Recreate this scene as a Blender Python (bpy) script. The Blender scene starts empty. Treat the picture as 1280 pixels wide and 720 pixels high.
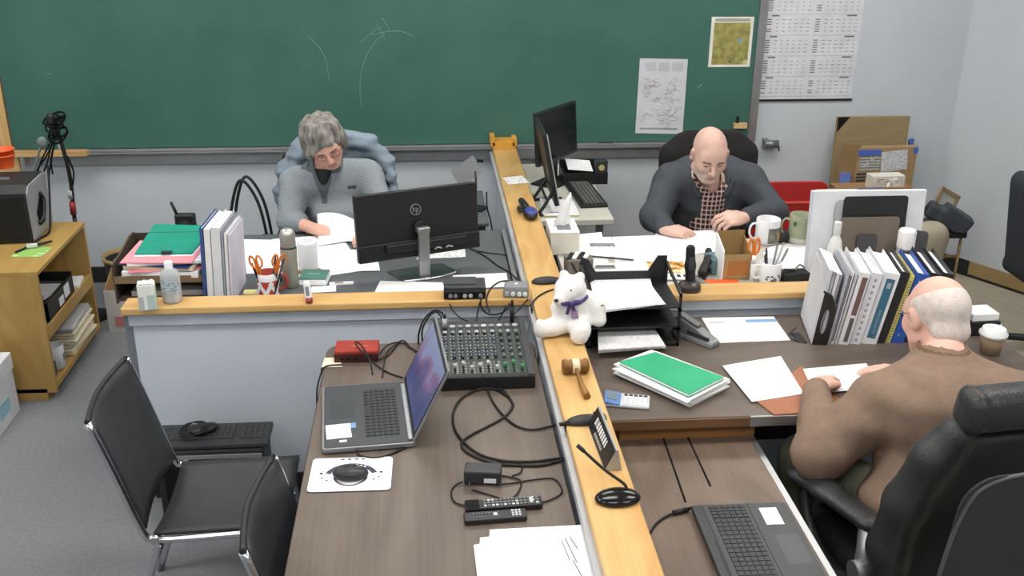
import bpy, bmesh, math, random
import numpy as np
from mathutils import Vector, Matrix, Euler
random.seed(7)
PI = math.pi
SC = bpy.context.scene
COL = SC.collection
R = math.radians

# ---------------------------------------------------------------- camera model (used to read places off the floor / desk planes)
CAM_F, CAM_PITCH, CAM_YAW, CAM_ROLL, CAM_H = 1280.0, R(22.2), R(5.0), R(0.52), 2.36
def _basis():
    cy, sy, cp, sp = math.cos(CAM_YAW), math.sin(CAM_YAW), math.cos(CAM_PITCH), math.sin(CAM_PITCH)
    fw = Vector((sy*cp, cy*cp, -sp)); r = Vector((cy, -sy, 0)); u = Vector((sy*sp, cy*sp, cp))
    c, s = math.cos(CAM_ROLL), math.sin(CAM_ROLL)
    return fw, c*r + s*u, -s*r + c*u
FW, RT, UP = _basis()
def ray(px, py): return FW + (px-640)/CAM_F*RT - (py-360)/CAM_F*UP
def az(px, py, z):                       # the point of height z seen at a pixel of the photo
    d = ray(px, py); t = (z-CAM_H)/d.z
    return Vector((t*d.x, t*d.y, z))
def ay(px, py, y):                       # the point of depth y seen at a pixel
    d = ray(px, py); t = y/d.y
    return Vector((t*d.x, y, CAM_H+t*d.z))

# ---------------------------------------------------------------- materials
def lin(c): return tuple((v/255/12.92 if v <= 10.31 else ((v/255+.055)/1.055)**2.4) for v in c) + (1.0,)
MATS = {}
def mat(name, rgb, rough=.55, metal=0., noise=None, bump=None, spec=.5, sheen=0., coat=0., emit=None, trans=0., ior=1.45, sss=0.):
    if name in MATS: return MATS[name]
    m = bpy.data.materials.new(name); m.use_nodes = True
    nt = m.node_tree; b = nt.nodes['Principled BSDF']
    b.inputs['Base Color'].default_value = lin(rgb)
    b.inputs['Roughness'].default_value = rough; b.inputs['Metallic'].default_value = metal
    b.inputs['Specular IOR Level'].default_value = spec
    b.inputs['Sheen Weight'].default_value = sheen; b.inputs['Coat Weight'].default_value = coat
    b.inputs['Transmission Weight'].default_value = trans; b.inputs['IOR'].default_value = ior
    if sss:
        b.inputs['Subsurface Weight'].default_value = sss; b.inputs['Subsurface Radius'].default_value = (.012,.005,.003); b.inputs['Subsurface Scale'].default_value = .6
    if emit:
        b.inputs['Emission Color'].default_value = lin(emit[0]); b.inputs['Emission Strength'].default_value = emit[1]
    tc = nt.nodes.new('ShaderNodeTexCoord')
    if noise is None: noise = (9., .05)
    if noise:
        sc_, am = noise[0], noise[1]
        mp = nt.nodes.new('ShaderNodeMapping'); nt.links.new(tc.outputs['Object'], mp.inputs[0])
        if len(noise) > 2: mp.inputs['Scale'].default_value = noise[2]
        n = nt.nodes.new('ShaderNodeTexNoise'); n.inputs['Scale'].default_value = sc_; n.inputs['Detail'].default_value = 4
        nt.links.new(mp.outputs[0], n.inputs['Vector'])
        cr = nt.nodes.new('ShaderNodeValToRGB')
        a = lin(rgb); lo = 1-am*1.6; hi = 1+am*1.6
        cr.color_ramp.elements[0].position = .3; cr.color_ramp.elements[1].position = .7
        cr.color_ramp.elements[0].color = tuple(v*lo for v in a[:3])+(1,); cr.color_ramp.elements[1].color = tuple(min(1, v*hi) for v in a[:3])+(1,)
        nt.links.new(n.outputs[0], cr.inputs[0]); nt.links.new(cr.outputs[0], b.inputs['Base Color'])
    if bump:
        n2 = nt.nodes.new('ShaderNodeTexNoise'); n2.inputs['Scale'].default_value = bump[0]; n2.inputs['Detail'].default_value = 3
        mp2 = nt.nodes.new('ShaderNodeMapping'); nt.links.new(tc.outputs['Object'], mp2.inputs[0])
        if len(bump) > 2: mp2.inputs['Scale'].default_value = bump[2]
        nt.links.new(mp2.outputs[0], n2.inputs['Vector'])
        bp = nt.nodes.new('ShaderNodeBump'); bp.inputs['Strength'].default_value = bump[1]; bp.inputs['Distance'].default_value = .01
        nt.links.new(n2.outputs[0], bp.inputs['Height']); nt.links.new(bp.outputs[0], b.inputs['Normal'])
    MATS[name] = m
    return m

def wood(name, c1, c2, axis='y', scale=1., rough=.4, rings=7., stretch=14., coat=0.):
    """streaky grain along an axis, with cathedral figure"""
    if name in MATS: return MATS[name]
    m = mat(name, c1, rough, noise=False, coat=coat)
    nt = m.node_tree; b = nt.nodes['Principled BSDF']
    tc = nt.nodes.new('ShaderNodeTexCoord'); mp = nt.nodes.new('ShaderNodeMapping')
    s = {'x': (1/stretch*4, 1, 1), 'y': (1, 1/stretch*4, 1), 'z': (1, 1, 1/stretch*4)}[axis]
    mp.inputs['Scale'].default_value = tuple(v*scale for v in s)
    nt.links.new(tc.outputs['Object'], mp.inputs[0])
    n1 = nt.nodes.new('ShaderNodeTexNoise'); n1.inputs['Scale'].default_value = rings*.6; n1.inputs['Detail'].default_value = 2; n1.inputs['Distortion'].default_value = .6
    nt.links.new(mp.outputs[0], n1.inputs['Vector'])
    mul = nt.nodes.new('ShaderNodeMath'); mul.operation = 'MULTIPLY'; mul.inputs[1].default_value = 9
    fr = nt.nodes.new('ShaderNodeMath'); fr.operation = 'PINGPONG'; fr.inputs[1].default_value = 1
    nt.links.new(n1.outputs[0], mul.inputs[0]); nt.links.new(mul.outputs[0], fr.inputs[0])
    mp2 = nt.nodes.new('ShaderNodeMapping'); s2 = {'x': (1.2, 60, 60), 'y': (60, 1.2, 60), 'z': (60, 60, 1.2)}[axis]; mp2.inputs['Scale'].default_value = s2
    nt.links.new(tc.outputs['Object'], mp2.inputs[0])
    n2 = nt.nodes.new('ShaderNodeTexNoise'); n2.inputs['Scale'].default_value = 2.; n2.inputs['Detail'].default_value = 5
    nt.links.new(mp2.outputs[0], n2.inputs['Vector'])
    mx = nt.nodes.new('ShaderNodeMix'); mx.data_type = 'FLOAT'; mx.inputs[0].default_value = .6
    nt.links.new(fr.outputs[0], mx.inputs[2]); nt.links.new(n2.outputs[0], mx.inputs[3])
    cr = nt.nodes.new('ShaderNodeValToRGB'); cr.color_ramp.elements[0].position = .25; cr.color_ramp.elements[1].position = .75
    cr.color_ramp.elements[0].color = lin(c2); cr.color_ramp.elements[1].color = lin(c1)
    nt.links.new(mx.outputs[0], cr.inputs[0]); nt.links.new(cr.outputs[0], b.inputs['Base Color'])
    return m

def printed(name, paper, ink, rows, words=30., dens=.5, margin=None, axis=('x', 'y'), rough=.6, fill=.45):
    """a sheet carrying lines of small print: rows per metre along axis[1], words along axis[0] (object coordinates)"""
    if name in MATS: return MATS[name]
    m = mat(name, paper, rough, noise=False)
    nt = m.node_tree; b = nt.nodes['Principled BSDF']
    tc = nt.nodes.new('ShaderNodeTexCoord'); sp = nt.nodes.new('ShaderNodeSeparateXYZ'); nt.links.new(tc.outputs['Object'], sp.inputs[0])
    ix = {'x': 0, 'y': 1, 'z': 2}
    def math_(op, a, bb=None):
        n = nt.nodes.new('ShaderNodeMath'); n.operation = op
        for k, v in enumerate((a, bb)):
            if v is None: continue
            if isinstance(v, (int, float)): n.inputs[k].default_value = v
            else: nt.links.new(v, n.inputs[k])
        return n.outputs[0]
    u, v = sp.outputs[ix[axis[0]]], sp.outputs[ix[axis[1]]]
    vr = math_('MULTIPLY', v, rows); row = math_('FLOOR', vr); f = math_('FRACT', vr)
    on = math_('LESS_THAN', f, fill)
    cb = nt.nodes.new('ShaderNodeCombineXYZ'); nt.links.new(math_('MULTIPLY', u, words), cb.inputs[0]); nt.links.new(math_('MULTIPLY', row, 7.31), cb.inputs[1])
    n = nt.nodes.new('ShaderNodeTexNoise'); n.inputs['Scale'].default_value = 1.; n.inputs['Detail'].default_value = 2; nt.links.new(cb.outputs[0], n.inputs['Vector'])
    w = math_('GREATER_THAN', n.outputs[0], 1-dens)
    k = math_('MULTIPLY', on, w)
    if margin:                                   # (u0,u1,v0,v1) where the print may stand
        for src, lo, hi in ((u, margin[0], margin[1]), (v, margin[2], margin[3])):
            k = math_('MULTIPLY', k, math_('GREATER_THAN', src, lo)); k = math_('MULTIPLY', k, math_('LESS_THAN', src, hi))
    mx = nt.nodes.new('ShaderNodeMix'); mx.data_type = 'RGBA'
    mx.inputs[6].default_value = lin(paper); mx.inputs[7].default_value = lin(ink)
    nt.links.new(k, mx.inputs[0]); nt.links.new(mx.outputs[2], b.inputs['Base Color'])
    return m

# ---------------------------------------------------------------- mesh builder
class MB:
    def __init__(s): s.bm = bmesh.new()
    def _take(s, t, M=None, smooth=False):
        if M is not None: bmesh.ops.transform(t, matrix=M, verts=t.verts)
        if smooth:
            for f in t.faces: f.smooth = True
        me = bpy.data.meshes.new('_t'); t.to_mesh(me); t.free(); s.bm.from_mesh(me); bpy.data.meshes.remove(me); return s
    def box(s, c, size, rot=(0,0,0), bev=0., seg=2, taper=None):
        t = bmesh.new(); bmesh.ops.create_cube(t, size=1)
        bmesh.ops.scale(t, vec=size, verts=t.verts)
        if taper:                                # taper=(sx,sy): scale of the top
            for v in t.verts:
                if v.co.z > 0: v.co.x *= taper[0]; v.co.y *= taper[1]
        if bev > 0: bmesh.ops.bevel(t, geom=t.edges[:], offset=min(bev, min(size)*.49), segments=seg, affect='EDGES', profile=.5)
        return s._take(t, Matrix.Translation(c) @ Euler(rot).to_matrix().to_4x4())
    def b2(s, x0, x1, y0, y1, z0, z1, bev=0.): return s.box(((x0+x1)/2, (y0+y1)/2, (z0+z1)/2), (x1-x0, y1-y0, z1-z0), bev=bev)
    def prism(s, pts, z0, z1, M=None, bev=0.):
        t = bmesh.new(); vs = [t.verts.new((x, y, z0)) for x, y in pts]; f = t.faces.new(vs)
        r = bmesh.ops.extrude_face_region(t, geom=[f]); vv = [e for e in r['geom'] if isinstance(e, bmesh.types.BMVert)]
        bmesh.ops.translate(t, vec=(0, 0, z1-z0), verts=vv); bmesh.ops.recalc_face_normals(t, faces=t.faces)
        if bev: bmesh.ops.bevel(t, geom=t.edges[:], offset=bev, segments=2, affect='EDGES', profile=.5)
        return s._take(t, M)
    def quad(s, a, b, c, d, th=.0006):
        """a thin sheet through four corners, thickness th below"""
        t = bmesh.new(); a, b, c, d = map(Vector, (a, b, c, d)); n = (b-a).cross(d-a).normalized()*th
        if n.z < -.3*th: n = -n
        top = [t.verts.new(p) for p in (a, b, c, d)]; bot = [t.verts.new(p-n) for p in (a, b, c, d)]
        t.faces.new(top); t.faces.new(bot[::-1])
        for i in range(4): t.faces.new((top[i], bot[i], bot[(i+1) % 4], top[(i+1) % 4]))
        bmesh.ops.recalc_face_normals(t, faces=t.faces)
        return s._take(t)
    def cyl(s, p0, p1, r0, r1=None, n=16, cap=True, smooth=True):
        r1 = r0 if r1 is None else r1; p0, p1 = Vector(p0), Vector(p1); d = p1-p0
        t = bmesh.new(); bmesh.ops.create_cone(t, cap_ends=cap, cap_tris=False, segments=n, radius1=r0, radius2=r1, depth=d.length)
        if smooth:
            for f in t.faces: f.smooth = len(f.verts) == 4
        return s._take(t, Matrix.Translation((p0+p1)/2) @ d.to_track_quat('Z', 'Y').to_matrix().to_4x4())
    def lathe(s, prof, c=(0,0,0), n=24, M=None, a0=0., a1=2*PI):
        """prof = [(r,z)...] turned about z"""
        t = bmesh.new(); full = abs(a1-a0-2*PI) < 1e-6; k = n if full else n+1
        rings = [[t.verts.new((r*math.cos(a0+(a1-a0)*i/n), r*math.sin(a0+(a1-a0)*i/n), z)) for i in range(k)] if r > 1e-6 else [t.verts.new((0, 0, z))] for r, z in prof]
        for A, B in zip(rings, rings[1:]):
            for i in range(n):
                j = (i+1) % k
                if len(A) == 1 and len(B) == 1: continue
                if len(A) == 1: f = (A[0], B[j], B[i])
                elif len(B) == 1: f = (A[i], A[j], B[0])
                else: f = (A[i], A[j], B[j], B[i])
                t.faces.new(f)
        bmesh.ops.recalc_face_normals(t, faces=t.faces)
        return s._take(t, Matrix.Translation(c) @ (M or Matrix.Identity(4)), smooth=True)
    def tube(s, pts, r, n=8, smooth_pts=0, radii=None, closed=False):
        pts = [Vector(p) for p in pts]
        if smooth_pts:
            out = []
            P = [pts[0]*2-pts[1]] + pts + [pts[-1]*2-pts[-2]]
            for i in range(1, len(P)-2):
                a, b, c, d = P[i-1:i+3]
                for k in range(smooth_pts):
                    u = k/smooth_pts
                    out.append(.5*((2*b)+(c-a)*u+(2*a-5*b+4*c-d)*u*u+(3*b-a-3*c+d)*u**3))
            out.append(pts[-1]); 
            if radii: radii = [radii[min(len(radii)-2, int(i/smooth_pts))]*(1-(i % smooth_pts)/smooth_pts)+radii[min(len(radii)-1, int(i/smooth_pts)+1)]*((i % smooth_pts)/smooth_pts) for i in range(len(out))]
            pts = out
        t = bmesh.new(); rings = []; prev = None
        for i, p in enumerate(pts):
            d = (pts[min(i+1, len(pts)-1)]-pts[max(i-1, 0)])
            if d.length < 1e-9: d = Vector((0, 0, 1))
            d.normalize()
            if prev is None: x = d.orthogonal().normalized()
            else: x = (prev - d*prev.dot(d)); x = x.normalized() if x.length > 1e-6 else d.orthogonal().normalized()
            prev = x; y = d.cross(x); rr = radii[i] if radii else r
            rings.append([t.verts.new(p+rr*(math.cos(2*PI*k/n)*x+math.sin(2*PI*k/n)*y)) for k in range(n)])
        for A, B in zip(rings, rings[1:]):
            for k in range(n): t.faces.new((A[k], A[(k+1) % n], B[(k+1) % n], B[k]))
        t.faces.new(rings[0][::-1]); t.faces.new(rings[-1])
        for f in t.faces: f.smooth = len(f.verts) == 4
        return s._take(t)
    def ball(s, c, r, scale=(1,1,1), rot=(0,0,0), n=16):
        t = bmesh.new(); bmesh.ops.create_uvsphere(t, u_segments=n, v_segments=n//2+2, radius=r); bmesh.ops.scale(t, vec=scale, verts=t.verts)
        return s._take(t, Matrix.Translation(c) @ Euler(rot).to_matrix().to_4x4(), smooth=True)
    def grid(s, fn, nu, nv, th=0.0):
        """a smooth sheet fn(u,v)->xyz for u,v in 0..1, thickened by th along its normals"""
        t = bmesh.new(); V = [[t.verts.new(fn(i/nu, j/nv)) for j in range(nv+1)] for i in range(nu+1)]
        for i in range(nu):
            for j in range(nv): t.faces.new((V[i][j], V[i+1][j], V[i+1][j+1], V[i][j+1]))
        if th:
            t.normal_update()
            bmesh.ops.solidify(t, geom=t.faces[:], thickness=th)
        bmesh.ops.recalc_face_normals(t, faces=t.faces)
        return s._take(t, smooth=True)
    def raw(s, verts, faces, smooth=True):
        me = bpy.data.meshes.new('_r'); me.from_pydata(verts, [], faces); 
        t = bmesh.new(); t.from_mesh(me); bpy.data.meshes.remove(me); return s._take(t, smooth=smooth)
    def build(s, name, m, parent=None, loc=(0,0,0), rot=(0,0,0), auto=True):
        me = bpy.data.meshes.new(name); s.bm.to_mesh(me); s.bm.free()
        if isinstance(m, (list, tuple)):
            for k in m: me.materials.append(k)
        else: me.materials.append(m)
        o = bpy.data.objects.new(name, me); COL.objects.link(o); o.location = loc; o.rotation_euler = rot
        if parent: o.parent = parent
        return o
def tag(o, label, cat, group=None, kind=None):
    o['label'] = label; o['category'] = cat
    if group: o['group'] = group
    if kind: o['kind'] = kind
    return o
def thing(name, label, cat, loc=(0,0,0), rz=0., group=None, rot=None):
    o = bpy.data.objects.new(name, None); COL.objects.link(o); o.empty_display_size = .05
    o.location = loc; o.rotation_euler = rot or (0, 0, rz)
    return tag(o, label, cat, group)
def struct(name, mb, m, loc=(0,0,0), rot=(0,0,0)):
    o = mb.build(name, m, None, loc, rot); o['kind'] = 'structure'; return o
def dup(root, loc, rz, label=None):
    r = root.copy(); COL.objects.link(r); r.location = loc; r.rotation_euler = (0, 0, rz)
    if label: r['label'] = label
    for ch in list(root.children):
        c = ch.copy(); COL.objects.link(c); c.parent = r
        for g in list(ch.children):
            d = g.copy(); COL.objects.link(d); d.parent = c
    return r
def text(name, body, size, m, parent, loc, rot=(0,0,0), depth=.0004, align='CENTER', sx=1.):
    cu = bpy.data.curves.new(name, 'FONT'); cu.body = body; cu.size = size; cu.extrude = depth; cu.align_x = align; cu.align_y = 'CENTER'
    t = bpy.data.objects.new('_txt', cu); COL.objects.link(t)
    bpy.context.view_layer.update(); dg = bpy.context.evaluated_depsgraph_get()
    me = bpy.data.meshes.new_from_object(t.evaluated_get(dg)); bpy.data.objects.remove(t); me.materials.clear(); me.materials.append(m)
    o = bpy.data.objects.new(name, me); COL.objects.link(o); o.location = loc; o.rotation_euler = rot; o.scale = (sx, 1, 1); o.parent = parent
    return o
def rrect(w, d, r, n=5, cx=0., cy=0.):
    P = []
    for sx, sy, a in ((1,1,0), (-1,1,PI/2), (-1,-1,PI), (1,-1,1.5*PI)):
        for i in range(n+1):
            t = a+PI/2*i/n; P.append((cx+sx*(w/2-r)+r*math.cos(t), cy+sy*(d/2-r)+r*math.sin(t)))
    return P

# ---------------------------------------------------------------- blended solids (people, plush, jackets): signed distances meshed by surface nets
class Field:
    def __init__(s, lo, hi, res):
        s.lo, s.res = np.array(lo, np.float32), res
        s.n = np.ceil((np.array(hi)-np.array(lo))/res).astype(int)+1
        s.f = np.full(s.n, .08, np.float32)
    def _win(s, lo, hi):
        a = np.clip(np.floor((np.array(lo)-s.lo)/s.res).astype(int), 0, s.n); b = np.clip(np.ceil((np.array(hi)-s.lo)/s.res).astype(int)+1, 0, s.n)
        if (b <= a).any(): return None
        ax = [s.lo[i]+np.arange(a[i], b[i], dtype=np.float32)*s.res for i in range(3)]
        return tuple(slice(a[i], b[i]) for i in range(3)), ax[0][:,None,None], ax[1][None,:,None], ax[2][None,None,:]
    def _mix(s, sl, d, k, op):
        f = s.f[sl]
        if op == 'sub': d = -d; s.f[sl] = np.where(True, f+0, f) if False else -s._sm(-f, -d, k); return
        if op == 'int': s.f[sl] = -s._sm(-f, -d, k); return
        s.f[sl] = s._sm(f, d, k)
    @staticmethod
    def _sm(a, b, k):
        if k <= 0: return np.minimum(a, b)
        h = np.clip(.5+.5*(b-a)/k, 0, 1); return b*(1-h)+a*h-k*h*(1-h)
    def ell(s, c, r, rot=(0,0,0), k=.02, op='add'):
        c = np.array(c, np.float32); r = np.array(r, np.float32); m = max(r)+k+.03
        w = s._win(c-m, c+m)
        if not w: return s
        sl, X, Y, Z = w; M = np.array((rot if isinstance(rot, Matrix) else Euler(rot).to_matrix()).transposed(), np.float32)
        X, Y, Z = X-c[0], Y-c[1], Z-c[2]
        q = [M[i][0]*X+M[i][1]*Y+M[i][2]*Z for i in range(3)]
        k0 = np.sqrt(sum((q[i]/r[i])**2 for i in range(3))); k1 = np.sqrt(sum((q[i]/r[i]**2)**2 for i in range(3)))
        s._mix(sl, k0*(k0-1)/np.maximum(k1, 1e-6), k, op); return s
    def cap(s, a, b, ra, rb, k=.02, op='add', flat=None):
        """round cone from a to b; flat=(axis vector, factor) squashes along axis (factor<1 = thinner)"""
        a, b = np.array(a, np.float32), np.array(b, np.float32); m = max(ra, rb)*(1.0 if not flat or flat[1] <= 1 else flat[1])+k+.03
        w = s._win(np.minimum(a, b)-m, np.maximum(a, b)+m)
        if not w: return s
        sl, X, Y, Z = w; ba = b-a; L = float((ba*ba).sum()) or 1e-9
        X, Y, Z = X-a[0], Y-a[1], Z-a[2]
        h = np.clip((X*ba[0]+Y*ba[1]+Z*ba[2])/L, 0, 1)
        P = [X-ba[0]*h, Y-ba[1]*h, Z-ba[2]*h]
        if flat:
            n = np.array(Vector(flat[0]).normalized(), np.float32); t = sum(P[i]*n[i] for i in range(3))*(1/flat[1]-1)
            P = [P[i]+n[i]*t for i in range(3)]
        d = np.sqrt(sum(p*p for p in P))-(ra+(rb-ra)*h)
        if flat: d = d*min(1, flat[1])
        s._mix(sl, d, k, op); return s
    def chain(s, pts, rad, k=.02, flat=None, op='add'):
        for i in range(len(pts)-1): s.cap(pts[i], pts[i+1], rad[i], rad[i+1], k, op, flat)
        return s
    def box(s, c, h, rot=(0,0,0), r=.01, k=.01, op='add'):
        c = np.array(c, np.float32); m = float(np.linalg.norm(h))+k+.03; w = s._win(c-m, c+m)
        if not w: return s
        sl, X, Y, Z = w; M = np.array((rot if isinstance(rot, Matrix) else Euler(rot).to_matrix()).transposed(), np.float32); X, Y, Z = X-c[0], Y-c[1], Z-c[2]
        q = [np.abs(M[i][0]*X+M[i][1]*Y+M[i][2]*Z)-(h[i]-r) for i in range(3)]
        d = np.sqrt(sum(np.maximum(v, 0)**2 for v in q))+np.minimum(np.maximum(np.maximum(q[0], q[1]), q[2]), 0)-r
        s._mix(sl, d, k, op); return s
    def plane(s, p, n, k=.004, op='int'):
        """keep the side n points away from"""
        n = Vector(n).normalized(); _, X, Y, Z = s._win(s.lo, s.lo+s.n*s.res)
        d = (X-p[0])*n.x+(Y-p[1])*n.y+(Z-p[2])*n.z
        s.f = -s._sm(-s.f, -d.astype(np.float32), k) ; return s
    def warp(s, fn):
        _, X, Y, Z = s._win(s.lo, s.lo+s.n*s.res); s.f = s.f+fn(X, Y, Z).astype(np.float32); return s
    def mesh(s):
        f = s.f.copy(); f[0] = f[-1] = .05; f[:, 0] = f[:, -1] = .05; f[:, :, 0] = f[:, :, -1] = .05
        i = f < 0
        cs = i[:-1, :-1, :-1].astype(np.int8)
        for d in [(a, b, c) for a in (0, 1) for b in (0, 1) for c in (0, 1)][1:]:
            cs = cs+i[d[0]:i.shape[0]-1+d[0], d[1]:i.shape[1]-1+d[1], d[2]:i.shape[2]-1+d[2]]
        act = (cs > 0) & (cs < 8); idx = np.argwhere(act); N = len(idx)
        ids = np.full(act.shape, -1, np.int64); ids[act] = np.arange(N)
        acc = np.zeros((N, 3)); cnt = np.zeros(N)
        cor = [(a, b, c) for a in (0, 1) for b in (0, 1) for c in (0, 1)]
        for p in cor:
            for ax in range(3):
                if p[ax]: continue
                q = list(p); q[ax] = 1
                fa = f[idx[:, 0]+p[0], idx[:, 1]+p[1], idx[:, 2]+p[2]]; fb = f[idx[:, 0]+q[0], idx[:, 1]+q[1], idx[:, 2]+q[2]]
                cr = (fa < 0) != (fb < 0); t = np.where(cr, fa/np.where(cr, fa-fb, 1), 0)
                pos = np.repeat(np.array(p, float)[None], N, 0); pos[:, ax] = t
                acc += np.where(cr[:, None], pos, 0); cnt += cr
        V = s.lo+(idx+acc/cnt[:, None])*s.res
        F = []
        for ax in range(3):
            o1, o2 = [(1, 2), (2, 0), (0, 1)][ax]
            sl0 = [slice(1, -1)]*3; sl1 = [slice(1, -1)]*3; sl0[ax] = slice(0, -1); sl1[ax] = slice(1, None)
            a = i[tuple(sl0)]; b = i[tuple(sl1)]; e = np.argwhere(a != b)
            if not len(e): continue
            inside = a[e[:, 0], e[:, 1], e[:, 2]]
            off = np.ones(3, int); off[ax] = 0; c = e+off
            def g(d1, d2):
                w = c.copy(); w[:, o1] -= d1; w[:, o2] -= d2; return ids[w[:, 0], w[:, 1], w[:, 2]]
            Q = np.stack([g(1, 1), g(0, 1), g(0, 0), g(1, 0)], 1); Q[~inside] = Q[~inside][:, ::-1]
            F.append(Q)
        return V, np.concatenate(F)
    def build(s, name, m, parent=None, slots=None, origin=None, relax=2):
        V, F = s.mesh()
        o_ = np.array(parent.matrix_basis.translation if (parent and origin is None) else (origin or (0, 0, 0)))
        W = V
        for _ in range(relax):
            a = np.zeros_like(W); n = np.zeros(len(W))
            for k in range(4):
                np.add.at(a, F[:, k], W[F[:, (k+1) % 4]]); np.add.at(n, F[:, k], 1)
                np.add.at(a, F[:, k], W[F[:, k-1]]); np.add.at(n, F[:, k], 1)
            W = W*.5+.5*a/np.maximum(n, 1)[:, None]
        me = bpy.data.meshes.new(name); me.vertices.add(len(W)); me.vertices.foreach_set('co', (W-o_).astype(np.float32).ravel())
        me.loops.add(F.size); me.loops.foreach_set('vertex_index', F.astype(np.int32).ravel())
        me.polygons.add(len(F)); me.polygons.foreach_set('loop_start', np.arange(0, F.size, 4, dtype=np.int32))
        me.polygons.foreach_set('use_smooth', np.ones(len(F), bool))
        me.update(calc_edges=True); me.validate()
        for k in (m if isinstance(m, (list, tuple)) else [m]): me.materials.append(k)
        if slots is not None: me.polygons.foreach_set('material_index', slots(W[F].mean(1)).astype(np.int32))
        o = bpy.data.objects.new(name, me); COL.objects.link(o)
        if parent: o.parent = parent
        else: o.location = tuple(o_)
        return o
# ================================================================ levels
DZ, CZ = .755, .84            # desk tops, top of the low partition caps
YW = 6.02                    # back wall
# ---------------------------------------------------------------- materials of the place
M_wall = mat('painted_wall', (198,206,213), .75, noise=(3., .015))
M_carpet = mat('grey_carpet', (128,131,135), .95, noise=(60., .05), bump=(300., .18), spec=.1)
M_floor_r = mat('beige_floor', (180,172,154), .7, noise=(14., .04), bump=(120., .1), spec=.25)
M_black = mat('black_plastic', (28,29,31), .45)
M_blackm = mat('black_matte', (22,22,24), .8, spec=.2)
M_dark = mat('charcoal_plastic', (52,54,57), .5)
M_rubber = mat('cable_rubber', (34,33,34), .6, spec=.3)
M_chrome = mat('chrome', (200,202,205), .18, 1.)
M_alu = mat('aluminium', (176,178,180), .38, .9)
M_steel = mat('brushed_steel', (160,160,155), .3, 1., noise=(6., .05, (1,1,30)))
M_grey = mat('grey_plastic', (128,130,133), .5)
M_lgrey = mat('light_grey', (178,181,184), .5)
M_white = mat('white_plastic', (232,234,236), .4, noise=(5., .01))
M_paper = mat('white_paper', (243,245,247), .7, noise=(8., .01))
M_cream = mat('cream_paper', (232,222,196), .75, noise=(8., .03))
M_card = mat('cardboard', (160,128,88), .85, noise=(7., .06, (1,1,6)))
M_maple = wood('maple_cap', (214,178,118), (196,153,92), 'y', rough=.35, coat=.1)
M_maple_x = wood('maple_cap_x', (214,178,118), (200,158,96), 'x', rough=.35, coat=.1)
M_desk = wood('walnut_laminate', (107,96,87), (88,77,69), 'y', rough=.42, rings=5)
M_desk_x = wood('walnut_laminate_x', (106,96,88), (88,78,70), 'x', rough=.42, rings=5)
M_oak = wood('oak_veneer', (186,154,92), (170,136,74), 'z', rough=.45)
M_oak_y = wood('oak_veneer_y', (186,154,92), (170,136,74), 'y', rough=.45)
M_panel = mat('pale_panel_paint', (196,204,214), .55, noise=(4., .02))
M_greydesk = mat('dark_grey_laminate', (88,93,97), .5, noise=(30., .03))
M_bb = mat('black_baseboard', (38,39,40), .6)
# ---------------------------------------------------------------- room shell
corner = Vector((3.262, YW, 0)); wd = (az(1280,360,0)-az(1190,331,0)); wd.z = 0; wd.normalize()
w_end = corner + wd*2.2
fl = MB(); fl.bm.faces.new([fl.bm.verts.new(p) for p in ((-3.1,-1.2,0), (.47,-1.2,0), (.47,YW,0), (-3.1,YW,0))])
struct('floor', fl, M_carpet)
fl = MB(); fl.bm.faces.new([fl.bm.verts.new(p) for p in ((.47,-1.2,0), (5.6,-1.2,0), (w_end.x,w_end.y,0), (corner.x,corner.y,0), (.47,YW,0))])
struct('floor_right', fl, M_floor_r)
cl = MB().b2(-3.1, 6., -1.3, YW+.1, 2.75, 2.8); struct('ceiling', cl, mat('ceiling_tile', (225,226,226), .9, noise=(40., .03)))
struct('wall_back', MB().b2(-3.2, 3.262, YW, YW+.12, 0, 2.75), M_wall)
struct('wall_left', MB().b2(-3.2, -3.1, -1.3, YW, 0, 2.75), M_wall)
def wall_slab(p, q, z0, z1, th):
    d = (q-p); L = d.length; a = math.atan2(d.y, d.x); mb = MB().b2(0, L, 0, th, z0, z1); return mb, a
mb, a = wall_slab(corner, w_end, 0, 2.75, .12); struct('wall_right', mb, M_wall, loc=corner, rot=(0, 0, a))
mb = MB().b2(-3.1, 3.3, YW-.012, YW, 0, .10); struct('baseboard_back', mb, M_bb)
pa = az(1190,331,0); s0 = .0; sA = (az(1221,341,0)-corner).dot(wd)
mb = MB().b2(.02, sA, -.014, 0, 0, .10); struct('baseboard_right', mb, M_bb, loc=corner, rot=(0,0,a))
mb = MB().b2(sA, 2.2, -.014, 0, .018, .10); struct('trim_1', mb, mat('tan_baseboard', (164,140,98), .6), loc=corner, rot=(0,0,a))
mb = MB().b2(sA, 2.2, -.012, 0, 0, .018); struct('trim_2', mb, M_bb, loc=corner, rot=(0,0,a))

# ---------------------------------------------------------------- lighting: rows of ceiling troffers
M_diff = mat('lit_diffuser', (255,255,255), .5, noise=False, emit=((255,250,244), 11.5))
first = None
for i, x in enumerate((-1.9, .1, 2.1)):
    for j, y in enumerate((.6, 2.7, 4.8)):
        if first is None:
            first = thing('ceiling_light', 'recessed fluorescent ceiling light', 'ceiling light', (x, y, 2.735), group='ceiling lights')
            fr = MB(); 
            for sx in (-1, 1): fr.box((sx*.62, 0, 0), (.03, .64, .02)); fr.box((0, sx*.305, 0), (1.24, .03, .02))
            fr.build('light_frame', M_white, first); MB().box((0, 0, .002), (1.2, .58, .008)).build('diffuser', M_diff, first)
        else: dup(first, (x, y, 2.735), 0)
w = bpy.data.worlds.new('room_air'); SC.world = w; w.use_nodes = True
w.node_tree.nodes['Background'].inputs[0].default_value = (.80, .86, .95, 1); w.node_tree.nodes['Background'].inputs[1].default_value = .35

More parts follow.
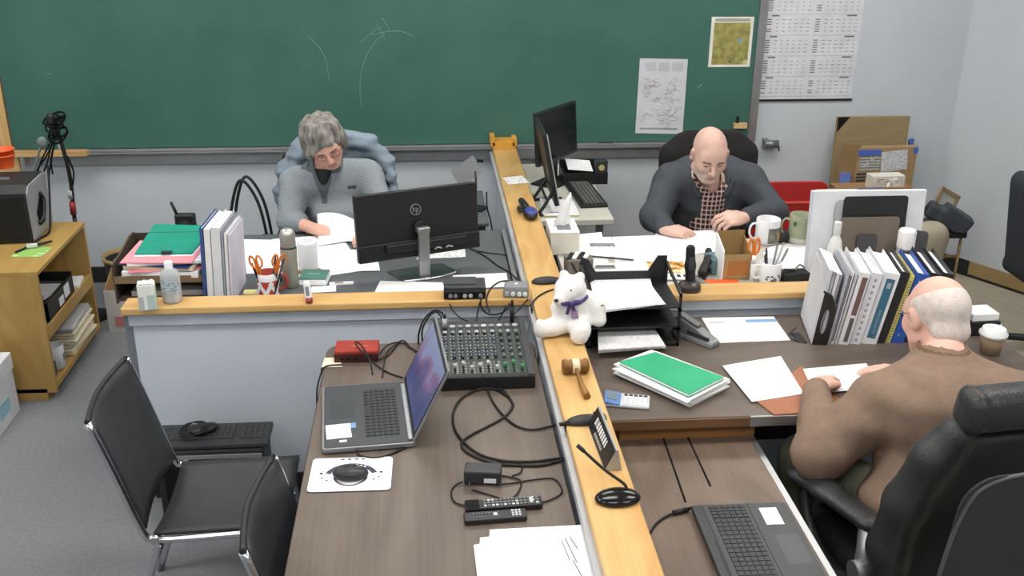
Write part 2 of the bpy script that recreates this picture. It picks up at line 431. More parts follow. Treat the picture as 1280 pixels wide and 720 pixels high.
# ---------------------------------------------------------------- camera
cam = bpy.data.cameras.new('camera'); co = bpy.data.objects.new('camera', cam); COL.objects.link(co)
cam.sensor_width = 36; cam.lens = CAM_F/1280*36; cam.clip_start = .05
rm = Matrix((RT, UP, -FW)).transposed(); co.matrix_world = Matrix.Translation((0, 0, CAM_H)) @ rm.to_4x4()
SC.camera = co
SC.view_settings.view_transform = 'Standard'; SC.view_settings.look = 'None'; SC.view_settings.gamma = 1; SC.view_settings.exposure = 0; SC.view_settings.use_curve_mapping = False

# ---------------------------------------------------------------- chalkboard
bz = .845; bx0, bx1 = -2.368, 1.955; yb = YW-.03
cb = thing('chalkboard', 'long dark green chalkboard with pale rail along the back wall', 'chalkboard', (0, YW, bz))
M_board = mat('chalkboard_green', (65,107,96), .6, noise=(2.6, .07, (1,1,1)), spec=.3)
MB().b2(bx0, bx1, -.03, 0, 0, 1.22).build('writing_surface', M_board, cb)
MB().b2(bx1, bx1+.05, -.04, 0, -.01, 1.25).build('side_frame', M_alu, cb)
MB().b2(bx0, bx1+.05, -.04, 0, 1.22, 1.26).build('top_frame', M_alu, cb)
rl = MB(); rl.b2(bx0+.05, bx1+.02, -.085, 0, -.025, -.005, .004); rl.b2(bx0+.05, bx1+.02, -.03, 0, -.10, -.02); rl.b2(bx0+.05, bx1+.02, -.085, -.078, -.012, .004)
rl.build('chalk_rail', mat('rail_aluminium', (178,182,186), .45, .6), cb)
M_chalk = mat('chalk', (118,156,142), .9)
def bp(px, py): p = ay(px, py, YW-.031); return (p.x, p.y-YW, p.z-bz)
for P in (((385,46),(398,58),(407,74),(410,90),(412,104)), ((452,135),(450,112),(452,88),(458,70),(468,54),(480,42)), ((463,44),(480,40),(500,39),(516,45)),
          ((452,52),(466,40),(478,33)), ((478,22),(486,36)), ((470,30),(482,50))):
    MB().tube([bp(*p) for p in P], .0022, 5, 4).build('chalk_mark', M_chalk, cb)
for P in (((58,93),(64,92)), ((878,105),(872,110))): MB().tube([bp(*p) for p in P], .004, 5).build('chalk_mark', M_chalk, cb)
# board at the far left
p0, p1 = ay(25,192,YW), ay(0,192,YW)
bb = thing('bulletin_board', 'tan wooden-framed board left of the chalkboard', 'board', (-2.722, YW, bz))
MB().b2(-.30, .29, -.02, 0, .0, 1.2).build('board_panel', mat('tan_cork', (205,176,132), .9, noise=(40., .05)), bb)
MB().b2(.29, .345, -.035, 0, -.01, 1.22).build('frame_rail', wood('pine_frame', (222,190,134), (200,160,100), 'z'), bb)
# wooden ledge under it
wl = thing('wooden_rail', 'short pale wooden rail below the left end of the chalkboard', 'rail', (-2.3, YW-.088, bz))
MB().b2(-.15, .37, -.045, 0, -.022, .012, .003).build('upper_board', wood('pine_ledge', (214,182,130), (190,150,96), 'x'), wl)
MB().b2(-.75, -.02, -.03, .0, -.14, -.024, .003).build('lower_board', MATS['pine_ledge'], wl)

# ---------------------------------------------------------------- partitions
pt = thing('partition', 'long low pale partition with maple cap running back to the chalkboard', 'partition', (.464, 0, 0))
MB().b2(-.035, .035, 1.16, YW-.01,  .0, CZ-.032).build('panel', M_panel, pt)
MB().b2(-.071, .069, 1.16, YW-.02,  CZ-.03, CZ, .006).build('cap', M_maple, pt)
MB().b2(-.085, -.045, 1.16, YW-.02,  CZ-.06, CZ-.032, .003).build('trim_rail', M_lgrey, pt)
e = MB(); e.b2(-.075, .06, YW-.16, YW-.04,  CZ+.0, CZ+.045, .004); e.b2(-.085, -.06, YW-.16, YW-.05,  CZ+.02, CZ+.075); e.b2(.045, .07, YW-.16, YW-.05,  CZ+.02, CZ+.06)
e.build('end_block', mat('golden_wood', (214,160,66), .5), pt)
mid = thing('partition', 'low pale partition with maple cap in front of the woman in grey', 'partition', (-1.146, 3.597, 0))
MB().b2(.03, 1.567, .03, .09,  0, CZ-.032).build('panel', M_panel, mid)
MB().b2(.02, 1.538, .015, .03,  CZ-.08, CZ-.032, .003).build('trim_rail', mat('panel_rail', (176,184,194), .5), mid)
MB().b2(0, 1.539, 0, 0.111,  CZ-.03, CZ, .006).build('cap', M_maple_x, mid)
MB().b2(.03, 1.567, .018, .03,  0, .09).build('kick_strip', M_bb, mid)
MB().b2(.0, .03, .03, 0.097,  0, CZ-.032).build('end_trim', mat('grey_edge', (110,116,124), .5), mid)
rp = thing('partition', 'short low partition with maple cap in front of the bald man at the back', 'partition', (.532, 3.597, 0))
MB().b2(0, 1.334, .03, .09,  0, CZ-.032).build('panel', M_panel, rp)
MB().b2(0, 1.334, .015, .03,  CZ-.075, CZ-.032, .003).build('trim_rail', MATS['panel_rail'], rp)
MB().b2(0, 1.334, 0, 0.116,  CZ-.03, CZ, .006).build('cap', M_maple_x, rp)

# ---------------------------------------------------------------- desks
def panel_leg(t, x0, x1, y0, y1, z1, m=M_dark): MB().b2(x0, x1, y0, y1,  0, z1, .003).build('leg', m, t)
ld = thing('desk', 'walnut laminate desk with rounded corners carrying mixer and open laptop', 'desk', (0, 0, 0))
MB().prism(rrect(.746, 2.13, .05, cx=.002, cy=2.35), DZ-.03, DZ, bev=.004).build('desktop', M_desk, ld)
MB().prism(rrect(.750, 2.134, .052, cx=.002, cy=2.35), DZ-.026, DZ-.006).build('edge_band', M_blackm, ld)
for y in (1.45, 3.25): panel_leg(ld, -.06, .06, y-.02, y+.02, DZ-.03, M_black); MB().box((.0, y, .015), (.6, .06, .03), bev=.01).build('foot', M_black, ld)
MB().box((0, 2.35, .35), (.03, 1.8, .3)).build('modesty_panel', M_desk, ld)
rd = thing('desk', 'walnut laminate desk with metal edge in front of man in brown', 'desk', (0, 0, 0))
MB().b2(0.538, 2.127, 2.795, 3.578,  DZ-.03, DZ, .003).build('desktop', M_desk_x, rd)
MB().b2(0.538, 1.011, 2.789, 2.797,  DZ-.034, DZ-.004).build('edge_strip', wood('edge_wood', (126,92,62), (100,72,48), 'x'), rd)
MB().b2(1.011, 2.127, 2.787, 2.797,  DZ-.036, DZ, .002).build('edge_strip', M_alu, rd)
MB().b2(0.6, 1.044, 2.833, 3.53,  .0, DZ-.03).build('pedestal', wood('pedestal_wood', (150,106,60), (122,84,46), 'x'), rd)
panel_leg(rd, 2.07, 2.11, 2.85, 3.53, DZ-.03, M_dark)
MB().b2(1.044, 2.05, 3.481, 3.501,  .25, DZ-.03).build('modesty_panel', M_black, rd)
rt = thing('desk_return', 'lower wooden desk return with slotted top beside long partition', 'desk', (0, 0, 0))
RZ = .66
q = [(.557,1.16), (.557,2.83), (1.025,2.83), (1.04,1.16)]
MB().prism(q, RZ-.03, RZ).build('top', wood('return_wood', (116,100,86), (96,82,70), 'y', rings=6), rt)
MB().b2(1.023, 1.042, 1.16, 2.828,  RZ-.035, RZ+.002).build('edge_strip', M_alu, rt)
sl = MB()
for A, B in (((829,547),(857,628)), ((860,547),(888,608))):
    a_, b_ = az(*A, RZ), az(*B, RZ); sl.tube([(a_.x, a_.y, RZ), (b_.x, b_.y, RZ)], .0035, 6)
sl.build('slot', M_blackm, rt)
MB().b2(0.571, 1.006, 1.257, 2.804,  0, RZ-.03).build('body', M_desk, rt)
gd = thing('desk', 'dark grey laminate desk of the woman, beyond the left partition', 'desk', (0, 0, 0))
MB().b2(-1.122, 0.348, 3.723, 4.661,  DZ-.03, DZ, .004).build('desktop', M_greydesk, gd)
MB().b2(0.353, 0.372, 3.771, 4.642,  DZ-.03, DZ+.01).build('cable_channel', M_grey, gd)
for x in (-1.11, .3): panel_leg(gd, x, x+.03, 3.82, 4.6, DZ-.03)
MB().b2(-1.083, 0.29, 3.771, 3.791,  .2, DZ-.03).build('modesty_panel', M_dark, gd)
gd2 = thing('side_table', 'low dark table behind the large monitor, by the long partition', 'table', (0, 0, 0))
MB().b2(-.08, 0.30, 4.767, 5.319,  .735, .755, .004).build('tabletop', M_greydesk, gd2)
for x, y in ((-.06,4.79), (.27,4.79), (-.06,5.29), (.27,5.29)): MB().cyl((x, y, 0), (x, y, .735), .015).build('leg', M_black, gd2)
md = thing('desk', 'pale desk of the man in dark jacket, buried in white papers', 'desk', (0, 0, 0))
MB().b2(0.58, 2.10, 3.723, 4.468,  DZ-.03, DZ, .004).build('desktop', mat('pale_laminate', (190,188,180), .5), md)
for x in (.60, 2.06): panel_leg(md, x, x+.03, 3.77, 4.42, DZ-.03, M_grey)
tt = thing('typing_table', 'pale grey typing table by the wall carrying two monitors', 'table', (0, 0, 0))
TZ = .735
tA = az(768,274,TZ)
MB().b2(0.542, tA.x, tA.y, 5.918,  TZ-.03, TZ, .004).build('tabletop', mat('pale_grey_laminate', (196,196,186), .5), tt)
for x, y in ((.6, tA.y+.08), (tA.x-.06, tA.y+.08), (.6, 5.86), (tA.x-.06, 5.86)): MB().box((x, y, (TZ-.03)/2), (.035, .035, TZ-.03)).build('leg', M_grey, tt)
MB().b2(0.58, tA.x-.06, 5.705, 5.734,  .2, .5).build('cross_panel', M_blackm, tt)

# ---------------------------------------------------------------- bookcase
bk = thing('bookcase', 'low oak bookcase with open shelves by the left side of the room', 'bookcase', (-1.77, 4.49, 0))
BL, BD, BT = .70, .46, .655     # length (y), depth (-x), top
MB().b2(-BD, 0, 0, BL+.02, BT-.02, BT, .002).build('top', M_oak_y, bk)
MB().b2(-BD, -.005, 0, .02, .04, BT-.02).build('side_panel', M_oak, bk)
MB().b2(-BD, -.005, BL, BL+.02, .04, BT-.02).build('side_panel', M_oak, bk)
MB().b2(-BD, -BD+.01, .02, BL, .04, BT-.02).build('back_panel', M_oak_y, bk)
MB().b2(-BD+.01, -.008, .02, BL, .34, .36).build('shelf', M_oak_y, bk)
MB().b2(-BD+.01, -.003, .02, BL, .325, .375).build('shelf_edge', M_oak_y, bk) if False else None
MB().b2(-.02, -.003, .02, BL, .31, .37).build('shelf_lip', M_oak_y, bk)
MB().b2(-BD+.01, -.003, .02, BL, .06, .085).build('bottom_shelf', M_oak_y, bk)
MB().b2(-BD, -.05, .0, BL+.02, 0, .06).build('plinth', M_oak_y, bk)
# ================================================================ generic makers
def keyboard_keys(mb, w, d, rows, cols, z, gap=.0025, h=.004, x0=0, y0=0, wide_space=True, skip=()):
    kw, kd = w/cols, d/rows
    for r in range(rows):
        c = 0
        while c < cols:
            n = 1
            if wide_space and r == 0 and cols*.3 <= c < cols*.3+1: n = int(cols*.33)
            cx = x0-w/2+(c+n/2)*kw; cy = y0-d/2+(r+.5)*kd
            if (r, c) not in skip: mb.box((cx, cy, z+h/2), (kw*n-gap, kd-gap, h))
            c += n
def sheet(name, label, corners, m, th=.0012, cat='paper', group=None, curl=0., n=8):
    """a loose sheet through four corners (world), lifted slightly at one end by curl"""
    a, b, c, d = [Vector(p) for p in corners]; o = (a+b+c+d)/4
    mb = MB()
    if curl:
        def fn(u, v):
            p = (a*(1-u)+b*u)*(1-v)+(d*(1-u)+c*u)*v; return p-o+Vector((0, 0, curl*(v**3)+curl*.3*math.sin(3*u)*v))
        mb.grid(fn, n, n, -th)
    else: mb.quad(a-o, b-o, c-o, d-o, th)
    ang = math.atan2((b-a).y, (b-a).x)
    ob = mb.build(name, m); me = ob.data; me.transform(Matrix.Rotation(-ang, 4, 'Z')); ob.location = o; ob.rotation_euler = (0, 0, ang)
    return tag(ob, label, cat, group)
def pz(pts, z): return [az(x, y, z) for x, y in pts]
def stack(name, label, corners, h, n, m, cat='paper stack', jitter=.004, group=None, parts=None, seed=1):
    """a pile of sheets as one thing: slightly shuffled layers"""
    rr = random.Random(seed); a, b, c, d = [Vector(p) for p in corners]; o = (a+b+c+d)/4
    t = thing(name, label, cat, (o.x, o.y, o.z), 0, group)
    for i in range(n):
        j = Vector((rr.uniform(-jitter, jitter), rr.uniform(-jitter, jitter), h/n*(i+1)))
        mm = m[i % len(m)] if isinstance(m, list) else m
        mb = MB(); mb.quad(*[p-o+j for p in (a, b, c, d)], th=h/n*.8)
        mb.build('sheet' if not parts else parts[i % len(parts)], mm, t)
    return t
def cable(name, label, pts, r=.003, m=None, sub=8, group=None):
    P = [Vector(p) for p in pts]; o = P[0].copy()
    ob = MB().tube([p-o for p in P], r, 6, sub).build(name, m or M_rubber, loc=o)
    return tag(ob, label, 'cable', group)
def lift(pts, z, zs=None): return [az(x, y, z) + Vector((0, 0, 0)) for x, y in pts]
M_txtp = printed('printed_page', (243,245,247), (176,178,184), 90, 60, .46)
M_txtl = printed('faint_page', (244,245,248), (222,224,230), 80, 50, .45)
M_txtd = printed('dense_page', (240,241,243), (120,122,128), 150, 90, .55)
M_ink = mat('print_ink', (52,54,60), .7, noise=False)

# ================================================================ LEFT: bookcase contents
ST = .655
t = thing('loudspeaker', 'boxy black loudspeaker with grey recessed side standing on the oak bookcase', 'loudspeaker', (-2.08, 5.03, ST), R(3))
prof = [(-.16,0), (.15,0), (.15,.23), (.10,.262), (-.12,.285), (-.16,.25)]
def side_prism(pts, x0, x1):   # profile in (y,z), extruded along x
    return MB().prism([(p[0], p[1]) for p in pts], x0, x1, M=Matrix(((0,0,1,0),(1,0,0,0),(0,1,0,0),(0,0,0,1))))
side_prism([(-.15,.004), (.17,.004), (.17,.262), (.13,.285), (-.11,.285), (-.15,.250)], -.30, .155).build('cabinet', mat('speaker_black', (38,38,39), .5, bump=(200.,.1)), t)
side_prism([(-.143,.010), (.163,.010), (.163,.258), (.128,.277), (-.108,.277), (-.143,.247)], .153, .163).build('side_panel', mat('speaker_grey', (150,153,158), .5), t)
side_prism([(-.03,.05), (.05,.05), (.07,.17), (.03,.20), (-.06,.12)], .160, .165).build('handle_recess', M_blackm, t)
MB().tube([(.166,-.06,.07), (.178,-.02,.09), (.178,.03,.16), (.166,.02,.205)], .010, 10, 5).build('handle', M_black, t)
MB().b2(-.28, .14, -.156, -.149, .02, .235).build('grille', mat('grille_cloth', (30,29,28), .9, bump=(500.,.4)), t)
MB().b2(-.05, .05, -.02, -.01, .286, .296).build('badge', M_grey, t)
t = thing('orange_bin', 'orange plastic bin standing on the black loudspeaker', 'bin', tuple(az(6,209,ST+.286)))
MB().lathe([(.045,0), (.056,.09), (.06,.09), (.06,.095), (.053,.095), (.043,.008), (0,.008)]).build('bucket', mat('orange_plastic', (236,92,40), .5), t)
MB().lathe([(.055,.06), (.058,.06), (.058,.068), (.055,.068)]).build('rim', MATS['orange_plastic'], t)
MB().b2(-.1, .1, -.09, .08, -.70, 0).build('pedestal', M_oak, t) if False else None
# stand with microphones and coiled cords
s0 = ay(78,300,5.42); s0.z = 0
t = thing('microphone_stand', 'black microphone stand topped with a tangle of cords behind the bookcase', 'microphone stand', (-1.93, 5.48, 0))
def L(px, py, y=5.48): p = ay(px, py, y); return (p.x+1.93, p.y-5.48, p.z)
MB().tube([L(93,272), L(88,225), L(80,190), L(72,165)], .011, 8, 4).build('pole', M_black, t)
MB().tube([(L(93,272)[0]-.0, 0, .02), L(93,272)], .012, 8).build('lower_pole', M_black, t)
MB().lathe([(.11,0), (.11,.01), (.02,.025), (0,.025)], (L(93,272)[0], 0, 0)).build('base', M_black, t)
MB().cyl(L(92,268), L(90,252), .016).build('red_sleeve', mat('red_tape', (150,48,50), .6), t)
MB().cyl(L(89,248), L(87.5,238), .015).build('white_sleeve', M_lgrey, t)
MB().cyl(L(75,186), L(73,177), .008).build('white_clip', M_white, t)
MB().tube([L(72,172), L(67,158), L(62,142)], .02, 10, 4, radii=[.012,.018,.020]).build('microphone', mat('mic_black', (44,44,46), .5), t)
m = MB(); rr = random.Random(4)
for k in range(9):
    c = Vector(L(70+rr.uniform(-6,6), 160+rr.uniform(-12,10))); a0 = rr.uniform(0, 3); r1, r2 = rr.uniform(.03,.06), rr.uniform(.02,.045)
    m.tube([c+Vector((r1*math.cos(a0+q)*.9, rr.uniform(-.02,.02)+.03*math.sin(q), r2*math.sin(q+a0*2))) for q in [2*PI*i/9 for i in range(10)]], .006, 6, 3)
for P in (((66,178),(58,195),(48,210),(42,222)), ((64,182),(60,200),(55,214)), ((68,180),(64,202),(66,218)), ((84,195),(92,215),(90,235),(86,240)), ((62,180),(52,200),(46,218)), ((66,186),(63,205),(61,222))):
    m.tube([L(*p) for p in P], .005, 6, 4)
m.build('cord_tangle', M_blackm, t)
g = MB(); g.tube([L(52,180), L(46,200), L(40,222)], .006, 8, 4); g.ball(L(53,178), .028, (1,.5,1.1)); g.build('grey_paddle', mat('paddle_grey', (120,132,130), .6), t)
# cable from the speaker down over the shelf
cable('speaker_cable', 'black cord hanging down the side of the loudspeaker', [(-1.905,5.20,.96), (-1.89,5.13,.86), (-1.885,5.07,.74), (-1.885,5.02,.668), (-1.90,4.93,.664), (-1.925,4.80,.662), (-1.95,4.74,.662)], .006)
t = thing('cord_plug', 'cord plug with clear tip lying on the green leaflet', 'plug', tuple(az(40,308,ST+.012)), R(20))
MB().box((0,0,.004), (.05,.02,.02), bev=.005).build('clear_tip', mat('clear_plastic', (206,212,206), .3), t); MB().cyl((.02,.0,.004), (.09,.03,.004), .008, .005).build('plug_body', M_black, t)
sheet('leaflet', 'green leaflet lying on the oak bookcase top', pz(((12,321),(52,321),(66,309),(32,307)), ST+.002), printed('green_leaflet', (150,196,104), (210,228,190), 30, 20, .45))
t = thing('picture_frame', 'pale panel with dark edge leaning at the far left on the bookcase', 'frame', (-2.09, 4.62, ST+.001), R(40))
MB().box((0, 0, .12), (.012, .22, .24), rot=(0, R(-6), 0)).build('panel', mat('pale_board', (196,210,214), .5), t)
MB().box((0, -.112, .12), (.016, .012, .24), rot=(0, R(-6), 0)).build('edge_strip', M_dark, t)
# upper shelf: black tray with papers
t = thing('document_tray', 'black tray of papers on the upper shelf of the oak bookcase', 'tray', (-1.90, 4.76, .362))
MB().b2(-.12, .115, -.19, .19, 0, .012).build('tray_base', M_black, t)
MB().b2(.10, .115, -.19, .19, 0, .10).build('tray_front', M_black, t)
MB().b2(-.12, .115, -.19, -.178, 0, .10).build('tray_side', M_black, t); MB().b2(-.12, .115, .178, .19, 0, .12).build('tray_side', M_black, t)
MB().b2(.115, .118, .05, .12, .03, .09).build('label_card', M_white, t); MB().b2(.115, .118, -.03, .03, .02, .06).build('label_card', M_white, t)
MB().box((0,-.03,.10), (.19,.24,.02), rot=(R(-8),0,0)).build('papers', mat('grey_paper', (196,196,198), .8), t)
MB().box((.0,-.0,.05), (.19,.30,.07)).build('folders', mat('dark_folder', (60,58,58), .8), t)
tag(MB().box((0,0,.012), (.13,.14,.024), bev=.002).build('envelope_stack', M_paper, loc=(-1.85, 5.06, .361), rot=(0,0,R(8))), 'white envelopes at the far end of the upper bookcase shelf', 'envelopes')
# lower shelf: stack of cream folders, mug, small black box
rr = random.Random(3)
for k in range(9):
    zz = .087+k*.017
    o = MB().box((0,0,.007), (.30,.33,.014), bev=.003).build('file_folder', M_cream if k < 7 else mat('grey_folder', (190,190,192), .8), loc=(-1.92+rr.uniform(-.012,.012), 4.96+rr.uniform(-.014,.014), zz), rot=(0,0,R(rr.uniform(-5,5))))
    tag(o, ('cream folder in the pile on the lower bookcase shelf, number %s up from the bottom' % ('one two three four five six seven'.split()[k]) if k < 7 else ('grey folder on top of the cream pile on the lower shelf' if k == 8 else 'grey folder second from top of the cream pile on lower shelf')), 'folder', 'folders on the lower bookcase shelf')
mg = az(75,441,.087)
t = thing('mug', 'pale grey mug on the lower shelf of the oak bookcase', 'mug', (-1.825, 4.66, .0865))
MB().lathe([(0,0), (.038,0), (.045,.01), (.047,.125), (.043,.125), (.04,.012), (0,.012)]).build('cup', mat('pale_ceramic', (200,204,206), .4), t)
MB().b2(.046, .049, -.015, .015, .05, .08).build('print_patch', M_grey, t)
tag(MB().box((0,0,.035), (.09,.07,.07), bev=.006).box((.02,0,.072), (.04,.05,.005)).build('small_box', M_black, loc=(-1.84,4.56,.087), rot=(0,0,R(10))), 'small black box beside the grey mug on the lower shelf', 'box')
# white storage box on the floor, far left
wb = az(24,522,0)
t = thing('storage_box', 'white cardboard storage box on the floor in front of the bookcase', 'box', (-2.12, 4.24, 0))
MB().b2(-.2, .2, -.16, .16, 0, .25, .004).build('box_body', mat('white_board', (212,216,220), .7), t)
MB().b2(-.205, .205, -.165, .165, .22, .30, .004).build('lid', MATS['white_board'], t)
MB().b2(.201, .204, -.05, .06, .06, .13).build('blue_print', mat('pale_blue_print', (150,190,205), .7), t)
# cardboard box on the floor by the partition
t = thing('cardboard_box', 'open white-fronted cardboard box on the floor between bookcase and partition', 'box', (-1.60, 5.27, 0), R(-2))
MB().b2(-.15, .15, -.006, .0, 0, .24).build('front_panel', mat('white_fluted', (200,198,194), .8), t)
MB().b2(-.15, .15, .26, .266, 0, .32).build('back_panel', M_card, t)
MB().prism([(0,0), (.266,0), (.266,.33), (.22,.34), (.0,.24)], -.15, -.145, M=Matrix(((0,0,1,0),(1,0,0,0),(0,1,0,0),(0,0,0,1)))).build('side_panel', M_card, t)
MB().prism([(0,0), (.266,0), (.266,.33), (.22,.34), (.0,.24)], .145, .15, M=Matrix(((0,0,1,0),(1,0,0,0),(0,1,0,0),(0,0,0,1)))).build('side_panel', M_card, t)
MB().b2(-.15, .15, 0, .266, 0, .006).build('bottom_panel', M_card, t)
MB().b2(-.11, .13, -.009, -.006, .03, .09).build('red_print', mat('faded_red_print', (196,130,126), .7), t)
tag(MB().grid(lambda u, v: ((u-.5)*.2, (v-.5)*.2, .03*math.sin(9*u)*math.cos(7*v)+.03), 10, 10, .004).build('crumpled_paper', M_paper, loc=(-1.56,5.36,.18)), 'crumpled white paper in the cardboard box on the floor', 'paper')
tag(MB().box((0,0,.08), (.24,.2,.16), bev=.01).build('packing_paper', M_cream, loc=(-1.59,5.39,.008)), 'packing paper filling the cardboard box on the floor', 'packing') 
bt = thing('waste_basket', 'black round waste basket with tan rim behind the cardboard box', 'bin', (-1.74, 5.72, 0))
MB().lathe([(0,0), (.10,0), (.13,.27), (.125,.27), (.096,.01), (0,.01)], n=28).build('basket', M_black, bt)
MB().lathe([(.124,.262), (.136,.262), (.136,.285), (.124,.285), (.124,.262)], n=28).build('rim', mat('tan_rim', (176,150,100), .6), bt)

# ================================================================ LEFT FRONT: chairs, computer on the floor
M_leather = mat('black_leather', (44,47,50), .42, bump=(220.,.25), noise=(14.,.12))
def sling_chair(name, label, loc, rz):
    t = thing(name, label, 'chair', loc, rz, 'black and chrome sling chairs')
    # local: faces +x, width along y (0..W), seat height .44
    W, SH = .43, .44
    for s in (0, 1):
        y = s*W
        MB().tube([(-.11,y,.855), (-.065,y,.70), (.0,y,.47), (.03,y,SH+.0), (.10,y,SH-.005), (.30,y,SH+.005), (.43,y,SH+.01)], .0115, 10, 5).build('side_rail', M_chrome, t)
        MB().tube([(.05,y,SH-.012), (.03,y,SH-.06), (-.10,y,.0)], .012, 10, 5).build('leg', M_chrome, t)
        MB().tube([(.36,y,SH-.005), (.40,y,SH-.06), (.42,y,.0)], .012, 10, 5).build('leg', M_chrome, t)
        b = MB()
        for x in (.035, .33): b.cyl((x,y-.016,SH), (x,y+.016,SH), .013)
        b.build('bolt', M_chrome, t)
    def back(u, v):
        z = .85-.38*v; x = -.108+.108*((.85-z)/.38)**1.0; sag = math.sin(PI*u)
        return (x-.035*sag*(1-.5*v), .008+u*(W-.016), z-.018*sag*(1-v)*0)
    MB().grid(back, 14, 10, .012).build('backrest', M_leather, t)
    def seat(u, v): return (.03+.40*v, .008+u*(W-.016), SH+.006-.028*math.sin(PI*u)*(1-.3*v)+.008*v)
    MB().grid(seat, 14, 10, .012).build('seat', M_leather, t)
    MB().cyl((.40,0,.30), (.40,W,.30), .009).build('stretcher', M_chrome, t); MB().cyl((.0,0,.30), (.0,W,.30), .009).build('stretcher', M_chrome, t)
    MB().tube([(-.11,0,.855), (-.128,W*.25,.853), (-.138,W*.5,.85), (-.128,W*.75,.853), (-.11,W,.855)], .009, 8, 5).build('top_rail', M_black, t)
    return t
sling_chair('sling_chair', 'black sling chair with chrome frame standing clear on the grey carpet', (-.895, 2.715, 0), R(0))
sling_chair('sling_chair', 'black sling chair pushed under the walnut desk at the bottom edge', (-.345, 2.055, 0), R(-2))
t = thing('computer_tower', 'black computer tower on the floor against the pale partition', 'computer', (-.835, 3.475, 0))
MB().b2(-.195, .20, -.09, .09, .0, .345, .006).build('case', mat('case_black', (36,37,39), .5), t)
MB().b2(-.17, .165, -.094, -.088, .03, .31).build('front_recess', M_blackm, t)
MB().b2(-.19, .197, -.096, -.09, .315, .33).build('trim_line', M_grey, t)
MB().b2(.17, .195, -.095, -.09, .05, .31).build('port_strip', M_dark, t)
t = thing('keyboard', 'black keyboard lying on top of the floor computer tower', 'keyboard', (-.842, 3.478, .3465), R(0))
MB().box((0,0,.010), (.45,.165,.018), bev=.004).build('keyboard_base', M_dark, t)
k = MB(); keyboard_keys(k, .30, .105, 5, 15, .019, x0=-.06, y0=.012); k.build('keys', mat('dark_keys', (58,60,63), .5), t); k = MB(); keyboard_keys(k, .085, .105, 5, 4, .019, x0=.155, y0=.012, wide_space=False); k.build('number_keys', MATS['dark_keys'], t)
t = thing('computer_mouse', 'black mouse wound in its cord resting on the floor computer keyboard', 'mouse', (-.865, 3.485, .3695), R(25))
MB().ball((0,0,.016), .03, (1.9,1.05,.62)).build('shell', M_black, t)
m = MB()
for i in range(5): m.tube([(-.05+.006*i+.04*math.cos(a), .05*math.sin(a), .012+.02*abs(math.cos(a*.5))) for a in [2*PI*j/10 for j in range(11)]], .002, 5, 2)
m.build('wound_cord', M_rubber, t)

# ================================================================ LEFT DESK
Dt = DZ+.0005
LH0, LH1 = Vector((-.085,3.075,0)), Vector((-.052,2.672,0))
lx = (LH1-LH0).normalized(); ang = math.atan2(lx.y, lx.x)         # local +x runs along the hinge towards the camera, +y = from user to screen
lw, ldp = .405, .275
c = (LH0+LH1)/2 - Vector((-lx.y, lx.x, 0))*(ldp/2)
t = thing('laptop', 'open grey laptop with lit screen on the left walnut desk', 'laptop', (c.x, c.y, Dt), ang)
MB().prism(rrect(lw, ldp, .012), .004, .019, bev=.002).build('base', mat('laptop_silver', (150,153,156), .35, .6), t)
MB().prism(rrect(lw-.012, ldp-.012, .01), .019, .0205).build('deck', mat('laptop_deck', (62,66,70), .45), t)
k = MB(); keyboard_keys(k, .30, .105, 6, 15, .0205, h=.0025, y0=.045, gap=.003); keyboard_keys(k, .07, .105, 6, 4, .0205, h=.0025, x0=.160+.005, y0=.045, wide_space=False, gap=.003) if False else None
k.build('keys', mat('laptop_keys', (40,43,46), .45), t)
MB().box((-.03,-.075,.0207), (.11,.075,.0006)).build('touchpad', mat('touchpad', (54,58,62), .4), t)
MB().box((.105,-.088,.0210), (.085,.075,.001), rot=(0,0,R(3))).build('paper_sticker', printed('sticker', (236,238,232), (196,198,204), 90, 60, .45), t)
MB().box((.075,-.060,.0208), (.03,.05,.0006)).build('blue_sticker', mat('blue_sticker', (120,150,190), .5), t)
MB().box((.165,-.075,.0208), (.012,.022,.0006)).build('badge', M_white, t)
MB().b2(-.17, .19, ldp/2-.020, ldp/2-.006, .0205, .027, .003).build('hinge', mat('hinge_silver', (176,180,184), .3, .5), t)
tilt = R(-26)
lid = MB().box((0, 0, .125), (lw, .008, .25), bev=.003).build('lid', MATS['laptop_silver'], t, loc=(0, ldp/2-.004, .024), rot=(tilt, 0, 0))
MB().box((0, -.0045, .125), (lw-.012, .001, .238)).build('bezel', M_black, lid)
sm = mat('laptop_screen', (10,10,14), .3, noise=False)
nt = sm.node_tree; b = nt.nodes['Principled BSDF']; tc = nt.nodes.new('ShaderNodeTexCoord'); se = nt.nodes.new('ShaderNodeSeparateXYZ'); nt.links.new(tc.outputs['Object'], se.inputs[0])
cr = nt.nodes.new('ShaderNodeValToRGB'); cr.color_ramp.interpolation = 'LINEAR'
n = nt.nodes.new('ShaderNodeTexNoise'); n.inputs['Scale'].default_value = 9; nt.links.new(tc.outputs['Object'], n.inputs['Vector'])
ad = nt.nodes.new('ShaderNodeMath'); ad.operation = 'MULTIPLY_ADD'; ad.inputs[1].default_value = 2.2; nt.links.new(se.outputs[2], ad.inputs[0])
ad2 = nt.nodes.new('ShaderNodeMath'); ad2.operation = 'MULTIPLY'; ad2.inputs[1].default_value = .65; nt.links.new(n.outputs[0], ad2.inputs[0]); nt.links.new(ad2.outputs[0], ad.inputs[2])
el = cr.color_ramp.elements; el[0].position = .2; el[0].color = lin((96,112,176)); el[1].position = .95; el[1].color = lin((152,170,206))
for p_, c_ in ((.45,(78,86,138)), (.58,(92,96,150)), (.66,(150,120,160)), (.72,(140,156,200))): e = el.new(p_); e.color = lin(c_)
nt.links.new(ad.outputs[0], cr.inputs[0]); nt.links.new(cr.outputs[0], b.inputs['Emission Color']); b.inputs['Emission Strength'].default_value = .62
MB().box((0, -.0055, .128), (lw-.03, .001, .212)).build('screen', sm, lid)
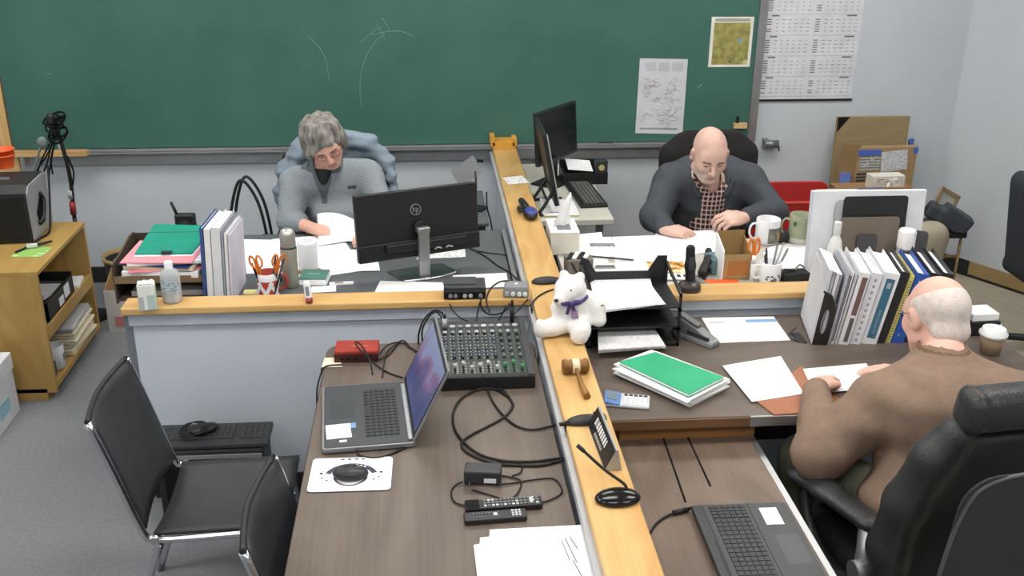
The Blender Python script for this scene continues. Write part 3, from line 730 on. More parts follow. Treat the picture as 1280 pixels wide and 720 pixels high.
M_oint = MATS['laptop_silver']

# mixer
t = thing('mixing_console', 'black multichannel audio mixing console on the walnut desk', 'mixer', (.188, 3.235, Dt))
mw, md_, h0, h1 = .315, .405, .042, .072
def slope(x0, x1, y0, y1, dz0, dz1, name, m, par=t):
    f = lambda y: h0+(h1-h0)*(y+md_/2)/md_
    mb = MB(); V = []
    for x in (x0, x1):
        for y in (y0, y1):
            for dz in (dz0, dz1): V.append((x, y, f(y)+dz))
    mb.raw(V, [(0,1,3,2), (4,6,7,5), (0,4,5,1), (2,3,7,6), (0,2,6,4), (1,5,7,3)], False); return mb.build(name, m, par)
b = MB(); b.raw([(x,y,z) for x in (-mw/2,mw/2) for y,z in ((-md_/2,.0),(-md_/2,h0-.004),(md_/2,h1-.004),(md_/2,0))], [(0,1,2,3),(7,6,5,4),(0,4,5,1),(1,5,6,2),(2,6,7,3),(3,7,4,0)], False); b.build('chassis', M_black, t)
slope(-mw/2+.004, mw/2-.02, -md_/2+.015, md_/2-.01, -.004, .001, 'panel', mat('mixer_panel', (38,46,44), .5, noise=(40.,.1)))
slope(mw/2-.022, mw/2, -md_/2, md_/2, -.004, .010, 'side_cheek', M_dark); slope(-mw/2, -mw/2+.008, -md_/2, md_/2, -.004, .008, 'side_cheek', M_dark)
MB().b2(-mw/2, mw/2, -md_/2-.006, -md_/2+.016, 0, h0+.006, .004).build('front_lip', M_black, t)
zf = lambda y: h0+(h1-h0)*(y+md_/2)/md_+.001
cols = 10; pale = mat('mixer_print', (190,196,194), .5); green = mat('mixer_green', (70,130,90), .5); M_knob = mat('knob_grey', (96,102,106), .45); M_kn2 = mat('knob_white', (176,180,180), .4); M_kn3 = mat('knob_blue', (74,88,108), .4)
for ci in range(cols):
    x = -mw/2+.022+ci*(mw-.060)/(cols-1)
    fad = MB(); fad.box((x, -.135, zf(-.135)), (.004, .07, .002)); fad.build('fader_slot', M_blackm, t)
    fk = MB(); y = -.145+.03*((ci*7) % 3)/2; fk.box((x, y, zf(y)+.006), (.010, .018, .012), bev=.002); fk.build('fader', M_kn2 if ci < 7 else green, t)
    pr = MB()
    for q in range(8): pr.box((x+.008, -.170+q*.010, zf(-.170+q*.010)), (.0065, .0034, .0012)); pr.box((x-.008, -.170+q*.010, zf(-.170+q*.010)), (.004, .002, .0012))
    pr.build('fader_scale', pale if ci < 7 else green, t)
    for q in range(8):
        y = -.070+q*.0225
        if ci >= 7 and q in (1, 4, 6): continue
        kb = MB(); kb.cyl((x,y,zf(y)-.001), (x,y,zf(y)+.010), .0064, .0052, 10); ko = kb.build('knob', (M_dark, M_kn3, M_dark, M_knob, M_kn3, M_dark, M_knob, M_blackm)[q] if ci < 7 else (M_knob if q % 2 == 0 else M_dark), t)
        MB().box((x+.001,y+.002,zf(y)+.0105), (.0022,.0065,.0012), rot=(0,0,R(((ci*37+q*53) % 90)-45))).build('pointer', M_kn2, ko)
        MB().box((x-.0095,y-.002,zf(y)+.0004), (.0035,.0055,.0008)).build('dial_print', pale if ci < 7 else green, ko)
    for q in range(2):
        y = .112+q*.042
        jb = MB(); jb.cyl((x,y,zf(y)-.001), (x,y,zf(y)+.004), .0105 if q else .008, None, 12); jb.build('jack', M_lgrey if (ci+q) % 2 == 0 else M_grey, t)
    slope(x+.0135, x+.0147, -.18, .18, .0008, .0013, 'panel_line', M_knob)
# red interface, sticky note
t = thing('audio_interface', 'small red box with cables at the far left corner of walnut desk', 'box', (-.259, 3.325, Dt), R(-1))
MB().b2(-.076, .076, -.06, .035, .004, .042, .004).build('case', mat('red_metal', (156,52,40), .4), t)
MB().b2(-.077, .077, -.064, -.058, .002, .032, .001).build('front_panel', mat('red_dark', (62,26,24), .5), t)
MB().b2(-.02, .04, -.02, -.016, .042, .0428).build('logo_line', mat('pale_red', (226,150,140), .5), t)
for x in (-.05, -.03, .0): MB().cyl((x,-.066,.015), (x,-.060,.015), .005).build('socket', M_blackm, t)
sheet('sticky_note', 'cream note beside the red box on the walnut desk', pz(((402,459),(428,458),(424,447),(406,447)), Dt+.001), M_cream)

def C(z, *pts): return [az(p[0], p[1], DZ+(p[2] if len(p) > 2 else z)) for p in pts]
cable('cable', 'black cable looping over the red box to the laptop', C(.004, (466,468), (462,450,.03), (452,432,.055), (444,428,.06), (452,440,.05), (470,456,.01), (486,466), (503,472)))
cable('cable', 'black cable hanging off the desk edge beside the red box', [az(428,456,DZ+.02)]+C(.006, (410,457), (402,462))+[Vector((-.375,3.22,.755)), Vector((-.392,3.17,.70)), Vector((-.388,3.10,.62))], .003)
cable('cable', 'black cable curling from red box towards the mixer', C(.004, (471,447,.02), (484,432,.02), (500,428,.012), (512,434,.006), (525,441), (538,447)))
cable('cable', 'black cable in a small loop behind the red box', C(.004, (472,450,.01), (484,445), (492,437), (498,428), (505,426), (512,433), (520,440)))
cable('cable', 'thin cable along the left side of the laptop hinge', C(.005, (478,472), (480,455), (484,440), (496,430), (508,428)), .0025)
cable('cable', 'black usb cable bowed in front of the laptop', C(.004, (446,560,.012), (448,568), (462,572), (478,571), (497,564), (513,556), (520,548)))
cable('cable', 'black cable rising behind laptop screen to the mixer jack', [az(523,430,DZ+.004), az(524,415,DZ+.06), az(531,398,DZ+.11), az(543,388,DZ+.135), az(553,392,DZ+.12), az(556,404,DZ+.085)], .0035)
cable('cable', 'second black cable rising behind the laptop screen', [az(528,428,DZ+.004), az(528,412,DZ+.05), az(536,396,DZ+.095), az(546,390,DZ+.11), az(554,400,DZ+.09)], .0035)
t = thing('cable_plug', 'grey cable plug standing in the first mixer jack', 'plug', tuple(az(556,409,DZ+.075)))
MB().cyl((0,0,0), (0,.0,.035), .009).build('barrel', M_lgrey, t); MB().cyl((0,0,.035), (0,0,.05), .006).build('boot', M_black, t)
t = thing('cable_plug', 'tall black plug standing at the back right of mixer', 'plug', tuple(az(640,402,DZ+.072)))
MB().cyl((0,0,0), (0,.0,.06), .008).build('barrel', M_black, t); MB().cyl((0,0,.06), (0,0,.085), .005).build('boot', M_rubber, t)
big = C(.004, (603,470,.05), (608,480,.012), (625,486), (634,494), (640,503), (641,508), (632,520), (612,532), (592,542), (578,552), (580,562), (596,572), (620,580), (650,582), (675,582), (697,577), (705,574))
cable('cable', 'thick black cable looping across the desk in front of the mixer', big, .0045)
cable('cable', 'black cable in a wide loop left of the thick one', C(.005, (637,497), (620,487), (598,487), (577,498), (567,515), (568,535), (580,553), (600,568), (630,576), (665,577), (690,574), (706,572)), .0042)
cable('cable', 'black cable running across to the microphone base on the cap', C(.005, (609,484), (615,500), (628,518), (645,532), (665,537), (688,533), (700,531))+[Vector((.398, 2.62, CZ-.04)), az(706,529,CZ+.006), az(712,528,CZ+.006)], .0035)
t = thing('power_adapter', 'black power brick with white sticker on the left desk', 'power adapter', tuple(az(603,605,Dt)), R(-8))
MB().box((0,0.02,.022), (.105,.055,.044), bev=.006).build('brick', M_dark, t)
MB().box((.022,-.0082,.016), (.034,.001,.014)).build('white_sticker', M_white, t)
for x in (-.03, -.015): MB().box((x-.02,-.012,.012), (.003,.014,.008)).build('prong', M_chrome, t)
cable('cable', 'thin cable curving from the power brick to the remotes', C(.004, (585,600,.01), (570,606), (564,615), (568,627), (580,632)), .0025)
cable('cable', 'thin cable running right from the power brick in a bend', C(.004, (620,606,.01), (640,604), (665,600), (690,598), (700,606), (702,616), (690,624), (677,628)), .0025)
cable('cable', 'thin cable with silver tip looping above the remotes', C(.004, (590,612), (610,618), (632,624), (644,620), (651,608), (650,600), (640,597), (626,594)), .0025)
cable('cable', 'short thin cable above the power brick', C(.004, (600,582), (620,579), (640,577), (652,580), (651,590), (640,595)), .0025)
# remotes
def remote(label, px0, px1, w, h, kind):
    a_, b_ = az(*px0, Dt), az(*px1, Dt); d = b_-a_; c = (a_+b_)/2
    t = thing('remote_control', label, 'remote control', (c.x, c.y, Dt), math.atan2(d.y, d.x))
    Ln = d.length
    MB().box((0,0,h/2), (Ln,w,h), bev=.004).build('body', M_black if kind else mat('remote_black', (40,41,44), .45), t)
    bm_ = MB(); hi = MB(); rr = random.Random(kind+2)
    if kind == 1:
        for i in range(14):
            for j in range(3): (hi if rr.random() < .35 else bm_).box((-Ln*.24+i*Ln*.052, -w*.28+j*w*.28, h+.001), (.007,.006,.002))
        hi.box((Ln*.36,0,h+.001), (.009,w*.6,.002))
        MB().box((-Ln*.40,0,h+.0005), (Ln*.17,w*.9,.001)).build('plain_end', M_blackm, t)
    else:
        for i in range(9):
            for j in range(2): bm_.box((-Ln*.35+i*Ln*.05, -w*.2+j*w*.4, h+.0006), (.004,.003,.0014))
        for i in range(3):
            for j in range(3): hi.box((Ln*.28+i*Ln*.055, -w*.26+j*w*.26, h+.001), (.006,.006,.002))
        hi.cyl((Ln*.0,0,h), (Ln*.0,0,h+.002), .006)
    bm_.build('dark_buttons', mat('buttons_grey', (120,124,126), .5), t); hi.build('pale_buttons', mat('buttons_pale', (206,210,210), .5), t)
remote('long black remote with many pale buttons, the far one of two', (581,638), (677,631), .044, .018, 1)
remote('slim black remote nearest the white papers, in front of the other', (580,652), (658,646), .040, .016, 0)
# paper pile, bottom
cs = C(.001, (592,681), (722,657), (750,724), (597,728))
o_ = (cs[0]+cs[2])/2
t = thing('paper_stack', 'loose white paper stack on the walnut desk at bottom centre', 'paper stack', (o_.x, o_.y, Dt))
for i, (P, m_) in enumerate(((((600,672),(722,657),(760,745),(596,760)), M_paper), (((613,668),(730,660),(757,735),(605,745)), M_paper), (((592,681),(724,658),(752,740),(600,750)), M_txtl), (((612,662),(728,656),(752,738),(610,748)), M_paper))):
    MB().quad(*[az(x, y, Dt+.003*(i+1))-Vector((o_.x, o_.y, Dt)) for x, y in P], th=.0024).build('sheet', m_, t)
m = MB()
for x0_, y0_, x1_, y1_ in ((706,672,721,703), (712,671,722,686), (702,676,712,700), (716,700,728,722)):
    a_, b_ = az(x0_,y0_,Dt+.0125), az(x1_,y1_,Dt+.0125); m.tube([a_-Vector((o_.x,o_.y,Dt)), b_-Vector((o_.x,o_.y,Dt))], .0014, 4)
m.build('text_lines', mat('text_grey', (120,122,130), .8), t)
# mouse pad
pc = [az(*p, Dt) for p in ((385,615),(487,614.5),(487,573),(396,573))]
cx = sum((p.x for p in pc))/4; cy = sum((p.y for p in pc))/4
t = thing('mouse_pad', 'white mouse pad with dark arched lettering on the left desk', 'mouse pad', (cx, cy, Dt), R(-1))
pw, pd = .232, (pc[2].y-pc[1].y)
MB().prism(rrect(pw, pd, .014), 0, .003).build('pad', mat('pad_white', (236,240,244), .7), t)
MB().prism(rrect(pw+.002, pd+.002, .015), 0, .002).build('pad_edge', M_dark, t)
ar = MB(); N = 20
P1 = [(.078*math.cos(a), .075*math.sin(a)-.02) for a in [R(20)+R(140)*i/N for i in range(N+1)]]; P0 = [(.063*math.cos(a), .058*math.sin(a)-.02) for a in [R(20)+R(140)*i/N for i in range(N+1)]]
ar.prism(P1+P0[::-1], .003, .0034); ar.build('arch_band', mat('navy_print', (62,64,88), .7), t)
lt = MB()
for i in range(7): a = R(58)+R(64)*i/6; lt.box((.0705*math.cos(a), .0665*math.sin(a)-.02, .0036), (.006,.007,.0004), rot=(0,0,a-PI/2))
lt.build('arch_lettering', M_white, t)
lt = MB()
for i in range(4): lt.box((-.03+.02*i, .078, .0034), (.010,.006,.0008))
for sx in (-1, 1):
    lt.box((sx*.085,.005,.0034), (.008,.008,.0008), rot=(0,0,R(45))); lt.box((sx*.08,-.02,.0034), (.005,.005,.0008)); lt.box((sx*.066,-.032,.0034), (.005,.005,.0008))
lt.build('small_print', M_ink, t)
rg = MB(); rg.lathe([(.042,.003), (.048,.003), (.048,.0034), (.042,.0034), (.042,.003)], (0,-.015,0)); rg.build('round_emblem', mat('emblem_plum', (96,70,92), .7), t)
t = thing('computer_mouse', 'black mouse on the white mouse pad', 'mouse', (cx+.0, cy-.018, Dt+.0032), R(-4))
f_ = MB(); f_.ball((0,0,.014), .03, (1.72,1.03,.72), n=20); f_.build('shell', mat('mouse_black', (44,46,50), .4), t)
MB().box((.0,.0,.0352), (.03,.002,.001), rot=(0,0,0)).build('button_seam', M_blackm, t); MB().cyl((.025,-.004,.033), (.025,.004,.033), .006).build('scroll_wheel', M_grey, t)
# ================================================================ WOMAN'S DESK
def rel(P, o): return [Vector(p)-Vector(o) for p in P]
# letter tray with paperwork
to = Vector((-1.055, 4.02, Dt))
t = thing('letter_tray', 'brown two-level letter tray overfilled with paperwork on the grey desk', 'letter tray', to)
M_tray = mat('tray_brown', (74,62,52), .55)
for z0 in (.01, .095): MB().b2(-.175, .175, -.17, .17, z0, z0+.008).build('tray_shelf', M_tray, t)
MB().prism([(-.17,0), (.17,0), (.17,.185), (.10,.19), (-.05,.17), (-.17,.165)], -.18, -.173, M=Matrix(((0,0,1,0),(1,0,0,0),(0,1,0,0),(0,0,0,1)))).build('side_wall', M_tray, t)
MB().prism([(-.17,0), (.17,0), (.17,.185), (-.17,.165)], .173, .18, M=Matrix(((0,0,1,0),(1,0,0,0),(0,1,0,0),(0,0,0,1)))).build('side_wall', M_tray, t)
MB().b2(-.175, .175, .165, .172, 0, .18).build('back_wall', M_tray, t)
MB().b2(-.175, .175, -.172, -.166, .085, .115).build('front_lip', mat('tray_lip', (120,98,74), .6), t)
tag(MB().box((0,0,.012), (.28,.25,.022), bev=.002).build('paper_bundle', mat('grey_paper2', (150,148,144), .8), loc=(-1.04, 4.0, Dt+.0185)), 'bundle of papers in the lower level of the brown letter tray', 'papers')
rr = random.Random(11)
M_pink = mat('pink_paper', (236,150,160), .8)
layers = [('paper_bundle','thick white bundle lowest on the upper level of the brown letter tray',M_paper,.025,.30,.26,-4), ('pink_folder','pink folder sticking out under the papers in brown tray',M_pink,.004,.31,.25,6), ('paper_bundle','cream bundle above the pink folder in the brown tray',M_cream,.014,.28,.25,-8),
          ('blue_folder','navy folder jutting right under the green folder in brown tray',mat('navy_folder',(40,48,104),.7),.004,.29,.26,-12), ('paper_bundle','loose white papers between navy and upper pink folder',M_paper,.012,.29,.25,4), ('pink_folder','pink folder right below the green folder on the brown tray',M_pink,.005,.28,.26,-3)]
z = Dt+.104
for nm, lb, mm, h, wx, dy, a in layers:
    o = MB().box((0,0,h/2), (wx,dy,h), bev=.0015).build(nm, mm, loc=(-1.045+rr.uniform(-.015,.015), 3.985+rr.uniform(-.01,.01), z), rot=(0,0,R(a))); z += h+.0006
    tag(o, lb, 'papers' if 'paper' in nm else 'folder')
gp = pz(((168,317),(240,316),(268,282),(193,280)), z+.008); go = sum(gp, Vector())/4
t = thing('folder', 'teal green folder topping the brown letter tray', 'folder', (go.x, go.y, z))
mb = MB(); mb.quad(*[p-Vector((go.x,go.y,z)) for p in gp], th=.006); mb.build('cover', mat('teal_green', (18,146,124), .5), t)
mb = MB(); mb.quad(*[(p-go)*1.02+Vector((.004,-.012,.0015)) for p in gp], th=.001); mb.build('pages', M_paper, t)
for px in (208, ): 
    q_ = az(px,317,z+.008)-Vector((go.x,go.y,z)); MB().box(q_+Vector((0,.006,.003)), (.042,.02,.008), bev=.002).build('binder_clip', M_black, t)
tag(MB().box((0,0,.006), (.04,.018,.012), bev=.002).build('binder_clip', M_black, loc=tuple(az(190,322,z-.02)+Vector((0,-.012,0)))), 'black binder clip at the front of the papers in brown tray', 'clip')
# two-way radio behind the tray
t = thing('handheld_radio', 'small black device with stub antenna behind the letter tray', 'radio', (-1.10, 4.55, Dt))
MB().b2(-.045, .045, -.02, .02, 0, .145, .008).build('body', M_black, t); MB().cyl((-.035,0,.14), (-.055,0,.20), .007).build('antenna', M_black, t); MB().cyl((0,-.0215,.10), (0,-.02,.10), .022).build('speaker_ring', M_dark, t)
MB().tube([(.04,0,.10), (.06,-.01,.07), (.075,-.02,.03), (.10,-.02,.002)], .005, 6, 4).build('clip_arm', M_black, t)
# bag behind the desk
t = thing('bag', 'black bag standing behind the grey desk, looped handles showing', 'bag', (-.875, 4.86, 0))
fb = Field((-.2,-.12,-.02), (.2,.12,.66), .012); fb.box((0,0,.31), (.15,.075,.31), r=.05); fb.build('body', mat('bag_black', (36,34,36), .6), t, origin=(0,0,0))
for dy, sx in ((-.03,0), (.03,.014)):
    MB().tube([(-.09+sx,dy,.60), (-.075+sx,dy,.80), (-.03+sx,dy,.955), (.01+sx,dy,.96), (.06+sx,dy,.86), (.085+sx,dy,.72), (.09+sx,dy,.60)], .0075, 8, 6).build('handle', M_black, t)
MB().b2(.07, .10, -.045, -.02, .62, .70, .004).build('handle_tab', mat('brown_tab', (86,58,52), .6), t)
# upright books, left to right
bks = [('folder','blue folder standing leftmost in the upright row on grey desk',(58,82,138),.012,.315,.25,0), ('binder','white bundle of loose sheets standing right of the blue folder',(226,228,232),.022,.31,.25,0), ('book','thick white book with pale pages in upright row on grey desk',(214,218,224),.034,.315,.24,0), ('folder','thin grey folder standing right of the thick white book',(150,156,166),.006,.30,.25,0),
       ('notebook','thin white notebook second from right in the upright row',(222,222,226),.010,.29,.23,0), ('folder','pale lilac folder standing rightmost in the upright row',(206,206,220),.008,.285,.22,0)]
x = -.885
for nm, lb, c, w_, h, d_, a in bks:
    t = thing(nm, lb, 'book' if nm == 'book' else nm, (x+w_/2, 3.945, Dt), 0, rot=(0, R(2.5), R(-4)))
    m_ = mat('cover_%d_%d_%d' % c, c, .6)
    for s in (-1, 1): MB().b2(s*w_/2-.0008, s*w_/2+.0008, -.11, d_-.11, 0, h).build('cover', m_, t)
    MB().b2(-w_/2, w_/2, -.1115, -.110, 0, h).build('spine', m_, t)
    MB().b2(-w_/2+.001, w_/2-.001, -.108, d_-.115, .003, h-.008).build('pages', M_paper, t)
    x += w_+.0045
# loose white sheets
sheet('paper', 'large white sheet at the left of the grey desk behind scissors', pz(((308,342),(352,340),(352,300),(304,299)), Dt+.001), M_txtl)
sheet('paper', 'broad white sheet under thermos and white mug', pz(((330,356),(455,338),(425,292),(340,299)), Dt+.0025), M_paper)
sheet('paper', 'white sheet half under the large monitor', pz(((402,340),(475,338),(470,312),(395,312)), Dt+.004), M_paper)
sheet('paper', 'white sheet lying behind the cap between the monitor base and black box', pz(((468,366),(560,366),(553,353),(475,351)), Dt+.001), M_paper)
sheet('paper', 'white sheet behind the black box at the right of grey desk', pz(((565,361),(636,358),(633,341),(566,344)), Dt+.001), M_paper)
sheet('paper', 'printed sheet under the tilted monitor screen', pz(((520,324),(582,321),(581,308),(530,312)), Dt+.001), M_txtp)
sheet('paper', 'narrow white sheet by the teal book near the cap', pz(((385,366),(420,364),(420,357),(390,358)), Dt+.001), M_paper)
# thermos
def thermos(): 
    t = thing('thermos_flask', 'stainless steel thermos flask on the grey desk', 'thermos', tuple(az(364,357,Dt)))
    MB().lathe([(0,0), (.032,0), (.034,.004), (.034,.165), (.031,.172)]).build('body', mat('thermos_steel', (170,168,156), .42, .55, noise=(5., .08, (1,1,.2))), t)
    MB().lathe([(.031,.172), (.032,.176), (.032,.225), (.027,.243), (.015,.25), (0,.251)]).build('cap', mat('cap_steel', (186,186,182), .32, .7), t)
    MB().lathe([(.0325,.168), (.0335,.170), (.0325,.175)]).build('ring', M_dark, t)
thermos()
def mug(label, loc, r, h, m, rz=0., inner=None, name='mug', liquid=None, hs=1.):
    t = thing(name, label, 'mug', loc, rz)
    MB().lathe([(0,0), (r*.88,0), (r*.97,.006), (r,.02), (r,h-.002), (r-.002,h), (r-.005,h), (r-.006,.01), (0,.008)], n=32).build('cup', m, t)
    MB().tube([(r*.96,0,h*.80), (r+.018*hs,0,h*.82), (r+.032*hs,0,h*.66), (r+.032*hs,0,h*.42), (r+.018*hs,0,h*.22), (r*.96,0,h*.22)], .0055, 8, 6).build('handle', m, t)
    if liquid: MB().lathe([(0,h*.75), (r-.0058,h*.75), (r-.0058,h*.74), (0,h*.74)]).build('drink', mat('coffee', (40,26,18), .2), t)
    return t
t = mug('plain white mug beside the steel thermos', tuple(az(386,337,Dt+.006)), .042, .128, mat('white_glaze', (226,228,232), .25), R(190))
tag(MB().lathe([(0,0), (.05,0), (.05,.004), (0,.004)]).build('coaster', mat('tan_coaster', (170,128,98), .8), loc=tuple(az(388,340,Dt+.0045))), 'tan coaster under the plain white mug', 'coaster')
# red and white mug with scissors and pens
t = mug('red and white mug holding orange scissors on the grey desk', tuple(az(336,368,Dt)), .042, .098, mat('mug_red', (176,62,44), .4), R(10), name='pen_mug')
MB().lathe([(.0425,.068), (.0425,.099), (.0415,.099)]).build('white_band', M_white, t)
wm = MB()
for k in range(5): a = R(-150+k*30); wm.box((.0425*math.cos(a), .0425*math.sin(a), .035), (.001,.015,.07), rot=(R(30 if k % 2 else -30),0,a))
wm.build('white_stripes', M_white, t)
M_or = mat('orange_handle', (226,126,46), .45)
def scissors(label, loc, rz, lean):
    t = thing('scissors', label, 'scissors', loc, rot=(R(lean[0]), R(lean[1]), rz))
    for s in (-1, 1):
        MB().tube([(s*.004,0,.09), (s*.008,0,.115), (s*.022,0,.130), (s*.027,0,.152), (s*.018,0,.172), (s*.006,0,.160), (s*.005,0,.13), (s*.004,0,.10)], .0042, 8, 5).build('handle', M_or, t)
        MB().box((s*.002,0,.045), (.008,.002,.09), rot=(0,R(s*3),0)).build('blade', M_steel, t)
    MB().cyl((0,-.003,.085), (0,.003,.085), .004).build('pivot', M_steel, t)
scissors('orange-handled scissors standing leftmost in the red and white mug', tuple(az(333,368,Dt+.012)+Vector((0,.0,0))), R(-20), (6,-10))
scissors('orange-handled scissors on the right in the red and white mug', tuple(az(340,367,Dt+.012)), R(35), (8,12))
for k, (dx, ln, m_, lb) in enumerate(((.012,.15,M_black,'black pen in front of scissors in the red mug'), (.022,.135,M_dark,'grey pen leaning right in the red and white mug'), (-.018,.12,M_blackm,'short black pen leaning left in red and white mug'))):
    b_ = az(336,368,Dt+.012); tag(MB().cyl((0,0,0), (dx*2,.01,ln), .0045).cyl((dx*2,.01,ln), (dx*2.2,.011,ln+.012), .003).build('pen', m_, loc=(b_.x+dx, b_.y, b_.z)), lb, 'pen')
t = thing('phone_charger', 'small black gadget with tail lying behind the scissors mug', 'gadget', tuple(az(350,352,Dt)), R(30))
MB().box((0,0,.012), (.07,.03,.024), bev=.006).build('body', M_black, t); MB().tube([(.03,0,.01), (.05,-.02,.02), (.06,-.05,.02), (.065,-.075,.003)], .006, 6, 4).build('tail', M_black, t)
tag(MB().box((0,0,.006), (.06,.035,.010), bev=.003).box((.0,0,.012), (.05,.025,.003)).build('yellow_pad', mat('pale_yellow', (240,232,170), .8), loc=tuple(az(314,367,Dt))), 'pale yellow note pad left of the scissors mug', 'notepad')
# teal book on white pad
bp_ = az(392,357,Dt)
t = thing('book', 'small teal book lying by the thermos near the cap', 'book', (bp_.x, bp_.y+.06, Dt), R(-5))
MB().b2(-.058, .058, -.055, .055, .0, .003).build('back_cover', M_white, t); MB().b2(-.056, .056, -.053, .053, .003, .024).build('pages', M_paper, t); MB().b2(-.057, .055, -.054, .055, .024, .028).build('cover', mat('teal_cover', (70,120,108), .5), t)
MB().b2(-.03, .02, -.0, .008, .028, .0284).build('title_line', mat('pale_teal', (140,180,168), .5), t)
t = thing('usb_dongle', 'small white stick on the grey desk right of the teal book', 'stick', tuple(az(427,356,Dt)), R(4))
MB().box((0,0,.006), (.10,.02,.012), bev=.004).build('body', M_white, t); MB().box((-.01,-.004,.0125), (.035,.008,.001)).build('dark_label', M_dark, t)
# things on the cap A
t = thing('glue_stick', 'small white tube with red end standing on the maple cap', 'tube', tuple(az(387,379,CZ)), rot=(R(-14), R(-6), 0))
MB().lathe([(0,.002), (.013,.002), (.014,.006), (.014,.022), (0,.022)]).build('red_end', mat('tube_red', (150,60,56), .4), t); MB().lathe([(.0135,.022), (.0135,.070), (.012,.085), (0,.086)]).build('tube', M_white, t)
MB().b2(-.006, .006, -.0142, -.0132, .03, .065).build('print_patch', M_grey, t)
t = thing('sanitizer_bottle', 'clear hand sanitizer bottle with white cap on the maple cap', 'bottle', tuple(az(216,376,CZ)))
MB().lathe([(0,0), (.034,0), (.036,.006), (.036,.105), (.030,.122), (.014,.132)]).build('bottle', mat('clear_bottle', (232,238,242), .15, trans=.55, ior=1.3), t)
MB().lathe([(0,.004), (.031,.004), (.032,.05), (0,.05)]).build('gel', mat('gel', (206,214,218), .3, trans=.15), t)
MB().lathe([(.016,.130), (.016,.158), (.014,.160), (0,.160)]).build('cap', M_white, t)
MB().lathe([(.0365,.045), (.0365,.09)], a0=R(-160), a1=R(-20)).build('label', printed('bottle_label', (176,192,202), (84,96,108), 160, 90, .5, axis=('x','z')), t)
t = thing('small_carton', 'small white and green carton leftmost on the maple cap', 'carton', tuple(az(186,385,CZ)), R(12))
MB().box((0,0,.05), (.062,.05,.10), bev=.003).build('box', mat('carton_white', (226,230,222), .6), t)
MB().b2(-.0315, -.012, -.0262, -.025, .004, .055).build('print_patch', M_lgrey, t); MB().b2(.0, .028, -.0262, -.025, .004, .06).build('print_patch', mat('pale_teal2', (176,196,190), .6), t)
MB().b2(.0305, .0318, -.024, .024, .01, .095).build('green_side', mat('pale_green', (196,210,170), .6), t)
MB().grid(lambda u, v: ((u-.5)*.055, (v-.5)*.044, .100+.006*abs(math.sin(7*u+5*v))), 8, 8, .002).build('plastic_wrap', mat('wrap', (214,220,222), .2), t)
t = thing('av_box', 'flat black box with jacks on the maple cap above the mixer', 'box', (.136, 3.652, CZ+.0005), R(-1))
MB().b2(-.080, .080, -.048, .055, .003, .050, .003).build('case', M_dark, t)
MB().b2(-.080, .045, -.02, .055, .050, .054, .001).build('top_plate', mat('box_top', (62,65,68), .5), t)
MB().b2(-.078, .078, -.0495, -.0475, .004, .030).build('front_panel', M_blackm, t)
for x in (-.055, -.035, .0, .022, .06): MB().cyl((x,-.056,.017), (x,-.048,.017), .008, None, 10).build('jack', M_lgrey if x in (0,.022) else M_grey, t)
ib = az(647,380,CZ)
t = thing('audio_interface', 'small grey angled box with jacks at the corner of the caps', 'box', (.335, 3.645, CZ+.0005), R(-8))
MB().box((0,0,.022), (.10,.075,.044), bev=.006, taper=(.92,.85)).build('case', mat('interface_grey', (132,136,138), .45), t)
MB().box((.0,0,.0445), (.010,.018,.001), rot=(0,0,R(-20))).build('logo_mark', M_white, t)
for x in (-.034, -.01, .015, .036): MB().cyl((x,-.044,.016), (x,-.034,.017), .008, None, 10).build('jack', M_white if x > -.02 else M_lgrey, t)
def CC(*pts): return [az(p[0], p[1], CZ+(p[2] if len(p) > 2 else .004)) for p in pts]
def front(*pts): return [ay(p[0], p[1], p[2] if len(p) > 2 else 3.56) for p in pts]
cable('hanging_cable', 'black cable from the flat black box down to the mixer', front((562,380,3.59), (566,388), (575,397,3.52), (590,404,3.47)), .003)
cable('hanging_cable', 'black cable dropping from black box right end to mixer', front((600,378,3.59), (597,390), (596,402,3.5), (597,408,3.45)), .003)
cable('hanging_cable', 'black cable sagging between black box and grey box', front((601,372,3.58), (602,385), (612,393), (625,392), (634,386), (637,379,3.6)), .0035)
cable('cable', 'black cable looping above the grey box', CC((612,390,.01), (608,375,.02), (614,360,.05), (626,352,.05), (638,352,.04), (645,357,.02)), .0035)
cable('hanging_cable', 'black cable from the grey box down to mixer back', front((633,382,3.59), (626,396,3.55), (620,405,3.5), (618,410,3.45)), .003)
cable('hanging_cable', 'black cable slanting from the grey box toward the mixer right end', front((660,374,3.59), (650,385), (640,396,3.5), (634,404,3.46)), .003)
cable('hanging_cable', 'pair of grey cables falling beside the grey box', front((663,372,3.6), (666,382), (664,396), (660,414), (658,426,3.5)), .003, M_grey)
cable('cable', 'thin cable running along the desk to the joint of the caps', [az(588,310,DZ+.004), az(606,320,DZ+.004), az(622,332,DZ+.004), az(636,340,DZ+.004), az(648,350,DZ+.03), Vector((.372,3.72,.86)), Vector((.36,3.69,.855))], .0035)
cable('cable', 'thin cable crossing behind the monitor to the channel', [az(575,305,DZ+.02), az(590,312,DZ+.004), az(610,316,DZ+.004), az(628,318,DZ+.004), az(640,322,DZ+.004)], .0025)
cable('hanging_cable', 'black cable hanging beside the long partition behind the monitor', [ay(608,240,5.06)+Vector((0,0,0)), ay(609,260,5.06), ay(613,275,5.06), ay(616,292,5.06)], .004)
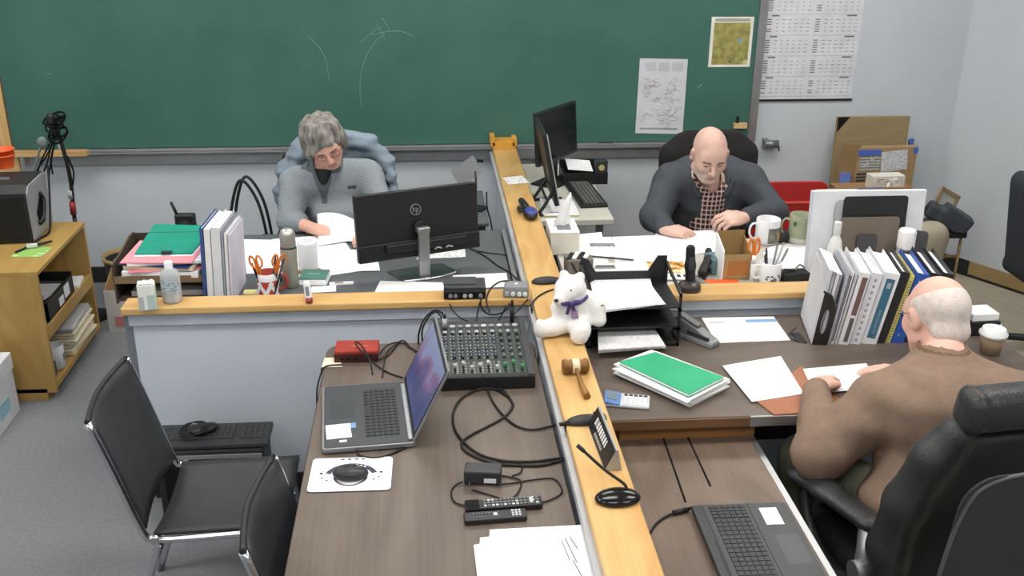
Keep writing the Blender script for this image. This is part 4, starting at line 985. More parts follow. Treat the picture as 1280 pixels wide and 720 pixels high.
# hp monitor
mo = az(534,341,Dt)
t = thing('monitor', 'large black monitor seen from behind with round logo on the grey desk', 'monitor', (-.022, 4.075, Dt), R(20))
bs = MB(); bs.prism([(-.13,.10), (-.10,-.03), (.06,-.045), (.15,-.02), (.12,.10)], 0, .008, bev=.002); bs.build('stand_base', mat('base_steel', (112,114,116), .3, .9), t)
e_ = MB(); e_.tube([(-.10,-.034,.005), (-.03,-.046,.005), (.05,-.048,.005), (.15,-.022,.005)], .006, 8, 5); e_.build('base_edge', M_chrome, t)
MB().b2(-.024, .024, -.022, .0, .006, .205, .004).build('stand_column', M_alu, t)
MB().b2(-.027, .027, -.024, .004, .20, .222, .004).build('column_cap', mat('column_cap', (150,152,154), .4, .6), t)
pn = MB().b2(-.272, .272, -.010, .016, -.145, .140, .004).build('panel', mat('monitor_black', (33,34,36), .4), t, loc=(0,.055,.228), rot=(R(-6),0,0))
MB().b2(-.272, .272, -.022, -.008, -.145, -.070, .006).build('lower_housing', M_black, pn)
MB().b2(-.16, .20, -.05, -.020, -.11, -.075, .006).build('speaker_bar', M_black, pn)
MB().b2(-.262, .262, .0155, .0168, -.135, .133).build('screen', mat('dark_screen', (20,22,25), .15), pn)
MB().cyl((0,-.05,-.02), (0,-.008,-.02), .03).build('mount_boss', M_black, pn)
lg = MB(); M_logo = mat('logo_grey', (150,152,154), .35, .5)
lg.lathe([(.021,0), (.0245,0), (.0245,.001), (.021,.001), (.021,0)], (0,0,0), M=Matrix.Rotation(R(90),4,'X')); lg.build('logo_ring', M_logo, pn, loc=(-.01,-.0105,.055))
text('logo_letters', 'hp', .034, M_logo, pn, (-.01,-.0108,.056), (R(90),0,0), sx=.85)
for x in (.05, .10): MB().tube([(x,-.055,-.115), (x+.012,-.06,-.108), (x+.03,-.055,-.115)], .003, 6, 4).build('cable_clip', M_lgrey, pn)
t = thing('document_holder', 'grey tilted panel on black arm behind the large monitor', 'holder', (.205, 5.02, .7555), R(-30))
MB().box((0,0,.19), (.16,.006,.10), rot=(0,R(-38),0)).build('panel', mat('holder_grey', (150,154,158), .4), t); MB().cyl((.05,0,.0), (.05,0,.2), .006).build('arm', M_black, t); MB().box((.05,0,.006), (.10,.08,.010), bev=.003).build('base', M_black, t); MB().box((.075,0,.255), (.03,.012,.014)).build('clip', M_black, t)
# ================================================================ things on the long cap
sheet('card', 'small white card on the long maple cap near the chalkboard', pz(((636,230.5),(662,228),(652,219.5),(628,222)), CZ+.0015), M_txtp)
hp_ = az(659,268,CZ)
t = thing('stapler', 'blue and black hand tool lying on the long maple cap', 'tool', (hp_.x, hp_.y, CZ), R(4))
f = Field((-.09,-.22,-.02), (.09,.22,.09), .006); f.chain([(-.004,.15,.022), (.0,.04,.024)], [.017,.019], .015).ell((.006,-.05,.022), (.036,.072,.022), k=.02); f.ell((-.034,.03,.018), (.010,.040,.012), k=.012); f.plane((0,0,.001), (0,0,-1), .003)
f.build('body', M_black, t, origin=(0,0,0))
MB().ball((.008,-.055,.034), .024, (1.25,2.3,.6)).build('blue_shell', mat('blue_shell', (62,72,140), .4), t)
def mic_base(label, px, py, w, d_, rz, name='desk_microphone'):
    p = az(px, py, CZ+.0005); t = thing(name, label, 'microphone', tuple(p), rz)
    f = Field((-w/2-.03,-d_/2-.03,-.02), (w/2+.03,d_/2+.03,.06), .004); f.ell((0,0,.004), (w/2,d_/2,.020), k=.0); f.plane((0,0,0), (0,0,-1), .002); f.build('base', mat('mic_base', (38,38,40), .45), t, origin=(0,0,0)); return t
mic_base('flat dark oval microphone base on the long cap behind the teddy', 683, 353, .125, .055, R(6))
cable('cable', 'thin cable from the teddy down the left edge of the long cap', [az(693,361,CZ+.004), az(680,366,CZ+.004), az(670,373,CZ+.004), az(664,382,CZ+.003), Vector((.385,3.54,.82)), Vector((.383,3.50,.77))], .003)
t = mic_base('dark flat microphone base tapering left, on the long cap by the nameplate', 731, 528, .12, .05, R(8))
MB().tube([(-.05,-.004,.008), (-.065,-.006,.006), (-.08,-.006,.006)], .006, 8, 3).build('cable_boot', M_rubber, t)
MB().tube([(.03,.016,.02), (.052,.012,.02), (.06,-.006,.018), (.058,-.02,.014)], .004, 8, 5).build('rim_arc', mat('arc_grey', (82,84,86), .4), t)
# nameplate: long wedge
na, nb_ = az(744,530,CZ), az(758,600,CZ)
t = thing('nameplate', 'black wedge nameplate with white lettering on the long cap', 'nameplate', (.492, 2.50, CZ+.0005), R(-90+2))
# local x runs from far (left of the reader) to near, face looks to local -y (world -x)
pr = [(-.030,0), (.018,0), (.006,.062), (.0,.062)]
mb = MB().prism(pr, -.125, .125, M=Matrix(((0,0,1,0),(1,0,0,0),(0,1,0,0),(0,0,0,1)))); mb.build('wedge', mat('wedge_silver', (168,168,164), .45, .3), t)
fa = math.atan2(.062, .030)
fc = MB().box((0,0,0), (.248,.062,.001)).build('face', M_black, t, loc=(0,-.0158,.0315), rot=(fa,0,0))
t2 = MB(); rr = random.Random(5); x = -.085
for w_ in (.012,.006,.014,.014,.014,.012,.012,.014,.010): t2.box((x+w_/2,.008,.001), (w_-.003,.022,.0008)); t2.box((x+w_/2,.008,.0015), (w_*.3,.008,.0006)) if w_ > .009 else None; x += w_+.004
t2.build('name_letters', M_white, fc)
t3 = MB(); x = -.05
for w_ in (.01,.01,.01,.012,.01,.008,.01,.01): t3.box((x+w_/2,-.017,.001), (w_-.003,.009,.0008)); x += w_+.002
t3.build('title_letters', M_lgrey, fc)
# gooseneck mic at the near end
p = az(772,625,CZ+.0005)
t = thing('gooseneck_microphone', 'black gooseneck microphone on glossy oval base at the near end of the cap', 'microphone', tuple(p), R(4))
f = Field((-.09,-.06,-.02), (.09,.06,.06), .004); f.ell((0,0,.006), (.062,.040,.022), k=.0); f.plane((0,0,0), (0,0,-1), .002); f.build('base', mat('gloss_black', (22,22,24), .15), t, origin=(0,0,0))
nk = [(.03,.012,.02), ]; tip = ay(728,558,2.34)-p; md2 = ay(757,586,2.30)-p
MB().tube([(.026,.010,.02), (.020,.02,.035), tuple(md2), tuple(tip)], .0042, 10, 8).build('gooseneck', M_rubber, t)
MB().tube([tuple(tip+(tip-md2)*(-.18)), tuple(tip), tuple(tip+(tip-md2)*.12)], .006, 10, 2).build('microphone_tip', M_black, t)
for P in (((-.046,.010,.017), (-.040,-.006,.0185), (-.030,-.014,.0185)), ((.044,.016,.014), (.047,.004,.016), (.045,-.010,.015))): MB().tube(P, .0022, 6, 4).build('painted_glint', M_lgrey, t)  # pale grey arcs standing in for glints on the glossy base
# gavel
p = az(719,466,CZ+.0005)
t = thing('gavel', 'wooden gavel with pale band lying on the long maple cap', 'gavel', (p.x, p.y, CZ), R(2))
wg = wood('gavel_wood', (150,108,52), (112,76,34), 'x', rough=.35)
prof = [(0,-.043), (.020,-.043), (.025,-.038), (.025,-.028), (.019,-.024), (.023,-.018), (.023,.018), (.019,.024), (.025,.028), (.025,.038), (.020,.043), (0,.043)]
MB().lathe(prof, (0,0,.0255), M=Matrix.Rotation(R(90),4,'Y')).build('head', wg, t)
MB().lathe([(.0236,-.012), (.0240,-.012), (.0240,.012), (.0236,.012)], (0,0,.0255), M=Matrix.Rotation(R(90),4,'Y')).build('band', mat('brass_band', (226,214,180), .4), t)
MB().tube([(0,-.018,.024), (0,-.06,.018), (.0,-.11,.0155), (.003,-.165,.0125), (.004,-.185,.0115)], .008, 12, 5, radii=[.007,.0065,.0085,.012,.0095]).build('handle', wg, t)
# teddy bear
Bo = az(712,414,CZ)
t = thing('teddy_bear', 'white teddy bear with purple ribbon sitting on the long maple cap', 'teddy bear', (Bo.x, Bo.y, CZ))
M_plush = mat('plush_white', (238,238,236), .95, bump=(420.,.5), sheen=.3, noise=(60.,.02))
Hc = az(713,361,CZ+.160)-Bo; mz = Vector(Hc)+Vector((-.040,-.046,-.020))
f = Field((-.22,-.24,-.02), (.22,.22,.30), .004)
f.ell((.022,.010,.070), (.062,.056,.078), k=.02).ell((.016,.004,.115), (.046,.042,.040), k=.03)
f.ell(Hc, (.057,.053,.050), k=.012)
f.chain([Hc+Vector((-.020,-.024,-.008)), mz], [.036,.026], .02)
f.ell(Hc+Vector((.034,.010,.040)), (.018,.013,.019), k=.008).ell(Hc+Vector((-.020,.030,.042)), (.018,.013,.018), k=.008)
f.chain([(-.015,-.022,.042), (-.065,-.035,.034), (-.100,-.045,.030)], [.036,.030,.028], .02).ell((-.112,-.048,.036), (.022,.026,.035), (0,0,R(20)), k=.012)
f.chain([(.034,-.030,.042), (.026,-.075,.036), (.020,-.100,.030)], [.036,.033,.030], .02).ell((.017,-.112,.037), (.030,.022,.035), k=.012)
f.chain([(.062,.004,.128), (.092,-.010,.095), (.098,-.028,.055)], [.026,.029,.027], .012).chain([(-.025,.012,.125), (-.045,.01,.09), (-.045,-.01,.065)], [.022,.022,.020], .012)
f.plane((0,0,.001), (0,0,-1), .006)
f.build('body', M_plush, t, origin=(0,0,0))
M_rib = mat('purple_ribbon', (66,48,110), .45)
rc_ = Vector((.010,-.006,.132))
MB().tube([rc_+Vector((.046*math.cos(a), .042*math.sin(a), .010*math.cos(a)+.004*math.sin(a))) for a in [2*PI*i/16 for i in range(17)]], .0065, 8).build('ribbon_collar', M_rib, t)
bo_ = rc_+Vector((-.014,-.046,-.004)); bow = MB()
bow.ball(bo_+Vector((-.020,-.002,.002)), .012, (1.9,.7,.8), (0,R(15),R(25))); bow.ball(bo_+Vector((.018,.0,.004)), .012, (1.7,.7,.8), (0,R(-15),R(-10))); bow.ball(bo_+Vector((0,-.006,0)), .008)
bow.box(bo_+Vector((.010,-.006,-.026)), (.012,.005,.048), rot=(R(-8),R(-24),0)); bow.box(bo_+Vector((-.012,-.004,-.020)), (.011,.005,.036), rot=(R(-8),R(20),R(20))); bow.build('ribbon_bow', M_rib, t)
MB().box(bo_+Vector((.010,-.009,-.036)), (.024,.004,.024), rot=(R(-10),R(-10),R(-10))).build('bow_patch', mat('pale_plum', (136,112,150), .6), t)
MB().ball(mz+Vector((-.017,-.019,.004)), .0075, (1.2,.8,.8)).build('nose', M_black, t)
for e_ in ((-.042,-.027,.012), (-.006,-.050,.014)): MB().ball(Hc+Vector(e_), .0055).build('eye', M_black, t)
tx = MB()
for i in range(5): tx.box((.1075-.0002*i,-.032-.003*i,.110-.010*i), (.013,.002,.0055), rot=(R(-20),0,R(35)))
tx.build('arm_lettering', M_ink, t)

# ================================================================ typing table
Tt = .7355
def flatmon(label, c, rz, w_, h_, zb, tilt, leg):
    t = thing('monitor', label, 'monitor', (c[0], c[1], Tt), rz)
    pn = MB().b2(-w_/2, w_/2, -.012, .012, 0, h_, .004).build('panel', mat('monitor_black', (33,34,36), .4), t, loc=(0,0,zb), rot=(R(tilt),0,0))
    MB().b2(-w_/2+.012, w_/2-.012, -.0130, -.0115, .018, h_-.012).build('screen', MATS['dark_screen'], pn)
    MB().b2(-w_/2-.001, w_/2+.001, -.0135, -.009, 0, .012).build('bezel', M_dark, pn)
    return t, pn
# front one seen edge-on, screen towards the man (+x)
t, pn = flatmon('black monitor turned edge-on at the front of the typing table', (.655, 5.10), R(90), .39, .375, .055, -11, 0)
MB().b2(-.197, -.1945, -.0145, -.009, 0, .375).build('edge_rim', M_lgrey, pn)
for s in (-.16, .10):
    MB().tube([(s,-.0,.16), (s-.02,.06,.06), (s-.03,.10,.008)], .009, 8, 3).build('leg', M_black, t); 
    MB().tube([(s-.03,.11,.008), (s-.02,.0,.012), (s-.01,-.06,.008)], .008, 8, 3).build('foot', M_black, t)
MB().tube([(-.16,.05,.08), (-.03,.055,.085), (.10,.05,.08)], .007, 8, 3).build('cross_bar', M_black, t)
t, pn = flatmon('black monitor with dark screen behind the edge-on one by the chalkboard', (.725, 5.50), R(52), .42, .29, .14, -4, 0)
MB().b2(-.03, .03, .012, .035, .01, .26).build('stand_column', M_black, t); MB().box((0,.02,.006), (.22,.16,.012), bev=.004).build('stand_base', M_black, t)
k0 = [az(*p, Tt) for p in ((710,232),(735,228),(760,258),(722,263))]; kc = sum(k0, Vector())/4
t = thing('keyboard', 'black keyboard with pale key rows on the typing table', 'keyboard', (kc.x, kc.y, Tt), R(90+4))
MB().box((0,0,.010), (.44,.145,.018), rot=(0,0,0), bev=.005).build('keyboard_base', M_black, t)
k = MB(); keyboard_keys(k, .41, .105, 5, 19, .019, gap=.004); k.build('keys', mat('keys_worn', (74,74,74), .4), t)
kl = MB()
for r_ in range(5): kl.box((0,-.0525+.021*(r_+.0)+.0005,.0205), (.40,.0035,.002))
kl.build('key_row_gaps', mat('pale_gap', (170,170,164), .5), t)
o0, o1 = az(706,233,Tt), az(760,233,Tt)
t = thing('desk_organizer', 'black desk organizer with papers and disc at the back of typing table', 'organizer', (.885, 5.56, Tt))
MB().b2(-.125, .125, -.09, .10, 0, .012).build('base', M_black, t); MB().b2(-.125, .125, -.095, -.085, 0, .065).build('front_wall', M_black, t); MB().b2(.115, .125, -.09, .10, 0, .065).build('side_wall', M_black, t); MB().b2(-.125, -.115, -.09, .10, 0, .065).build('side_wall', M_black, t); MB().b2(-.125, .125, .09, .10, 0, .095).build('back_wall', M_black, t)
MB().box((.095,-.03,.085), (.07,.05,.075), bev=.004).build('block', M_dark, t); MB().cyl((.095,-.058,.085), (.095,-.054,.085), .017).build('disc', mat('disc_yellow', (190,186,120), .5), t)
sheet('paper', 'white sheet lying across the black organizer', [Vector((.79,5.50,.815)), Vector((.93,5.49,.805)), Vector((.93,5.63,.83)), Vector((.79,5.64,.84))], M_txtl, th=.002)
pp = az(694,262,Tt)
stack('paper_stack', 'small stack of white and yellow papers on the front of typing table', pz(((680,272),(724,271),(716,254),(676,252)), Tt), .018, 4, [mat('yellow_pad', (226,222,150), .8), M_cream, M_paper, M_txtl], jitter=.006, seed=3)
# ================================================================ ON THE WALL AND BOARD
yb_ = YW-.0315
def wallrect(px0, py0, px1, py1, y=YW): a, b = ay(px0, py0, y), ay(px1, py1, y); return a, b
t = thing('wall_calendar', 'large white year calendar on the wall right of the chalkboard', 'calendar', (2.29, YW-.001, 1.09))
MB().b2(-.292, .300, -.004, 0, .0, 1.0).build('sheet', mat('calendar_paper', (214,216,222), .7), t)
MB().b2(-.295, .303, -.010, 0, -.012, .0).build('bottom_rail', M_black, t)
rr = random.Random(8); M_cald = mat('cal_dark', (104,106,114), .7); M_calg = mat('cal_grey', (160,163,172), .7)
for r_ in range(8):
    for c_ in range(2):
        x0 = -.275+c_*.292; z0 = .022+r_*.121; pr_ = MB(); hd = MB()
        hd.box(((.05 if c_ == 0 else .22), -.0045, .107), (.06 if c_ else .045,.0012,.008))
        for k in range(6): hd.box((.016, -.0045, .016+k*.014), (.028,.001,.0055)) if rr.random() < .85 else None
        for i in range(6):
            for j in range(4): pr_.box((.065+i*.037, -.0045, .018+j*.022), (.010 if rr.random() < .7 else .022,.001,.0055))
        pr_.box((.13,-.0042,-.006), (.28,.0006,.0022))
        mo__ = pr_.build('month_block', M_calg, t, loc=(x0,0,z0)); hd.build('heading', M_cald, mo__)
a, b = wallrect(889, 22, 938, 83, yb_)
t = thing('poster', 'small olive map poster with white border at the top right of the board', 'poster', ((1.678+1.930)/2, yb_, 1.435))
MB().b2(-.128, .124, -.003, 0, -.145, .145).build('sheet', M_cream if False else mat('poster_border', (226,226,214), .7), t)
op = mat('olive_map', (150,146,84), .7, noise=(26., .22))
MB().b2(-.110, .106, -.0042, -.003, -.130, .112).build('map', op, t); MB().b2(-.106, .102, -.0042, -.003, .118, .136).build('title_strip', mat('title_grey', (160,162,156), .7), t)
MB().cyl((.050,-.0050,.010), (.050,-.003,.010), .013).build('blue_lake', mat('map_blue', (112,154,190), .7), t); MB().cyl((.0,-.0050,-.112), (.0,-.003,-.112), .006).build('dark_spot', M_ink, t)
MB().b2(.08, .106, -.0048, -.0042, -.130, -.105).build('legend_patch', mat('legend_pale', (196,192,150), .7), t)
qd = [ay(794,166.5,yb_-.001), ay(853,167.5,yb_-.001), ay(860,74,yb_-.001), ay(800,73,yb_-.001)]; qo = sum(qd, Vector())/4
t = thing('map_sheet', 'white map sheet taped slightly askew on the chalkboard', 'map', tuple(qo))
MB().quad(*[p-qo for p in qd], th=.002).build('sheet', mat('map_paper', (206,210,216), .7), t)
mp_ = MB(); mr = MB(); rr = random.Random(21)
U, Vv = (qd[1]-qd[0]), (qd[3]-qd[0])
def onmap(u, v): p = qd[0]-qo+U*u+Vv*v; return Vector((p.x, p.y-.0012, p.z))
for k in range(46):
    u, v = rr.uniform(.08,.82), rr.uniform(.1,.72); pts = [onmap(u, v)]
    for s_ in range(4): u = min(.93, max(.06, u+rr.uniform(-.08,.10))); v = min(.78, max(.07, v+rr.uniform(-.04,.04))); pts.append(onmap(u, v))
    mp_.tube(pts, .0010, 4)
for k in range(3): mp_.tube([onmap(.1, .06+.008*k), onmap(.5, .062+.008*k), onmap(.88, .06+.008*k)], .0009, 4)
for k in range(7):
    u, v = rr.uniform(.12,.34), rr.uniform(.60,.74); mr.tube([onmap(u, v), onmap(u+.05, v+.012), onmap(u+.1, v+.004)], .0011, 4)
mp_.build('map_lines', mat('map_line', (160,163,170), .8), t); mr.build('red_lines', mat('map_red', (204,160,166), .8), t)
for k in range(3): MB().quad(*[onmap(.12+.28*k, .84), onmap(.34+.28*k, .84), onmap(.34+.28*k, .96), onmap(.12+.28*k, .96)], th=.0006).build('title_block', mat('title_pale', (188,192,200), .7), t)
tag(MB().box((0,0,.009), (.09,.03,.016), bev=.003).box((0,0,.02), (.088,.028,.006)).build('chalk_eraser', mat('eraser_brown', (72,58,52), .9), loc=tuple(ay(757,182.5,YW-.055)+Vector((0,0,.0)))), 'dark felt eraser on the chalk rail beneath the map sheet', 'eraser')
tag(MB().cyl((-.16,0,0), (.16,0,0), .005).build('pointer_stick', mat('pointer_grey', (126,124,118), .5), loc=tuple(ay(812,182.5,YW-.058))), 'thin grey stick on the chalk rail right of the eraser', 'stick')
a = ay(931,157,YW-.04)
t = thing('chalk_holder', 'tan chalk holder clipped at the lower right corner of the board', 'chalk holder', (1.895, YW-.031, .955))
MB().b2(-.035, .045, -.03, 0, -.03, .0).build('tray', mat('tan_holder', (206,176,128), .6), t); MB().b2(-.02, -.006, -.02, -.008, 0, .04).build('black_clip', M_black, t)
a = ay(961,180,YW-.04)
t = thing('pencil_sharpener', 'metal pencil sharpener mounted on the wall right of the board', 'pencil sharpener', (a.x, YW, a.z))
MB().b2(-.03, .0, -.03, 0, -.03, .03).build('mount', M_grey, t); MB().cyl((-.03,-.045,0), (.055,-.045,0), .026).build('body', mat('sharpener_metal', (128,130,132), .35, .7), t); MB().tube([(.055,-.045,0), (.062,-.05,-.02), (.06,-.06,-.04)], .005, 6, 3).build('crank', M_dark, t)

# ================================================================ FAR RIGHT, along the wall
t = thing('cardboard_carton', 'large flattened cardboard carton standing against the back wall', 'cardboard', (2.69, 5.87, 0), rot=(R(-2.5), 0, 0))
MB().b2(-.222, .228, -.03, .0, 0, 1.005, .003).build('carton', mat('carton_olive', (150,132,98), .85, noise=(6.,.05,(1,1,6))), t)
MB().prism([(-.222,1.005), (-.15,1.005), (-.222,.915)], -.0335, -.030, M=Matrix(((1,0,0,0),(0,0,1,0),(0,1,0,0),(0,0,0,1)))).build('black_corner', M_blackm, t)
t = thing('metal_strip', 'dark upright strip leaning beside the large carton', 'strip', (2.945, 5.86, 0), rot=(R(-2.5),0,0)); MB().b2(-.012, .012, -.02, 0, 0, .86).build('strip', mat('strip_grey', (84,88,90), .5), t); MB().b2(-.014, .014, -.024, -.02, .82, .87).build('blue_tip', mat('tape_blue', (74,104,188), .5), t)
bx = ay(1112,235,5.5)
t = thing('cardboard_box', 'cardboard box with blue tape and shipping labels before the large carton', 'box', (2.665, 5.60, 0), R(2))
M_card2 = mat('cardboard_tan', (158,132,96), .85, noise=(7.,.05,(1,1,6)))
MB().b2(-.17, .19, 0, .05, 0, .89, .003).build('box_body', M_card2, t)
MB().box((-.215,.03,.70), (.10,.008,.42), rot=(0,R(4),R(-25))).build('side_flap', mat('cardboard_dark', (134,108,74), .85), t)
MB().b2(-.17, -.03, -.003, 0, .845, .878).build('blue_tape', mat('tape_blue', (74,104,188), .5), t)
MB().b2(.165, .193, -.003, 0, .85, .885).build('blue_tape', MATS['tape_blue'], t)
MB().b2(-.155, -.03, -.002, 0, .755, .84).build('shipping_label', printed('ship_label', (184,186,180), (110,116,112), 60, 30, .6, axis=('x','z')), t)
MB().box((.055,-.003,.81), (.16,.002,.12), rot=(0,R(-6),0)).build('white_label', printed('white_label', (206,208,212), (170,174,182), 70, 40, .5, axis=('x','z')), t)
MB().box((-.228,.014,.66), (.06,.010,.16), rot=(0,R(4),R(-25))).build('blue_patch', mat('patch_blue', (96,120,190), .6), t)
m = MB()
for k in range(8): m.box((-.135,-.0015,.735-.02*k), (.06,.002,.010))
for s in (-1, 1): m.tube([(-.055+s*.018,-.002,.68), (-.055+s*.018,-.002,.72)], .004, 5); m.tube([(-.063+s*.018,-.002,.71), (-.055+s*.018,-.002,.722), (-.047+s*.018,-.002,.71)], .003, 5)
m.box((-.055,-.0015,.67), (.07,.002,.004)); m.build('carton_print', M_ink, t)
# low cabinet that carries the odds and ends in front of the boxes
t = thing('storage_shelf', 'brown shelf edge with boxes on it behind the white organizer', 'shelf', (2.42, 5.15, 0))
MB().b2(-.20, .22, -.12, .14, .745, .775, .003).build('top', mat('shelf_brown', (140,104,66), .7), t)
MB().b2(-.20, .22, -.125, -.115, .66, .775).build('front_board', mat('shelf_brown2', (124,92,58), .7), t)
for x in (-.18, .20): MB().b2(x-.012, x+.012, -.11, .13, 0, .745).build('leg', MATS['shelf_brown2'], t)
t = thing('small_box', 'small white box with printing in front of the cardboard box', 'box', (2.49, 5.17, .776), R(2))
MB().b2(-.10, .085, -.03, .05, 0, .075, .002).build('carton', mat('small_white', (206,204,194), .6), t); MB().b2(-.085, .07, -.032, -.03, .04, .062).build('print_lines', printed('small_print', (206,204,194), (120,120,116), 90, 40, .5, axis=('x','z')), t)
t = thing('letter_ornament', 'silver ornament shaped like letters before the small white box', 'ornament', (2.485, 5.075, .776))
for k, (s_, x, a) in enumerate((('i', -.03, 14), ('8', .012, -12))): text('silver_letter', s_, .10, mat('silver_paint', (226,226,220), .4, .1), t, (x, 0, .045), (R(90), R(a), 0), depth=.008)
t = thing('picture_frame', 'tan photo frame leaning askew by the corner of the room', 'frame', (2.80, 5.16, .585), rot=(R(-8), R(28), R(10)))
fr = MB(); 
for s in (-1, 1): fr.box((s*.062,0,.085), (.02,.014,.19)); fr.box((0,0,.085+s*.085), (.142,.014,.02))
fr.build('frame_rail', mat('frame_tan', (146,128,98), .6), t); MB().box((0,.004,.085), (.11,.004,.16)).build('picture', mat('pale_picture', (186,186,176), .6), t)
st = thing('side_stand', 'black-topped stand with thin metal legs near the right wall', 'stand', (2.79, 5.10, 0))
MB().b2(-.13, .10, -.12, .14, .545, .58, .004).build('top', M_black, st)
for x, y in ((-.11,-.1), (.08,-.1), (-.11,.12), (.08,.12)): MB().cyl((x,y,0), (x,y,.545), .008).build('leg', mat('brass_leg', (150,130,92), .4, .6), st)
MB().b2(-.11, .08, -.105, -.095, .43, .445).build('cross_bar', MATS['brass_leg'], st)
t = thing('black_bag', 'black angular bag on the stand by the right wall', 'bag', (2.79, 5.02, .583), R(-20))
f = Field((-.16,-.14,-.03), (.16,.14,.24), .007); f.box((.03,0,.06), (.085,.05,.055), rot=(0,R(30),0), r=.012); f.box((-.055,0,.085), (.07,.05,.04), rot=(0,R(28),0), r=.012, k=.02); f.plane((0,0,0), (0,0,-1)); f.build('bag_body', mat('slate_bag', (52,58,66), .6), t, origin=(0,0,0))
t = thing('cushion', 'beige padded bundle below the black bag by the right wall', 'cushion', (2.64, 4.90, 0))
f = Field((-.12,-.12,-.03), (.12,.12,.72), .01); f.box((0,0,.33), (.075,.07,.33), r=.05); f.ell((.01,0,.58), (.08,.07,.08), k=.04); f.build('padding', mat('beige_cloth', (158,150,132), .9), t, origin=(0,0,0))
# red chair
t = thing('red_chair', 'red plastic chair behind the bald man in the dark jacket', 'chair', (1.97, 5.22, 0))
M_red = mat('red_plastic', (178,42,44), .45)
pts = rrect(.46, .34, .05, cx=.02, cy=.61)
MB().prism(pts, -.02, .0, M=Matrix(((1,0,0,0),(0,0,1,.10),(0,1,0,0),(0,0,0,1))), bev=.004).build('backrest', M_red, t)
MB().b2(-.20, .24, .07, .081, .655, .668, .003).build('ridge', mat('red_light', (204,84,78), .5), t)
MB().b2(-.20, .24, -.32, .09, .42, .45, .01).build('seat', M_red, t)
for x, y in ((-.18,-.3), (.22,-.3), (-.18,.07), (.22,.07)): MB().cyl((x,y,0), (x,y,.43), .012).build('leg', M_chrome, t)
# dark chair cut by the right edge of the view
t = thing('office_chair', 'dark high-backed chair at the right edge before the wall', 'chair', (3.25, 4.62, 0), R(0))
f = Field((-.40,-.30,.38), (-.05,.30,1.14), .012); f.box((-.215,0,.70), (.05,.22,.28), rot=(0,R(-7),0), r=.06, k=.03); f.build('backrest', mat('slate_fabric', (46,52,60), .85, bump=(160.,.2)), t, origin=(0,0,0))
f = Field((-.30,-.32,.36), (.34,.32,.56), .012); f.box((.03,0,.46), (.25,.25,.05), r=.04, k=.02); f.build('seat', MATS['slate_fabric'], t, origin=(0,0,0))
MB().cyl((0,0,.08), (0,0,.42), .03).build('gas_column', M_black, t)
for k in range(5): a = 2*PI*k/5; MB().tube([(0,0,.10), (.28*math.cos(a),.28*math.sin(a),.06)], .02, 8).build('base_arm', M_black, t)

# ================================================================ MAN'S DESK
tb = az(706,318,Dt)
t = thing('tissue_box', 'white tissue box with a tissue pulled up on the man\'s desk', 'tissue box', (.613, 4.395, Dt))
MB().b2(-.065, .065, -.10, .10, 0, .105, .003).build('carton', mat('tissue_cream', (214,212,200), .6), t)
MB().b2(-.0655, .0655, -.1005, .1005, .1045, .107).build('top_panel', M_white, t)
MB().b2(-.03, .032, -.065, .07, .1068, .1078).build('opening', mat('opening_grey', (120,122,124), .6), t)
MB().grid(lambda u, v: (.0+.050*(u-.5)*(1.9-v*1.7)+.035*v*v, .0+.05*(u-.5)*(1-v)+.012*math.sin(8*u), 0.100+.165*v-.07*abs(u-.35)*v), 10, 12, .0015).build('tissue', M_paper, t)
t = thing('card_holder', 'grey desk caddy with striped cards on top by the teddy', 'caddy', (.635, 4.03, Dt), R(4))
MB().box((0,0,.045), (.105,.09,.09), bev=.004, taper=(1.08,1.0)).build('body', mat('caddy_grey', (116,110,102), .6), t)
for k in range(4): MB().box((-.035+.024*k,.005,.092+.002*(k % 2)), (.018,.08,.006), rot=(0,0,R(-25))).build('card', M_white if k % 2 else M_black, t)
MB().tube([(-.04,-.047,.08), (-.01,-.05,.03), (.03,-.048,.004)], .003, 6, 5).build('cord', M_rubber, t)
MB().b2(.052, .056, -.047, -.044, 0, .085).build('white_edge', M_white, t)
def psheet(label, pts, m, dz, name='paper', th=.0014): sheet(name, label, pz(pts, Dt+dz), m, th)
psheet('white sheet nearest the tissue box among the desk papers', ((722,338),(762,336),(752,290),(722,293)), M_txtl, .001)
psheet('white sheet with grey photo band by the tissue box', ((740,322),(770,320),(764,296),(737,297)), M_paper, .0028)
tag(MB().box((0,0,0), (.115,.045,.0012)).build('photo_print', printed('photo_band', (150,152,154), (84,86,90), 120, 60, .5), loc=tuple(az(753,306,Dt+.0040)), rot=(0,0,R(-4))), 'grey photo strip lying on the white sheet by tissue box', 'photo')
psheet('broad white sheet in the middle of the man\'s papers', ((770,340),(866,338),(846,293),(765,296)), M_txtl, .001)
psheet('white sheet before the man\'s right sleeve', ((812,322),(872,318),(862,288),(820,290)), M_paper, .0032)
psheet('white sheet under the man\'s hands, left of the cardboard box', ((862,318),(906,314),(897,287),(857,289)), M_txtl, .0048)
psheet('white sheet angled behind the black letter tray', ((795,350),(838,347),(820,322),(780,324)), M_paper, .0030)
t = thing('clipboard', 'white clipboard with silver clip behind the black letter tray', 'clipboard', tuple(az(757,338,Dt+.004)), R(-2))
MB().b2(-.13, .13, -.075, .075, 0, .004, .001).build('board', mat('white_clipboard', (226,228,230), .5), t); MB().b2(-.045, .045, .008, .032, .004, .010, .002).build('clip', M_alu, t); MB().cyl((-.04,.02,.012), (.04,.02,.012), .005).build('clip_roll', M_grey, t)
q0, q1 = az(736,320,Dt+.010), az(792,325,Dt+.010); tag(MB().tube([(0,0,0), q1-q0], .0045, 8).build('pen', M_dark, loc=q0), 'long dark pen lying across the man\'s papers', 'pen')
t = thing('magazine', 'glossy magazine with orange picture by the phone handset', 'magazine', tuple(az(836,338,Dt+.006)), R(-3))
